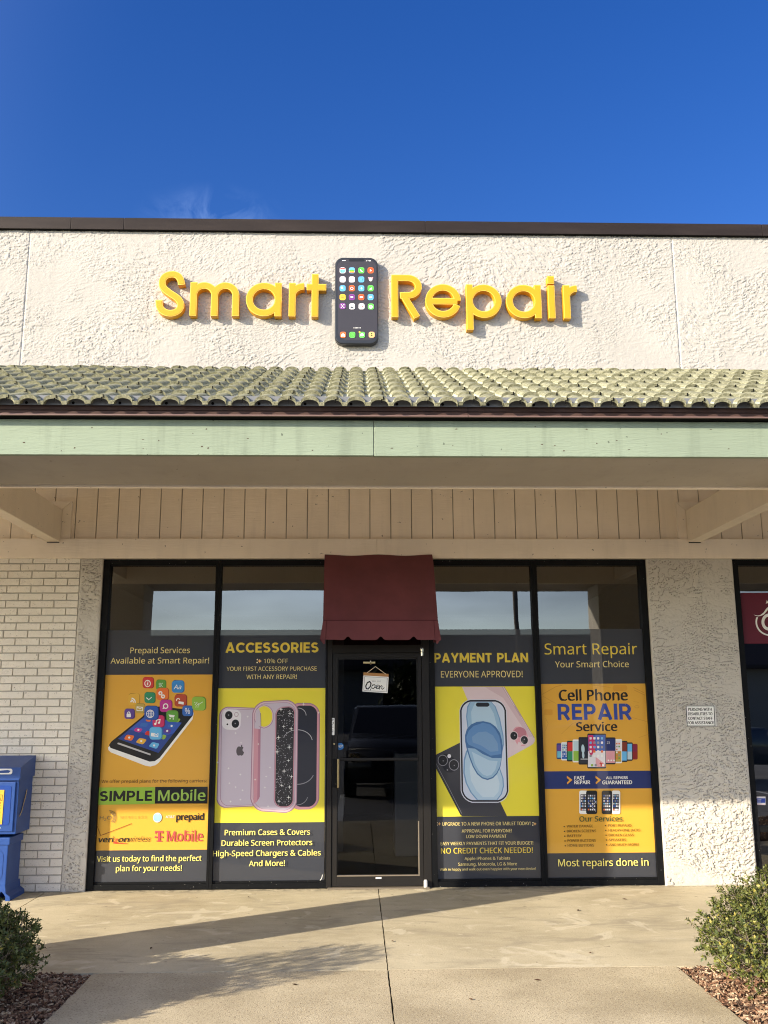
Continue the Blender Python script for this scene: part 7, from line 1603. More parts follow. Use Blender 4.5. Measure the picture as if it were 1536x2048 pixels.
  ('Q','pale',[(-.0652,.3846),(-.0135,.385),(-.0134,.3297),(-.0651,.3293)],.0139),
  ('Q','white',[(-.0613,.38),(-.0174,.3804),(-.0173,.3338),(-.0612,.3335)],.0112),
  ('P','slate',[(-.0539,.3414),(-.0522,.3552),(-.0428,.358),(-.0359,.3517),(-.0281,.3554),(-.0246,.3416)]),
  ('C','slate',-.048,.3709,.0033,.0033),
  ('part','app_icon',None),
  ('Q','pale',[(.0188,.3853),(.0706,.3857),(.0705,.3304),(.0189,.33)],.0139),
  ('Q','white',[(.0227,.3807),(.0667,.3811),(.0667,.3345),(.0227,.3342)],.0112),
  ('P','red',[(.043,.3458),(.0576,.3699),(.0593,.3534),(.049,.3441)]),
  ('L','slate',.0046,[(.0309,.3642),(.0421,.3486)]),
  ('part','app_icon',None),
  ('Q','mintg',[(.1007,.3846),(.1525,.385),(.1524,.3297),(.1007,.3293)],.0139),
  ('Q','green',[(.1046,.38),(.1486,.3804),(.1485,.3338),(.1046,.3335)],.0112),
  ('C','pale',.1257,.3544,.0167,.0167),
  ('C','green',.1283,.3553,.0074,.0074),
  ('L','white',.0056,[(.1266,.3553),(.1395,.3628)]),
  ('part','page_dots',None),
  ('C','white',-.0221,.1551,.0037,.0046),
  ('C','white',-.011,.1552,.0037,.0046),
  ('C','white',.0002,.1553,.0037,.0046),
  ('C','white',.0113,.1554,.0037,.0046),
  ('C','white',.0225,.1554,.0037,.0046),
  ('C','white',.0336,.1555,.0037,.0046),
  ('part','app_icon',None),
  ('Q','ora',[(-.1432,.1178),(-.0918,.1181),(-.0916,.0636),(-.1429,.0632)],.0139),
  ('Q','coral',[(-.1393,.1132),(-.0957,.1135),(-.0955,.0676),(-.1391,.0673)],.0112),
  ('P','pale',[(-.1327,.0724),(-.1328,.0905),(-.1175,.1052),(-.102,.0908),(-.1019,.0726)]),
  ('Q','coral',[(-.1217,.0861),(-.1131,.0861),(-.113,.0725),(-.1216,.0724)],.0),
  ('part','app_icon',None),
  ('Q','mintg',[(-.0619,.1174),(-.0105,.1178),(-.0104,.0632),(-.0617,.0629)],.0139),
  ('Q','green',[(-.058,.1129),(-.0143,.1132),(-.0143,.0673),(-.0579,.067)],.0112),
  ('L','mintg',.0037,[(-.0241,.0904),(-.0258,.0972),(-.0302,.1022),(-.0362,.104),(-.0421,.1021),(-.0465,.0971),(-.0481,.0902),(-.0465,.0834),(-.0421,.0785),(-.0361,.0767),(-.0301,.0785),(-.0257,.0836),(-.0241,.0904)]),
  ('C','mintg',-.0361,.0903,.0046,.0046),
  ('part','app_icon',None),
  ('Q','mintg',[(.0229,.1181),(.0743,.1184),(.0743,.0638),(.023,.0635)],.0139),
  ('Q','green',[(.0268,.1135),(.0705,.1138),(.0705,.0679),(.0268,.0676)],.0112),
  ('C','pale',.0486,.0918,.0167,.013),
  ('P','pale',[(.0375,.0863),(.0358,.0754),(.0461,.0818)]),
  ('C','yel',.0272,.1172,.0074,.0074),
  ('part','app_icon',None),
  ('Q','peach2',[(.1078,.1196),(.1592,.12),(.1591,.0653),(.1077,.065)],.0139),
  ('Q','peach',[(.1116,.1151),(.1553,.1154),(.1552,.0694),(.1115,.0691)],.0112),
  ('C','black',.1334,.1025,.0056,.0065),
  ('P','black',[(.1231,.0805),(.13,.0906),(.1368,.0906),(.1437,.0807)]),
 ],
}

# ================================================================== the setting
EX = 9.0                                    # half length of the building that is built
KERB_Y = -4.9
g = MB(); g.face([(-400, -500, -.14), (400, -500, -.14), (400, 40, -.14), (-400, 40, -.14)], 'asphalt'); g.build('parking_lot', kind='structure')
def slab(name, x0, x1, y0, y1, m, top=0, th=.12):
    b = MB(); b.box((x0, y0, top-th), (x1, y1, top), m, .006); b.build(name, kind='structure')
# pavement under the canopy: slabs with open joints, a dark bed below
g = MB(); g.face([(-EX, KERB_Y, -.045), (EX, KERB_Y, -.045), (EX, 5, -.045), (-EX, 5, -.045)], 'joint_dark'); g.build('joint_bed', kind='structure')
rj = random.Random(3)
def ragged_slab(name, x0, x1, y0, y1, m, jag):
    """slab whose edges are slightly chipped"""
    P = []
    def run(a, b, n, amp):
        for i in range(n):
            t = i/n; q = [a[0]+(b[0]-a[0])*t, a[1]+(b[1]-a[1])*t]; P.append([q[0]+rj.uniform(-amp, amp), q[1]+rj.uniform(-amp, amp)])
    nx = max(6, int((x1-x0)/.06)); ny = max(6, int((y1-y0)/.06))
    run((x0, y0), (x1, y0), nx, jag[0]); run((x1, y0), (x1, y1), ny, jag[1]); run((x1, y1), (x0, y1), nx, jag[2]); run((x0, y1), (x0, y0), ny, jag[3])
    b = MB(); v, t, e = union([P]); b.mesh([(q.x, q.y, 0) for q in v], t, m); b.mesh([(q.x, q.y, 0) for q in v]+[(q.x, q.y, -.04) for q in v], [(j, i, len(v)+i, len(v)+j) for i, j in e], m)
    return b.build(name, kind='structure')
J = .0025
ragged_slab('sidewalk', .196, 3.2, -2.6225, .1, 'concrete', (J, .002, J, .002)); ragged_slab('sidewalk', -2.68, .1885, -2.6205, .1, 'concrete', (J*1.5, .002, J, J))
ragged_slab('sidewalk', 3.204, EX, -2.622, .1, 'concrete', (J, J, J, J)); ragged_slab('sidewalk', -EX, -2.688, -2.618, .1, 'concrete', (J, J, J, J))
ragged_slab('walkway', .196, 1.945, KERB_Y+.01, -2.626, 'aggregate_concrete', (J, .004, J, .002)); ragged_slab('walkway', -1.572, .187, KERB_Y+.01, -2.634, 'aggregate_concrete', (J, .002, .003, .005))
g = MB(); g.box((-EX, KERB_Y-.15, -.2), (EX, KERB_Y, -.002), 'concrete', .012); g.build('kerb', kind='structure')
for i in range(-4, 5):
    b = MB(); x = i*2.75-.3; b.face([(x, -10.6, -.136), (x+.1, -10.6, -.136), (x+.1, KERB_Y-.3, -.136), (x, KERB_Y-.3, -.136)], 'line_paint'); b.build('parking_line', kind='structure')
def mulch(x0, x1, seed, fx0, fx1):
    r = random.Random(seed); b = MB(); nx, ny = 60, 40; vs = []; fs = []
    for j in range(ny+1):
        for i in range(nx+1):
            x = x0+(x1-x0)*i/nx; y = KERB_Y+.02+(-2.65-KERB_Y-.02)*j/ny; e = min(x-x0, x1-x, y-KERB_Y, -2.65-y)
            vs.append((x, y, -.03+min(.06, max(0, e)*.35)+r.uniform(-.006, .006)))
    for j in range(ny):
        for i in range(nx): k = j*(nx+1)+i; fs.append((k, k+1, k+nx+2, k+nx+1))
    b.mesh(vs, fs, 'soil', True)
    for i in range(13000):
        if i < 10000: x = r.uniform(fx0, fx1); y = r.uniform(-4.3, -2.63)
        else: x = r.uniform(x0, x1); y = r.uniform(KERB_Y, -2.65)
        e = min(abs(x-x0), abs(x1-x), y-KERB_Y, -2.65-y); z = -.026+min(.06, max(0, e)*.35)+r.uniform(0, .018)
        L = r.uniform(.005, .019)*(2.4 if r.random() < .05 else 1); w = r.uniform(.002, .0055); t = r.uniform(.0015, .004)
        q = Matrix.Rotation(r.uniform(0, 6.28), 3, 'Z')@Matrix.Rotation(r.gauss(0, .35), 3, 'Y')@Matrix.Rotation(r.gauss(0, .5), 3, 'X')
        b.box((x-L, y-w, z-t), (x+L, y+w, z+t), 'chip%d' % r.choice((0, 0, 1, 1, 2, 2, 3, 4) if i % 9 else (4, 2)), rot=q)
    b.build('mulch', kind='stuff')
mulch(-6.2, -1.575, 1, -2.6, -1.56); mulch(1.948, 6.6, 2, 1.93, 3.0)

# ================================================================== the building
B = thing('shop_building', 'cream stucco shop building with a tiled canopy and black framed shopfront', 'building', (0, 0, 0))
def part(mb, name, parent=None): return mb.build(name, parent or B)
SLOPE = (4.44-3.305)/2.5; RIDGE_Y = -.9
import numpy as np
def _h(i, j, s):
    n = (i*374761393+j*668265263+s*982451653) & 0x7fffffff
    n = ((n ^ (n >> 13))*1274126177) & 0x7fffffff
    return ((n ^ (n >> 16)) & 0xffff)/65535.0
def vnoise(x, y, s):
    i = np.floor(x).astype(np.int64); j = np.floor(y).astype(np.int64); u = x-i; v = y-j; u = u*u*u*(u*(u*6-15)+10); v = v*v*v*(v*(v*6-15)+10)
    return (_h(i, j, s)*(1-u)+_h(i+1, j, s)*u)*(1-v)+(_h(i, j+1, s)*(1-u)+_h(i+1, j+1, s)*u)*v
def fbm(x, y, s, o=3): return sum(vnoise(x*2**k, y*2**k, s+k*7)*.5**(k+1) for k in range(o))/(1-.5**o)
def sstep(v, a, b): t = np.clip((v-a)/(b-a), 0, 1); return t*t*(3-2*t)
def relief(b, x0, x1, z0, z1, y, m, seed, step=.0052, amp=1.0, fq=1.0):
    """knock-down stucco modelled in relief: trowelled plateaus with ragged edges"""
    nx = int((x1-x0)/step)+1; nz = int((z1-z0)/step)+1; X, Z = np.meshgrid(np.linspace(x0, x1, nx), np.linspace(z0, z1, nz))
    a = (fbm(X*.9, Z*.9, 50+seed, 2)-.5)*3.0; wx = X+.02*(vnoise(X*9, Z*9, 3)-.5); wz = Z+.16*a+.02*(vnoise(X*9, Z*9, 4)-.5)
    p1 = sstep(fbm(wx*21*fq, wz*44*fq, 60+seed, 3), .515, .55); p2 = sstep(fbm(wx*44*fq, wz*72*fq, 80+seed, 2), .56, .60)
    gate = .25+.75*sstep(fbm(X*2.6, Z*3.4, 90+seed, 3), .34, .54); g2 = .2+.8*sstep(fbm(X*3.1, Z*2.7, 95+seed, 2), .36, .56)
    H = amp*(.0060*p1*gate+.0042*p2*g2+.0012*fbm(X*60, Z*60, 99, 2)+.004*(fbm(X*1.7, Z*1.7, 98, 2)-.5))
    ed = np.minimum(np.minimum(X-x0, x1-X), np.minimum(Z-z0, z1-Z)); H = H*np.clip(ed/.012, 0, 1)-.004*(ed < step*.5)
    k = len(b.v); b.v += list(zip(X.ravel().tolist(), (y-H).ravel().tolist(), Z.ravel().tolist())); mi = b.mat(m)
    r_ = np.arange(nz-1)[:, None]*nx+np.arange(nx-1)[None, :]+k; f = np.stack([r_, r_+1, r_+nx+1, r_+nx], -1).reshape(-1, 4); n = len(f)
    b.f += f.tolist(); b.mi += [mi]*n; b.sm += [True]*n
# parapet wall that carries the sign, with control joints
b = MB(); XJ = (-EX, -2.926, 2.872, EX)
ZW0, ZW1 = 4.36, 5.775
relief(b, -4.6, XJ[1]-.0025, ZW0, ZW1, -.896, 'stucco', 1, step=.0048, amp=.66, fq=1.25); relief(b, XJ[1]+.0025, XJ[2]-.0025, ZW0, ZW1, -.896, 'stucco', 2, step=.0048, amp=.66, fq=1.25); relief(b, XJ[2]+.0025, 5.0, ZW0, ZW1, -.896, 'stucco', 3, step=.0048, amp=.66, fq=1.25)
b.box((-EX, -.9, 4.30), (-4.6, -.55, 5.79), 'stucco_far'); b.box((5.0, -.9, 4.30), (EX, -.55, 5.79), 'stucco_far')
b.box((-4.6, -.8925, 4.30), (5.0, -.6, 5.78), 'stucco_far'); part(b, 'parapet_wall')
b = MB(); cuts = [-EX, -5.6, -2.56, -2.09, .616, 3.7, 6.7, EX]
for i in range(len(cuts)-1):
    b.box((cuts[i]+.0015, -.935, 5.752), (cuts[i+1]-.0015, -.50, 5.866), 'brown_metal', .003)
b.box((-EX, -.928, 5.75), (EX, -.52, 5.86), 'black_gap'); part(b, 'parapet_cap')
b = MB(); b.box((-EX, -.86, 3.7), (-EX+.2, 9, 5.3), 'stucco_far'); b.box((EX-.2, -.86, 3.7), (EX, 9, 5.3), 'stucco_far'); b.box((-EX, 8.8, -.04), (EX, 9, 5.3), 'stucco_far'); b.box((-EX, -.54, 5.0), (EX, 9, 5.1), 'far_roof'); b.box((-EX, .3, -.04), (-EX+.2, 9, 3.8), 'stucco_far'); b.box((EX-.2, .3, -.04), (EX, 9, 3.8), 'stucco_far'); part(b, 'outer_wall')
# tiled canopy roof: courses of double barrel tiles, each with a thick weathered lip
def tile_roof():
    b = MB(); r = random.Random(8); TW = .274; P = TW/2; y0 = -3.42; z0 = 3.300; dz = SLOPE; ln = math.hypot(1, dz); ey, ez = 1/ln, dz/ln
    prof = []
    for w in (0, 1):
        o = w*P; prof += [(o, 0), (o+.031, .001)]
        for k in range(1, 12): t = math.pi*k/12; prof.append((o+.031+.106/2*(1-math.cos(t)), .043*math.sin(t)**.85*.86))
    expo = .305; nc = 9; nt = int(2*EX/TW)
    for c in range(nc):
        s0 = c*expo; s1 = min(s0+expo+.06, 2.66)
        for t in range(nt):
            x = -EX+.007+t*TW; jz = r.uniform(-.004, .004); js = r.uniform(-.009, .009); lift = .024; tk = r.choice((0, 0, 1, 2)); TT, TL = 'tile_top%d' % tk, 'tile_lip%d' % r.choice((0, 1, 2))
            pts = [(x+.0008+u*(TW-.0016)/TW, h) for u, h in prof]+[(x+TW-.0008, 0)]
            def at(u, h, s, up): return (u, y0+(s+js)*ey-(h+up)*ez*.6, z0+(s+js)*ez+(h+up)*ey+jz)
            n = len(pts)
            f = [at(u, h, s0, lift) for u, h in pts]; m = [at(u, h, s0+.05, lift-.004) for u, h in pts]; k = [at(u, h, s1, .003) for u, h in pts]; lo = [at(u, h, s0+.002, lift-.0235) for u, h in pts]
            
            for cr in (0, 1):
                sel = [i for i in range(n-1) if ((pts[i][1]+pts[i+1][1])/2 > .016) == bool(cr)]
                b.mesh(f+m+k, [(i, i+1, n+i+1, n+i) for i in sel]+[(n+i, n+i+1, 2*n+i+1, 2*n+i) for i in sel], 'tile_crest%d' % tk if cr else TT, True)
            b.mesh(lo+f, [(i, i+1, n+i+1, n+i) for i in range(n-1)], TL)
            un = [at(u, h, s0+.13, lift-.027) for u, h in pts]; b.mesh(un+lo, [(i, i+1, n+i+1, n+i) for i in range(n-1)], TL, True)
            # interlocking joint: a small dark step on the lip
            u = x+.097; q = .006
            for dx, h0, h1, wd in ((0, .006, .030, .0035), (.006, .026, .030, .008), (.011, .026, .047, .0035)):
                p0 = at(u+dx-wd, h0+.004, s0, lift-.016); p1 = at(u+dx+wd, h1, s0, lift-.012)
                b.face([(p0[0], p0[1]-.002, p0[2]), (p1[0], p0[1]-.002, p0[2]), (p1[0], p1[1]-.004, p1[2]), (p0[0], p1[1]-.004, p1[2])], 'black_gap')
    return part(b, 'tile_roof')
tile_roof()
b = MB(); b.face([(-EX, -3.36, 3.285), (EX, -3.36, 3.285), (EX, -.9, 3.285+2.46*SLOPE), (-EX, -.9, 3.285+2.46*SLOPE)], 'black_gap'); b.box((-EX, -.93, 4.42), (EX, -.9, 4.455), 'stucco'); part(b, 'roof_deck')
b = MB(); b.box((-EX, -3.372, 3.312), (EX, -3.366, 3.372), 'bird_stop')
for t in range(int(2*EX/.274)):
    x = -EX+.007+t*.274+.19; b.prism([(x+.009*math.cos(k*math.pi/4), 3.325+.009*math.sin(k*math.pi/4)) for k in range(8)], 1, -3.3735, -3.372, 'black_gap')
part(b, 'bird_stop')
b = MB(); XS = (-EX, -4.0, .667, 5.4, EX)
for i in range(4):
    b.box((XS[i]+.001, -3.352, 3.262), (XS[i+1]-.001, -3.30, 3.322), 'gutter_metal', .002); b.box((XS[i]+.001, -3.366, 3.251), (XS[i+1]-.001, -3.30, 3.2605), 'gutter_lip', .002)
b.box((-EX, -3.345, 3.2485), (EX, -3.29, 3.32), 'black_gap'); part(b, 'gutter')
for x0, x1, dz in ((-EX, .1, 0), (.104, EX, -.003)):
    b = MB(); b.box((x0, -3.30, 3.028+dz), (x1, -3.262, 3.246), 'green_paint', .003); rk = random.Random(9 if x0 < 0 else 10)
    for i in range(16):
        kx = rk.uniform(-2.2, 0) if x0 < 0 else rk.uniform(.2, 2.6); kz = rk.uniform(3.05, 3.23); kw = rk.uniform(.003, .011); kh = rk.uniform(.0015, .004); b.face([(kx-kw, -3.3006, kz-kh), (kx+kw*.3, -3.3006, kz-kh*1.4), (kx+kw, -3.3006, kz), (kx, -3.3006, kz+kh)], 'soil')
    part(b, 'fascia_board')
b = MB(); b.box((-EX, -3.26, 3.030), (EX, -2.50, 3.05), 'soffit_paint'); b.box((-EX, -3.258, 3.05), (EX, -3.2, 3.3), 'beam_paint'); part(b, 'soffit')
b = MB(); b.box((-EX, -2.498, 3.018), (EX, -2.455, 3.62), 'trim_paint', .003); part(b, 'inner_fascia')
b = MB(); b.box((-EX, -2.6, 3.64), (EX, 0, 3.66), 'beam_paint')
for i in range(-7, 8): b.box((i*1.22-.25, -2.45, 3.636), (i*1.22-.236, -.05, 3.64), 'black_gap')
b.box((-EX, -1.225, 3.6365), (EX, -1.215, 3.6395), 'black_gap'); part(b, 'canopy_ceiling')
# grooved siding above the shopfront
b = MB(); pit = .1967; k = int(EX/pit)+1; ph = -2.236
i0 = int((-EX-ph)/pit)
for i in range(i0, int((EX-ph)/pit)):
    x = ph+i*pit; b.box((x+.0045, -.022, 3.09), (x+pit-.0045, .0, 3.66), 'siding_paint', .0015)
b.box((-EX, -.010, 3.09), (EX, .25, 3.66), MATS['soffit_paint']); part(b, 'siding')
for x0, x1 in ((-EX, .187), (.189, EX)):
    b = MB(); b.box((x0, -.062, 2.915), (x1, .05, 3.098), 'trim_paint', .003); part(b, 'header_board')
b = MB(); b.box((-EX, .05, 2.9), (EX, .25, 3.12), 'black_gap'); part(b, 'lintel')
for x0, x1 in ((-2.868, -2.748), (3.128, 3.248)):
    b = MB(); b.box((x0, -2.456, 3.066), (x1, -.022, 3.372), 'beam_paint', .004)
    bo = part(b, 'canopy_beam'); bo['label'] = 'painted timber beam running from the wall out to the canopy edge'
    h = MB(); t = .086
    h.prism([(x0-.002, 3.10), (x0-.002, 3.374), (x0-t, 3.452), (x0-t, 3.10)], 1, -.05, -.0225, 'trim_paint'); h.prism([(x1+.002, 3.10), (x1+t, 3.10), (x1+t, 3.452), (x1+.002, 3.374)], 1, -.05, -.0225, 'trim_paint')
    h.prism([(x0-t+.002, 3.453), (x0, 3.376), (x1, 3.376), (x1+t-.002, 3.453)], 1, -.0495, -.0225, 'trim_paint'); h.box((x0+.004, -.07, 3.058), (x1-.004, -.02, 3.0645), 'black_gap'); h.build('beam_trim', bo)
    c = MB(); xc = (x0+x1)/2; c.box((xc-.26, -3.01, -.04), (xc+.26, -2.49, 3.0275), 'stucco_far', .01); part(c, 'column')
# brick panel, painted
b = MB(); b.box((-6.4, -.012, -.04), (-2.556, .2, 2.93), 'mortar_paint'); r = random.Random(4); bw, bh = .2195, .0682; row = 0; z = 0.004
while z < 2.90:
    x = -2.560; first = True
    off = bw/2 if row % 2 else bw
    w = off
    while x > -6.3:
        x0 = max(x-w+.009, -6.39); j = r.uniform(-.002, .002); b.box((x0, -.026+j, z+.004), (x, .0, min(z+bh-.0065, 2.928)), 'painted_brick', .003); x -= w; w = bw
    z += bh; row += 1
part(b, 'brick_wall')
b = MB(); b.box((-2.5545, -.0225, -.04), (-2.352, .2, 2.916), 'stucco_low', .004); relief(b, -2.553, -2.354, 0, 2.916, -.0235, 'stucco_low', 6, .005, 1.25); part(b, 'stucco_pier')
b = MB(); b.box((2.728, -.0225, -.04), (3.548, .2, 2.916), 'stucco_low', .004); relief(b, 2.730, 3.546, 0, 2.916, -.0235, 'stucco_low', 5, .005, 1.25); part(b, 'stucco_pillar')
for x0, x1 in ((6.2, EX), (-EX, -6.402)): b = MB(); b.box((x0, -.024, -.04), (x1, .2, 2.916), 'stucco_far', .004); part(b, 'stucco_wall')
# shop windows: frame with glass, bottom rail, head
FZ0, FZ1 = .004, 2.906
def window(x0, x1, l, rr, label=None, bottom=.045, sub=()):
    """x0..x1 outer edges, l and rr widths of the side members"""
    b = MB(); b.box((x0, .0, FZ0), (x0+l, .11, FZ1), 'frame_metal', .002); b.box((x1-rr, .0, FZ0), (x1, .11, FZ1), 'frame_metal', .002)
    b.box((x0+l, .004, FZ1-.05), (x1-rr, .11, FZ1), 'frame_metal', .002); b.box((x0+l, .004, FZ0), (x1-rr, .11, FZ0+bottom), 'frame_metal', .002); b.box((x0+l, .018, FZ0+bottom), (x1-rr, .11, FZ0+bottom+.018), 'frame_metal', .002)
    for z in sub: b.box((x0+l, .004, z), (x1-rr, .11, z+.05), 'frame_metal', .002)
    w = part(b, 'shop_window')
    p = MB(); p.face([(x0+l-.005, .05, FZ0+bottom), (x1-rr+.005, .05, FZ0+bottom), (x1-rr+.005, .05, FZ1-.045), (x0+l-.005, .05, FZ1-.045)], 'window_glass'); p.build('pane', w)
    return w
window(-2.350, -1.287, .062, .0245); window(-1.2855, -.264, .026, .012); window(.665, 1.6645, .052, .0265); window(1.666, 2.7265, .0265, .058); window(3.5495, 6.199, .06, .06, sub=(.44,))
# door: fixed frame, leaf with rails, glass
b = MB(); b.box((-.2625, -.004, .004), (-.222, .12, 2.90), 'door_metal', .002); b.box((.598, -.004, .004), (.6635, .12, 2.90), 'door_metal', .002); b.box((-.222, -.002, 2.045), (.598, .12, 2.115), 'door_metal', .002); b.box((-.222, -.002, 2.84), (.598, .12, 2.90), 'door_metal', .002); b.box((-.25, -.05, .0005), (.64, .12, .012), 'bead_metal', .002); part(b, 'door_frame')
b = MB(); b.face([(-.222, .05, 2.11), (.598, .05, 2.11), (.598, .05, 2.85), (-.222, .05, 2.85)], 'window_glass'); part(b, 'transom_pane')
b = MB(); b.box((-.218, .004, .016), (-.172, .05, 2.04), 'door_metal', .002); b.box((.560, .004, .016), (.594, .05, 2.04), 'door_metal', .002); b.box((-.172, .004, .016), (.560, .05, .096), 'door_metal', .002); b.box((-.172, .004, 1.998), (.560, .05, 2.04), 'door_metal', .002); D = part(b, 'door')
b = MB(); b.face([(-.175, .036, .09), (.563, .036, .09), (.563, .036, 2.0), (-.175, .036, 2.0)], 'door_glass'); b.build('pane', D)
b = MB(); b.box((-.172, .006, .098), (.560, .034, .108), 'bead_metal', .002); b.box((.549, .006, .108), (.559, .034, .56), 'bead_metal', .002); b.box((-.171, .012, .108), (-.166, .034, 1.99), 'door_metal'); b.box((.551, .012, .56), (.559, .034, 1.99), 'door_metal'); b.box((-.17, .012, 1.985), (.559, .034, 1.996), 'door_metal'); b.build('glazing_bead', D)  # paler metal on the sunlit runs only: sunlight put into the bead colour
b = MB(); b.box((-.150, -.004, 1.083), (.556, .0035, 1.108), 'door_metal', .004); b.build('push_bar', D)
b = MB(); b.box((-.219, -.005, .852), (-.172, .0035, 1.101), 'frame_metal', .003); h = b.build('handle', D)
b = MB(); b.box((-.172, -.046, .852), (-.164, .0, 1.101), 'brass', .002); b.box((-.1615, -.046, .852), (-.1545, .0, 1.101), 'brass', .002); b.build('grip', h)
b = MB(); b.prism([(-.2+.013*math.cos(k*.5236), 1.2315+.013*math.sin(k*.5236)) for k in range(12)], 1, -.004, .0035, 'door_metal'); b.prism([(-.2+.008*math.cos(k*.5236), 1.2315+.008*math.sin(k*.5236)) for k in range(12)], 1, -.008, -.004, 'brass'); b.build('lock', D)
b = MB(); b.tube([(.607, -.03, .004), (.607, -.03, .062)], .0165, 'white_plastic', 14); b.tube([(.607, -.03, .062), (.607, -.03, .072)], .0165, 'white_plastic', 14, .011); b.build('pivot', D)
b = MB(); b.tube([(.601, -.016, 2.015), (.601, -.016, 2.045)], .013, 'steel', 10); b.tube([(.601, -.016, 2.052), (.601, -.016, 2.075)], .016, 'steel', 10); b.box((.585, -.02, 2.076), (.612, .0, 2.09), 'steel', .003); b.build('hinge', D)
b = MB(); b.box((.17, .0005, .078), (.221, .0035, .092), 'white_plastic', .001); b.build('rail_plate', D)
# dim shop interior behind the glass
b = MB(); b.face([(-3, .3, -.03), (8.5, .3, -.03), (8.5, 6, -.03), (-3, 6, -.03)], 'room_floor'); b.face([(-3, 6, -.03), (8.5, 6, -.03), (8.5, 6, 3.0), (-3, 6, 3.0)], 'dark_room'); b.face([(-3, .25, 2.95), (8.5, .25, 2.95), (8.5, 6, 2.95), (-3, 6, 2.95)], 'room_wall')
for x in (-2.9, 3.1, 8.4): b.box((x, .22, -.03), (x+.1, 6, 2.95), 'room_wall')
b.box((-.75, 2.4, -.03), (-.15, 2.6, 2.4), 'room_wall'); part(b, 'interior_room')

# ================================================================== things on the front
# raised sign letters, each fixed to the wall on its own
LZ = 4.918; XH = .315; CH = .402; SW = .060
def ring(cx, cz, r): return strip(arcp(cx, cz, r, r, 0, 360, 40)[:-1], 0, True)
def letter(ch, x, w_, label):
    def build(s, inset):
        """strokes of width s; inset pulls open ends in by the trim width"""
        h = SW/2; q = []
        def st(p): q.extend(strip(p, s))
        def ci(cx, cz, r): q.extend(strip(arcp(cx, cz, r, r, 0, 360, 44)[:-1], s, True))
        i = inset; r = XH/2
        if ch == 'm':
            ws = (w_-SW)/2; rr = ws/2; zc = LZ+XH-h-rr
            st([(x+h, LZ+i), (x+h, LZ+XH-i)]); st(arcp(x+h+rr, zc, rr, rr, 180, 0, 20)+[(x+h+ws, LZ+i)]); st(arcp(x+h+ws+rr, zc, rr, rr, 180, 0, 20)+[(x+h+2*ws, LZ+i)])
        elif ch == 'a': ci(x+r, LZ+r, r-h); st([(x+w_-h, LZ+i), (x+w_-h, LZ+XH-i)])
        elif ch == 'p': ci(x+w_-r, LZ+r, r-h); st([(x+h, LZ-.112+i), (x+h, LZ+XH-i)])
        elif ch == 'r': st([(x+h, LZ+i), (x+h, LZ+XH-i)]); st(arcp(x+w_-.005, LZ+XH-h-(w_-h-.005)*.86, w_-h-.005, (w_-h-.005)*.86, 180, 91+i*120, 16))
        elif ch == 't': st([(x+w_*.5-.012, LZ+i), (x+w_*.5-.012, LZ+CH-i)]); st([(x+i, LZ+XH-h-.008), (x+w_-i, LZ+XH-h-.008)])
        elif ch == 'i': st([(x+h, LZ+i), (x+h, LZ+XH-.004-i)]); st([(x+h, LZ+XH+.014+i), (x+h, LZ+CH-i)])
        elif ch == 'e': st(arcp(x+r, LZ+r, r-h, r-h, 0 if not i else 0, 342-i*300, 44)); st([(x+.03+i*.3, LZ+r-.004), (x+2*r-.03-i*.3, LZ+r-.004)])
        elif ch == 'R':
            rr = .113-h; zc = LZ+CH-h-rr; st([(x+h, LZ+i), (x+h, LZ+CH-i)]); st([(x+h, LZ+CH-h), (x+.135, LZ+CH-h)]+arcp(x+.145, zc, rr+.012, rr, 90, -90, 20)+[(x+.075+i, LZ+CH-h-2*rr)]); st([(x+.105+i*.4, LZ+CH-h-2*rr-i*.4), (x+w_-.042-i*.6, LZ+i)])
        elif ch == 'S':
            z3 = [(270,295),(263,258),(242,227),(205,212),(160,218),(128,242),(117,280),(130,320),(175,358),(232,394),(262,425),(272,462),(257,496),(218,518),(170,519),(128,500),(104,465),(98,416)]
            P = [(x+h+(px-98)/174*(w_-SW), LZ-.008+h+(520-pz)/308*(CH+.024-SW)) for px, pz in z3]; P = spline(P, 4)
            if i: P = P[1:-1]
            st(P)
        return union(q)
    o = thing('sign_letter', label, 'sign letter', (x+w_/2, -.9, LZ), 'raised yellow letters of the shop sign')
    v, t, e = build(SW, 0); f = -.972; b = MB(); n = len(v)
    b.mesh([(p.x, f, p.y) for p in v], t, 'sign_edge'); b.mesh([(p.x, f, p.y) for p in v]+[(p.x, -.899, p.y) for p in v], [(j, i_, n+i_, n+j) for i_, j in e], 'sign_face'); b.build('letter_body', o)
    v, t, e = build(SW-.013, .0065); b = MB(); n = len(v); b.mesh([(p.x, f-.0022, p.y) for p in v], t, 'sign_face'); b.mesh([(p.x, f-.0022, p.y) for p in v]+[(p.x, f, p.y) for p in v], [(j, i_, n+i_, n+j) for i_, j in e], 'sign_face'); b.build('letter_face', o)
for a in (('S', -1.768, .252, 'yellow raised capital S at the far start of the sign'), ('m', -1.468, .430, 'yellow raised small m beside the capital S'), ('a', -.978, .312, 'yellow raised small a before the first r, in the word left of the phone'),
          ('r', -.602, .142, 'yellow raised small r standing before the t'), ('t', -.446, .173, 'yellow raised small t right beside the phone sign'), ('R', .304, .266, 'yellow raised capital R just after the phone sign'),
          ('e', .604, .312, 'yellow raised small e between R and p'), ('p', .967, .314, 'yellow raised small p whose stem hangs below the others'), ('a', 1.322, .314, 'yellow raised small a between the p and the i'),
          ('i', 1.698, .060, 'yellow raised small i with square dot'), ('r', 1.834, .132, 'yellow raised small r ending the sign after the i')): letter(*a)
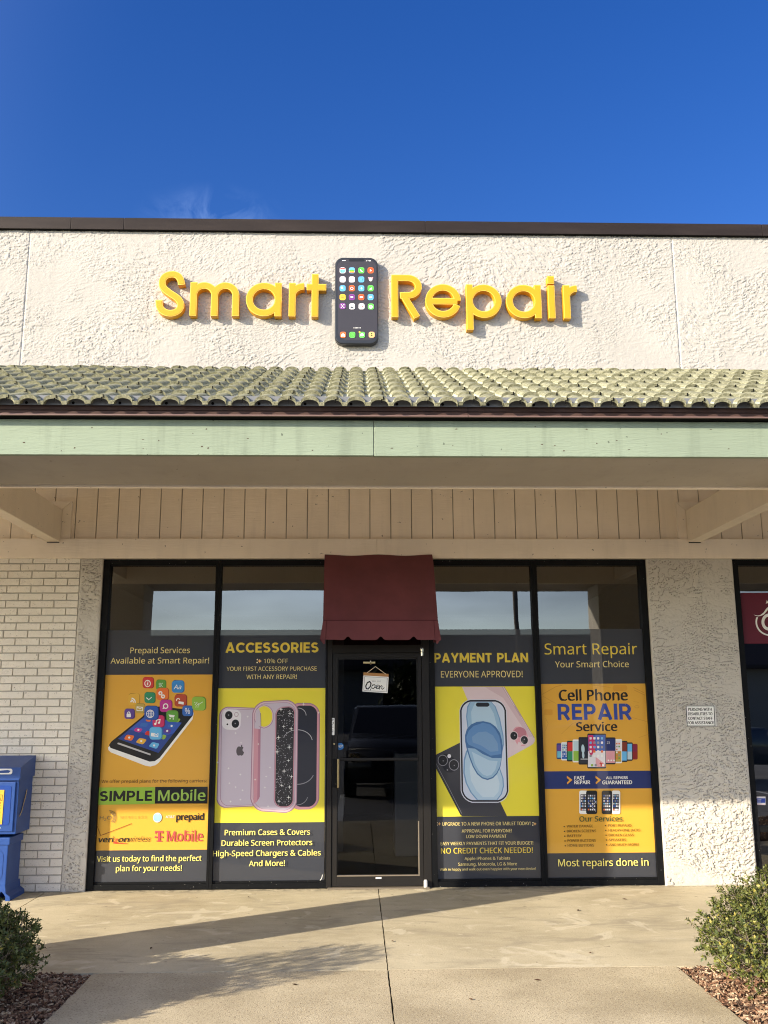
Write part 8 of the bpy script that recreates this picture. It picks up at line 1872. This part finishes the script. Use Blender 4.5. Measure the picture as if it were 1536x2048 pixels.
# the big phone between the words
ph = thing('phone_sign', 'large black smartphone shaped sign with coloured app icons on the wall', 'phone sign', (-.005, -.9, 4.66))
b = MB(); bd = rquad([(-.196, 5.487), (.186, 5.487), (.186, 4.668), (-.196, 4.668)], .062, 8)
v, t, e = union([bd]); n = len(v); c = Vector((-.005, 5.0775))
def ins(p, k): return (c.x+(p.x-c.x)*(1-k/.19), c.y+(p.y-c.y)*(1-k/.40))
lay = [(-.899, 0), (-.955, 0), (-.962, .004), (-.9635, .010)]; vs = []
for y_, k in lay: vs += [(ins(p, k)[0], y_, ins(p, k)[1]) for p in v]
fs = [(j+L*n, i_+L*n, i_+(L+1)*n, j+(L+1)*n) for L in range(3) for i_, j in e]
b.mesh(vs, [tuple(reversed(q)) for q in fs]+[tuple(3*n+q for q in k) for k in t], 'phone_body'); b.build('body', ph)
artwork('phone', ph, -.9645, False)
# door awning
aw = thing('awning', 'dark red cloth awning over the shop door', 'awning', (.2, -.06, 2.94))
b = MB(); nx = 24; prof = [(-.064, 2.948), (-.10, 2.925), (-.16, 2.86), (-.235, 2.75), (-.31, 2.62), (-.375, 2.50), (-.435, 2.39), (-.485, 2.295)]
def awx(t, k): x0 = -.298+(-.293+.298)*k; x1 = .703+(.712-.703)*k; return x0+(x1-x0)*t
vs = []
for j, (y_, z_) in enumerate(prof):
    k = j/(len(prof)-1)
    for i in range(nx+1):
        t = i/nx; sag = .012*math.sin(math.pi*t*2)**2*(1-k)**2; bow = .022*math.sin(math.pi*t)*math.sin(math.pi*k)+.0035*math.sin(t*23+k*5)*math.sin(k*3.0)+.003*math.sin(t*9-k*7)*k
        vs.append((awx(t, k), y_+bow, z_-sag*1.0))
fs = [(j*(nx+1)+i, j*(nx+1)+i+1, (j+1)*(nx+1)+i+1, (j+1)*(nx+1)+i) for j in range(len(prof)-1) for i in range(nx)]
b.mesh(vs, [tuple(reversed(f)) for f in fs], 'awning_cloth', True)
for s in (0, 1):
    x = (-.298, .703)[s]; xb = (-.293, .712)[s]
    b.face([(x+(xb-x)*j/7, y_, z_) for j, (y_, z_) in enumerate(prof)]+[(xb, -.02, 2.295), (x, -.02, 2.94)], 'awning_cloth')
b.build('canopy_cloth', aw)
b = MB(); q = [(-.293, 2.295), (.712, 2.295)]; zb = 2.126; notch = [-.075, .209, .495]; low = [(-.318, zb+.006)]
for xc in notch: low += [(xc-.044, zb-.001), (xc-.028, zb+.005), (xc-.012, zb+.024), (xc, zb+.03), (xc+.012, zb+.024), (xc+.028, zb+.005), (xc+.044, zb-.001)]
low += [(.735, zb-.002)]
v, t, e = union([[(-.293, 2.296)]+low+[(.712, 2.296)]])
def vy(p): k = (2.296-p.y)/.17; return -.486-.022*k+.006*math.sin(p.x*17)*k
b.mesh([(p.x, vy(p), p.y) for p in v], t, 'awning_cloth', True); b.mesh([(p.x, vy(p)+.004, p.y) for p in v], [k[::-1] for k in t], 'awning_cloth')
for s in (0, 1):
    x = (-.293, .712)[s]; xo = (-.318, .735)[s]
    b.face([(x, -.486, 2.296), (xo, -.508, zb), (xo+(.02, -.02)[s], -.30, zb-.015), (xo+(.03, -.03)[s], -.03, zb+.01), (x, -.02, 2.296)], 'awning_cloth')
    b.face([(xo+(.005, -.005)[s], -.505, zb+.006), (xo+(.03, -.03)[s], -.50, zb-.035), (xo+(.045, -.045)[s], -.495, zb-.03), (xo+(.04, -.04)[s], -.495, zb+.01)], 'awning_cloth')
b.build('valance', aw)
b = MB(); b.tube([(-.29, -.4875, 2.297), (.71, -.4875, 2.297)], .0028, 'awning_seam', 6); b.tube([(-.262, -.4885, 2.30), (-.268, -.511, 2.135)], .0016, 'awning_seam', 5); b.tube([(.676, -.4885, 2.30), (.682, -.511, 2.135)], .0016, 'awning_seam', 5); b.build('seam', aw)
b = MB(); b.tube([(-.28, -.03, 2.29), (-.28, -.474, 2.29), (.70, -.474, 2.29), (.70, -.03, 2.29)], .011, 'steel', 8); b.build('frame', aw)
# printed window films
ZB = .064
def poster(key, x, label):
    p = thing('window_poster', label, 'poster', (x, .035, ZB), 'printed films covering the shop windows'); artwork(key, p, .036); return p
poster('prepaid', -1.7995, 'window poster of app icons flying from a phone above carrier logos'); poster('accessory', -.772, 'window poster of pink glittery phone cases on yellow, headed accessories')
poster('payment', 1.1765, 'window poster of a pale blue phone on yellow, headed payment plan'); poster('repair', 2.1805, 'orange window poster for cell phone repair with a blue band')
p = thing('window_banner', 'maroon banner with white curling emblem in the neighbouring window', 'banner', (4.6, .035, 1.9)); artwork('banner', p, .036, False)
p = thing('sticker', 'small blue and white sticker low in the neighbouring window', 'sticker', (3.7, .03, .6)); artwork('sticker', p, .034)
p = thing('notice_plate', 'white notice plate with black lettering screwed to the stucco pillar', 'sign', (3.147, -.03, 1.462))
b = MB(); b.box((3.018, -.0455, 1.370), (3.276, -.03, 1.556), 'white_plastic', .002); b.build('backing', p); artwork('notice', p, -.0458, False)
p = thing('open_sign', 'white open sign on a cord hanging in front of the door glass', 'sign', (.17, -.02, 1.6)); artwork('open', p, -.020, False)
b = MB(); b.box((.062, .012, 1.946), (.172, .03, 1.965), MATS['brass'], .003); b.tube([(.131, -.02, 1.94), (.131, -.006, 1.948), (.131, -.006, 1.97)], .004, 'steel', 8); tag(b.build('hook', loc=(.131, -.006, 1.946)), 'small tan and metal hook bar holding the open sign cord', 'hook')
p = thing('pull_sticker', 'white vertical pull sticker on the door stile above the lock', 'sticker', (-.23, -.001, 1.35)); artwork('pull', p, .0028, False)
p = thing('alarm_sticker', 'blue octagonal alarm sticker on the door glass beside the lock', 'sticker', (-.155, .03, 1.28)); artwork('alarm', p, .0345, False)
# newspaper box
nb = thing('newspaper_box', 'blue plastic newspaper box with yellow card against the brick wall', 'newspaper box', (-3.07, -.26, 0))
x0, x1, yf, yb = -3.36, -2.846, -.40, -.05
b = MB(); b.box((x0+.004, yf+.004, .525), (x1-.004, yb, 1.0), 'box_blue', .008); b.build('body', nb)
b = MB(); b.prism([(yf-.014, .975), (yf-.014, 1.068), (yb-.01, 1.150), (yb+.004, 1.148), (yb+.004, .975)], 0, x0-.008, x1+.008, 'box_blue'); b.box((x0-.004, yf-.022, .962), (x1+.004, yf+.01, .978), 'box_blue', .003); hd = b.build('hood', nb)
b = MB(); b.prism(rquad([(x0+.06, 1.058), (x1-.062, 1.058), (x1-.062, 1.012), (x0+.06, 1.012)], .014), 1, yf-.0165, yf-.0142, 'white_plastic'); b.prism([(x0+.09, 1.018), (x1-.09, 1.024), (x1-.075, 1.04), (x1-.10, 1.048), (x0+.2, 1.03)], 1, yf-.0172, yf-.0165, 'box_blue'); b.build('name_plate', hd)
b = MB(); o = .028; b.box((x0+o, yf-.008, .548), (x1-o, yf+.004, .948), 'box_blue', .006); dr = b.build('door', nb)
b = MB(); b.prism(rquad([(x0+.06, .92), (x1-.06, .92), (x1-.06, .60), (x0+.06, .60)], .02), 1, yf-.0105, yf-.0082, 'box_window'); b.build('window', dr)
b = MB(); b.box((x0+.09, yf-.014, .608), (x1-.118, yf-.0108, .885), pal('gold', False)); b.build('card', nb)
b = MB(); cx = x1-.118
yy = yf-.0145
for z, h, w, c in ((.775, .01, .1, 'orad'), (.755, .006, .09, 'orad2'), (.735, .006, .1, 'orad'), (.70, .006, .07, 'orad2'), (.672, .007, .16, 'black'), (.635, .012, .13, 'slate')): b.face([(cx-.02-w, yy, z), (cx-.02, yy, z), (cx-.02, yy, z+h), (cx-.02-w, yy, z+h)], pal(c, False))
v, t, e = union(strip([(cx-.055, .800), (cx-.012, .800), (cx-.012, .845), (cx-.055, .845)], .003, True)+strip([(cx-.040, .805), (cx-.034, .828), (cx-.024, .805)], .004)+strip([(cx-.034, .828), (cx-.036, .838)], .006)); b.mesh([(q.x, yy-.0003, q.y) for q in v], t, pal('black', False)); b.build('card_print', nb)
vs, fs = text_mesh('ream'); b = MB(); aa = max(v[0] for v in vs); b.mesh([(x1-.118-.01+(v[0]-aa)*.026, yf-.0085-.0006, .572+v[1]*.030) for v in vs], fs, pal('white', False)); b.build('lettering', dr)
b = MB(); b.tube([(x1-.0035, yf+.06, .66), (x1+.003, yf+.09, .70), (x1+.004, yf+.16, .82), (x1-.002, yf+.20, .87)], .006, 'steel', 6); b.build('chain', nb)
b = MB(); b.box((x0+.045, yf-.004, .44), (x1-.045, yb-.02, .50), 'box_blue', .006); b.box((x0+.058, yf+.004, .115), (x1-.058, yb-.03, .442), 'box_blue', .006); b.box((x0+.10, yb-.06, .5), (x1-.10, yb-.03, .53), 'box_blue'); pd = b.build('pedestal', nb)
b = MB(); fx0, fx1 = x0+.105, x1-.095
v, t, e = union(strip(rquad([(fx0, .405), (fx1, .405), (fx1, .155), (fx0, .155)], .05), .008, True)); b.mesh([(q.x, yf+.0015, q.y) for q in v], t, 'box_blue'); b.mesh([(q.x, yf+.0015, q.y) for q in v]+[(q.x, yf+.005, q.y) for q in v], [(j, i, len(v)+i, len(v)+j) for i, j in e], 'box_blue'); b.build('moulding', pd)
b = MB(); pr = [(x0+.058, .118), (x0+.05, .06), (x0+.015, .035), (x0+.012, .0)]; pr2 = [(x1-.012, .0), (x1-.015, .035), (x1-.05, .06), (x1-.058, .118)]
def arch(c): return [(c-.035, 0), (c-.035, .03), (c-.02, .055), (c, .075), (c+.02, .055), (c+.035, .03), (c+.035, 0)]
out = pr+arch(x0+.11)+arch(x1-.085)+pr2
v, t, e = union([out]); n = len(v); b.mesh([(q.x, yf, q.y) for q in v], t, 'box_blue'); b.mesh([(q.x, yf, q.y) for q in v]+[(q.x, yb, q.y) for q in v], [(j, i, n+i, n+j) for i, j in e], 'box_blue'); b.build('base', nb)

# ================================================================== planting
def leaf(b, p, d, up, L, w, m):
    s = d.cross(up)
    if s.length < 1e-4: s = d.orthogonal()
    s.normalize(); n = s.cross(d)
    b.mesh([p, p+d*L*.45+s*w+n*w*.35, p+d*L-n*L*.08, p+d*L*.45-s*w+n*w*.35, p+d*L*.5], [(0, 4, 1), (1, 4, 2), (0, 3, 4), (3, 2, 4)], m, True)
def shrub(name, label, c, rad, n, seed, avoid=None, dead=0.1, kinds=(0, 0, 1, 2, 4)):
    r = random.Random(seed); o = thing(name, label, 'shrub', (c[0], c[1], 0), 'clipped shrubs in the mulch beds'); b = MB(); tw = MB(); lumps = [(Vector((r.gauss(0, 1), r.gauss(0, 1), r.gauss(0, 1))).normalized(), r.uniform(.25, .55), r.uniform(-.16, .15)) for _ in range(46)]
    def radius(d): return 1+sum(h*max(0, 1-(d-q).length/w) for q, w, h in lumps)
    base = Vector((c[0], c[1], 0))
    for i in range(n):
        d = Vector((r.gauss(0, 1), r.gauss(0, 1), r.gauss(0, 1)+.12)).normalized(); k = radius(d)*(r.random()**.28)*r.choice((1, 1, 1, 1.06))
        p = Vector((c[0]+d.x*rad[0]*k, c[1]+d.y*rad[1]*k, c[2]+d.z*rad[2]*k))
        if p.z < .03 or (avoid and avoid(p)): continue
        if p.z < .16 and r.random() < .6: continue
        dr = (d+Vector((r.gauss(0, .5), r.gauss(0, .5), r.gauss(.5, .5)))).normalized(); u = dr.orthogonal().normalized(); w = dr.cross(u); a0 = r.uniform(0, 6.28); nl = r.randint(5, 8)
        for j in range(nl):
            a = a0+j*2.399; el = r.uniform(.25, 1.15); q = (dr*math.sin(el)+(u*math.cos(a)+w*math.sin(a))*math.cos(el)).normalized(); L = r.uniform(.013, .028)
            leaf(b, p+dr*(.004*j), q, dr, L, L*.28, 'leaf%d' % (3 if r.random() < dead else r.choice(kinds)))
        if i % 3 == 0: tw.tube([p-dr*r.uniform(.05, .12), p+dr*.02], .0016, 'twig', 3, cap=False)
    for i in range(26):
        a = r.uniform(0, 6.28); q = base+Vector((math.cos(a)*.06, math.sin(a)*.06, .0)); e = Vector((c[0]+math.cos(a)*rad[0]*r.uniform(.3, .85), c[1]+math.sin(a)*rad[1]*r.uniform(.3, .85), c[2]+rad[2]*r.uniform(-.4, .5)))
        m_ = (q+e)/2+Vector((r.gauss(0, .04), r.gauss(0, .04), -.02)); tw.tube([q, m_, e], .008, 'twig', 5, .003)
    b.build('foliage', o); tw.build('branches', o)
def not_col(xc): return lambda p: abs(p.x-xc) < .28 and -3.03 < p.y < -2.47
shrub('shrub', 'sunlit olive green shrub in the mulch bed with the pale bare twigs low down', (2.80, -3.55, .35), (.97, .69, .345), 13500, 21, not_col(3.19), .05)
shrub('shrub', 'dark green shrub in the mulch bed beside the newspaper box', (-2.38, -3.48, .315), (.74, .66, .265), 9000, 22, not_col(-2.81), .03, (2, 2, 0, 4, 2))
def tree(name, label, x, y, h, cr, n, seed, leafL=.05, trunk=.06, cz=.62, rz=.4, group=None, z0=-.1):
    r = random.Random(seed); o = thing(name, label, 'tree', (x, y, z0), group); t = MB(); pts = [Vector((x+r.gauss(0, .02)*i, y+r.gauss(0, .02)*i, z0+h*cz*i/4)) for i in range(5)]; t.tube(pts, trunk, 'bark', 8, trunk*.5); C = Vector((x, y, z0+h*cz)); tips = []
    for i in range(14):
        a = r.uniform(0, 6.28); e = C+Vector((math.cos(a)*cr*r.uniform(.3, .8), math.sin(a)*cr*r.uniform(.3, .8), h*rz*r.uniform(-.6, .8))); s = pts[r.randint(2, 4)]; t.tube([s, (s+e)/2+Vector((0, 0, .06*h)), e], trunk*.35, 'bark', 5, trunk*.1); tips.append(e)
    t.build('trunk', o); b = MB(); cl = tips+[C+Vector((r.gauss(0, .45)*cr, r.gauss(0, .45)*cr, r.gauss(0, .45)*h*rz)) for _ in range(16)]
    for i in range(n):
        q = r.choice(cl); p = q+Vector((r.gauss(0, .2)*cr, r.gauss(0, .2)*cr, r.gauss(0, .16)*h*rz)); d = Vector((r.gauss(0, 1), r.gauss(0, 1), r.gauss(-.2, .8))).normalized(); L = leafL*r.uniform(.6, 1.3); leaf(b, p, d, Vector((0, 0, 1)), L, L*.22, 'leaf%d' % r.choice((0, 2, 2, 4)))
    b.build('crown', o)
shrub('shrub', 'tallest shrub, a slim upright one at the outer end of the mulch bed', (-2.98, -4.10, .98), (.34, .36, .44), 1500, 25, None, .08)
# ================================================================== across the lot, seen in the glass
def car(name, label, cat, x, y, z, rot, prof, roof, wid, paint):
    o = thing(name, label, cat, (x, y, z), world=False); o.rotation_euler = (0, 0, rot)
    def half(z_): return wid/2*(1 if z_ < .95 else 1-.16*(z_-.95)/.75)
    b = MB(); bm = bmesh.new(); n = len(prof)
    v0 = [bm.verts.new((p[0], -half(p[1]), p[1])) for p in prof]; v1 = [bm.verts.new((p[0], half(p[1]), p[1])) for p in prof]
    bm.faces.new(v0); bm.faces.new(v1[::-1])
    for i in range(n): bm.faces.new((v0[i], v1[i], v1[(i+1) % n], v0[(i+1) % n]))
    bmesh.ops.recalc_face_normals(bm, faces=bm.faces); bmesh.ops.bevel(bm, geom=list(bm.edges), offset=.05, segments=3, affect='EDGES', clamp_overlap=True); bm.verts.index_update()
    b.mesh([v.co.copy() for v in bm.verts], [[v.index for v in f.verts] for f in bm.faces], paint, True); bm.free(); b.build('body', o)
    for s in (-1, 1):
        for q in roof:
            g_ = MB(); pts = [(p[0], s*(half(p[1])+.004), p[1]) for p in q]; g_.face(pts if s < 0 else pts[::-1], 'car_glass'); g_.build('side_window', o)
        for wx in (prof_w[0], prof_w[1]):
            w = MB(); w.prism([(wx+.36*math.cos(k*.2618), .36+.36*math.sin(k*.2618)) for k in range(24)], 1, s*(wid/2-.20), s*(wid/2+.02), 'rubber'); ty = w.build('wheel', o); h = MB(); h.prism([(wx+.23*math.cos(k*.2618), .36+.23*math.sin(k*.2618)) for k in range(24)], 1, s*(wid/2+.02), s*(wid/2+.03), 'chrome'); h.build('rim', ty)
    return o
prof_w = (-1.35, 1.42)
suv = car('parked_suv', 'black sport utility car parked facing the shop, mirrored in the door glass', 'car', .75, -11.6, -.14, R(90), [(-2.3, .32), (-2.32, .95), (-2.2, 1.08), (-1.95, 1.62), (-1.2, 1.72), (.3, 1.68), (1.15, 1.12), (2.2, .98), (2.34, .75), (2.32, .32)], [[(-1.9, 1.08), (-1.05, 1.1), (-1.05, 1.58), (-1.75, 1.56)], [(-1.0, 1.1), (.9, 1.12), (.2, 1.58), (-1.0, 1.6)]], 1.9, 'car_paint')
b = MB(); b.face([(.36, -.70, 1.63), (1.10, -.84, 1.16), (1.10, .84, 1.16), (.36, .70, 1.63)], 'car_glass'); b.mesh([], [], 'car_glass'); b.v = [(p[0]+.012, p[1], p[2]+.03) for p in b.v]; b.build('windscreen', suv)
for s in (-1, 1): b = MB(); b.box((2.22, s*.86-.16, .74), (2.352, s*.86+.05 if s < 0 else s*.86+.03, .90), 'chrome', .02); b.build('headlight', suv)
b = MB(); b.box((2.28, -.5, .55), (2.36, .5, .82), 'rubber', .02); b.build('grille', suv)
truck = car('pickup_truck', 'grey pickup truck parked side on, mirrored in the neighbouring window', 'truck', 6.4, -13.5, -.14, R(178), [(-2.8, .42), (-2.8, 1.2), (-.75, 1.2), (-.7, 1.25), (-.55, 1.82), (.65, 1.82), (1.25, 1.28), (2.6, 1.16), (2.7, .8), (2.68, .42)], [[(-.45, 1.28), (.15, 1.28), (.15, 1.74), (-.4, 1.74)], [(.2, 1.28), (1.05, 1.28), (.62, 1.74), (.2, 1.74)]], 1.95, 'truck_paint')
fb = thing('roadside_building', 'long low building with a dark roof across the lot, mirrored in the glass', 'building', (0, -62, -.14))
b = MB(); b.box((-46, -74, -.14), (46, -62, 4.2), 'far_wall'); b.build('wall', fb); b = MB(); b.prism([(-75, 4.2), (-61, 4.2), (-61, 4.5), (-64, 7.0), (-72, 7.0), (-75, 4.5)], 0, -47, 47, 'far_roof'); b.build('roof', fb)
for i in range(8): b = MB(); b.box((-38+i*10, -61.98, .9), (-33+i*10, -61.9, 3.2), 'car_glass'); b.build('window', fb)
for x, y, h, sd, lab in ((-9, -46, 5.2, 31, 'tall broad tree across the lot, leftmost in the mirrored row'), (3.5, -50, 4.6, 32, 'rounded tree across the lot in the middle of the mirrored row'), (15, -48, 5.4, 33, 'tree across the lot standing nearest the utility pole')):
    tree('roadside_tree', lab, x, y, h, h*.34, 1500, sd, .55, .2, .62, .3, 'trees across the lot')
up = thing('utility_pole', 'wooden utility pole with cross arm and wires across the lot', 'pole', (9, -44, -.14)); b = MB(); b.tube([(9, -44, -.14), (9, -44, 10)], .16, 'pole_wood', 10, .11); b.build('pole', up); b = MB(); b.box((7.7, -44.06, 9.1), (10.3, -43.94, 9.25), 'pole_wood'); b.build('cross_arm', up)
for z in (9.3,):
    b = MB(); b.tube([(9+x*8, -44, z-1.0*(1-(x/5)**2)*1.0 if abs(x) < 5 else z) for x in range(-5, 6)], .009, 'rubber', 4); b.build('wire', up)
b = MB(); b.box((.42, 2.0, -.03), (1.5, 2.5, 1.05), 'counter_grey', .01); tag(b.build('shop_counter', loc=(.9, 2.2, -.03)), 'pale grey counter inside, low behind the door glass', 'counter')

rl = random.Random(77)
for x, y in ((.245, -1.93), (1.72, -1.02), (-.35, -2.93), (-1.35, -2.05), (1.05, -2.9), (.62, -3.25), (2.2, -.6), (-.9, -.35), (1.5, -2.3)):
    b = MB(); a = rl.uniform(0, 6.28); d = Vector((math.cos(a), math.sin(a), 0)); s = Vector((-d.y, d.x, 0)); L = rl.uniform(.012, .026); p = Vector((x, y, .003)); u = Vector((0, 0, 1))
    b.mesh([p-d*L, p+s*L*.4+u*.006, p+d*L+u*.004, p-s*L*.4+u*.005, p-u*.001], [(0, 4, 1), (1, 4, 2), (0, 3, 4), (4, 3, 2)], 'chip%d' % rl.choice((1, 3, 3)), True); tag(b.build('dry_leaf', loc=(x, y, 0)), 'small curled dry leaf lying on the pale concrete', 'leaf', 'dry leaves on the concrete')
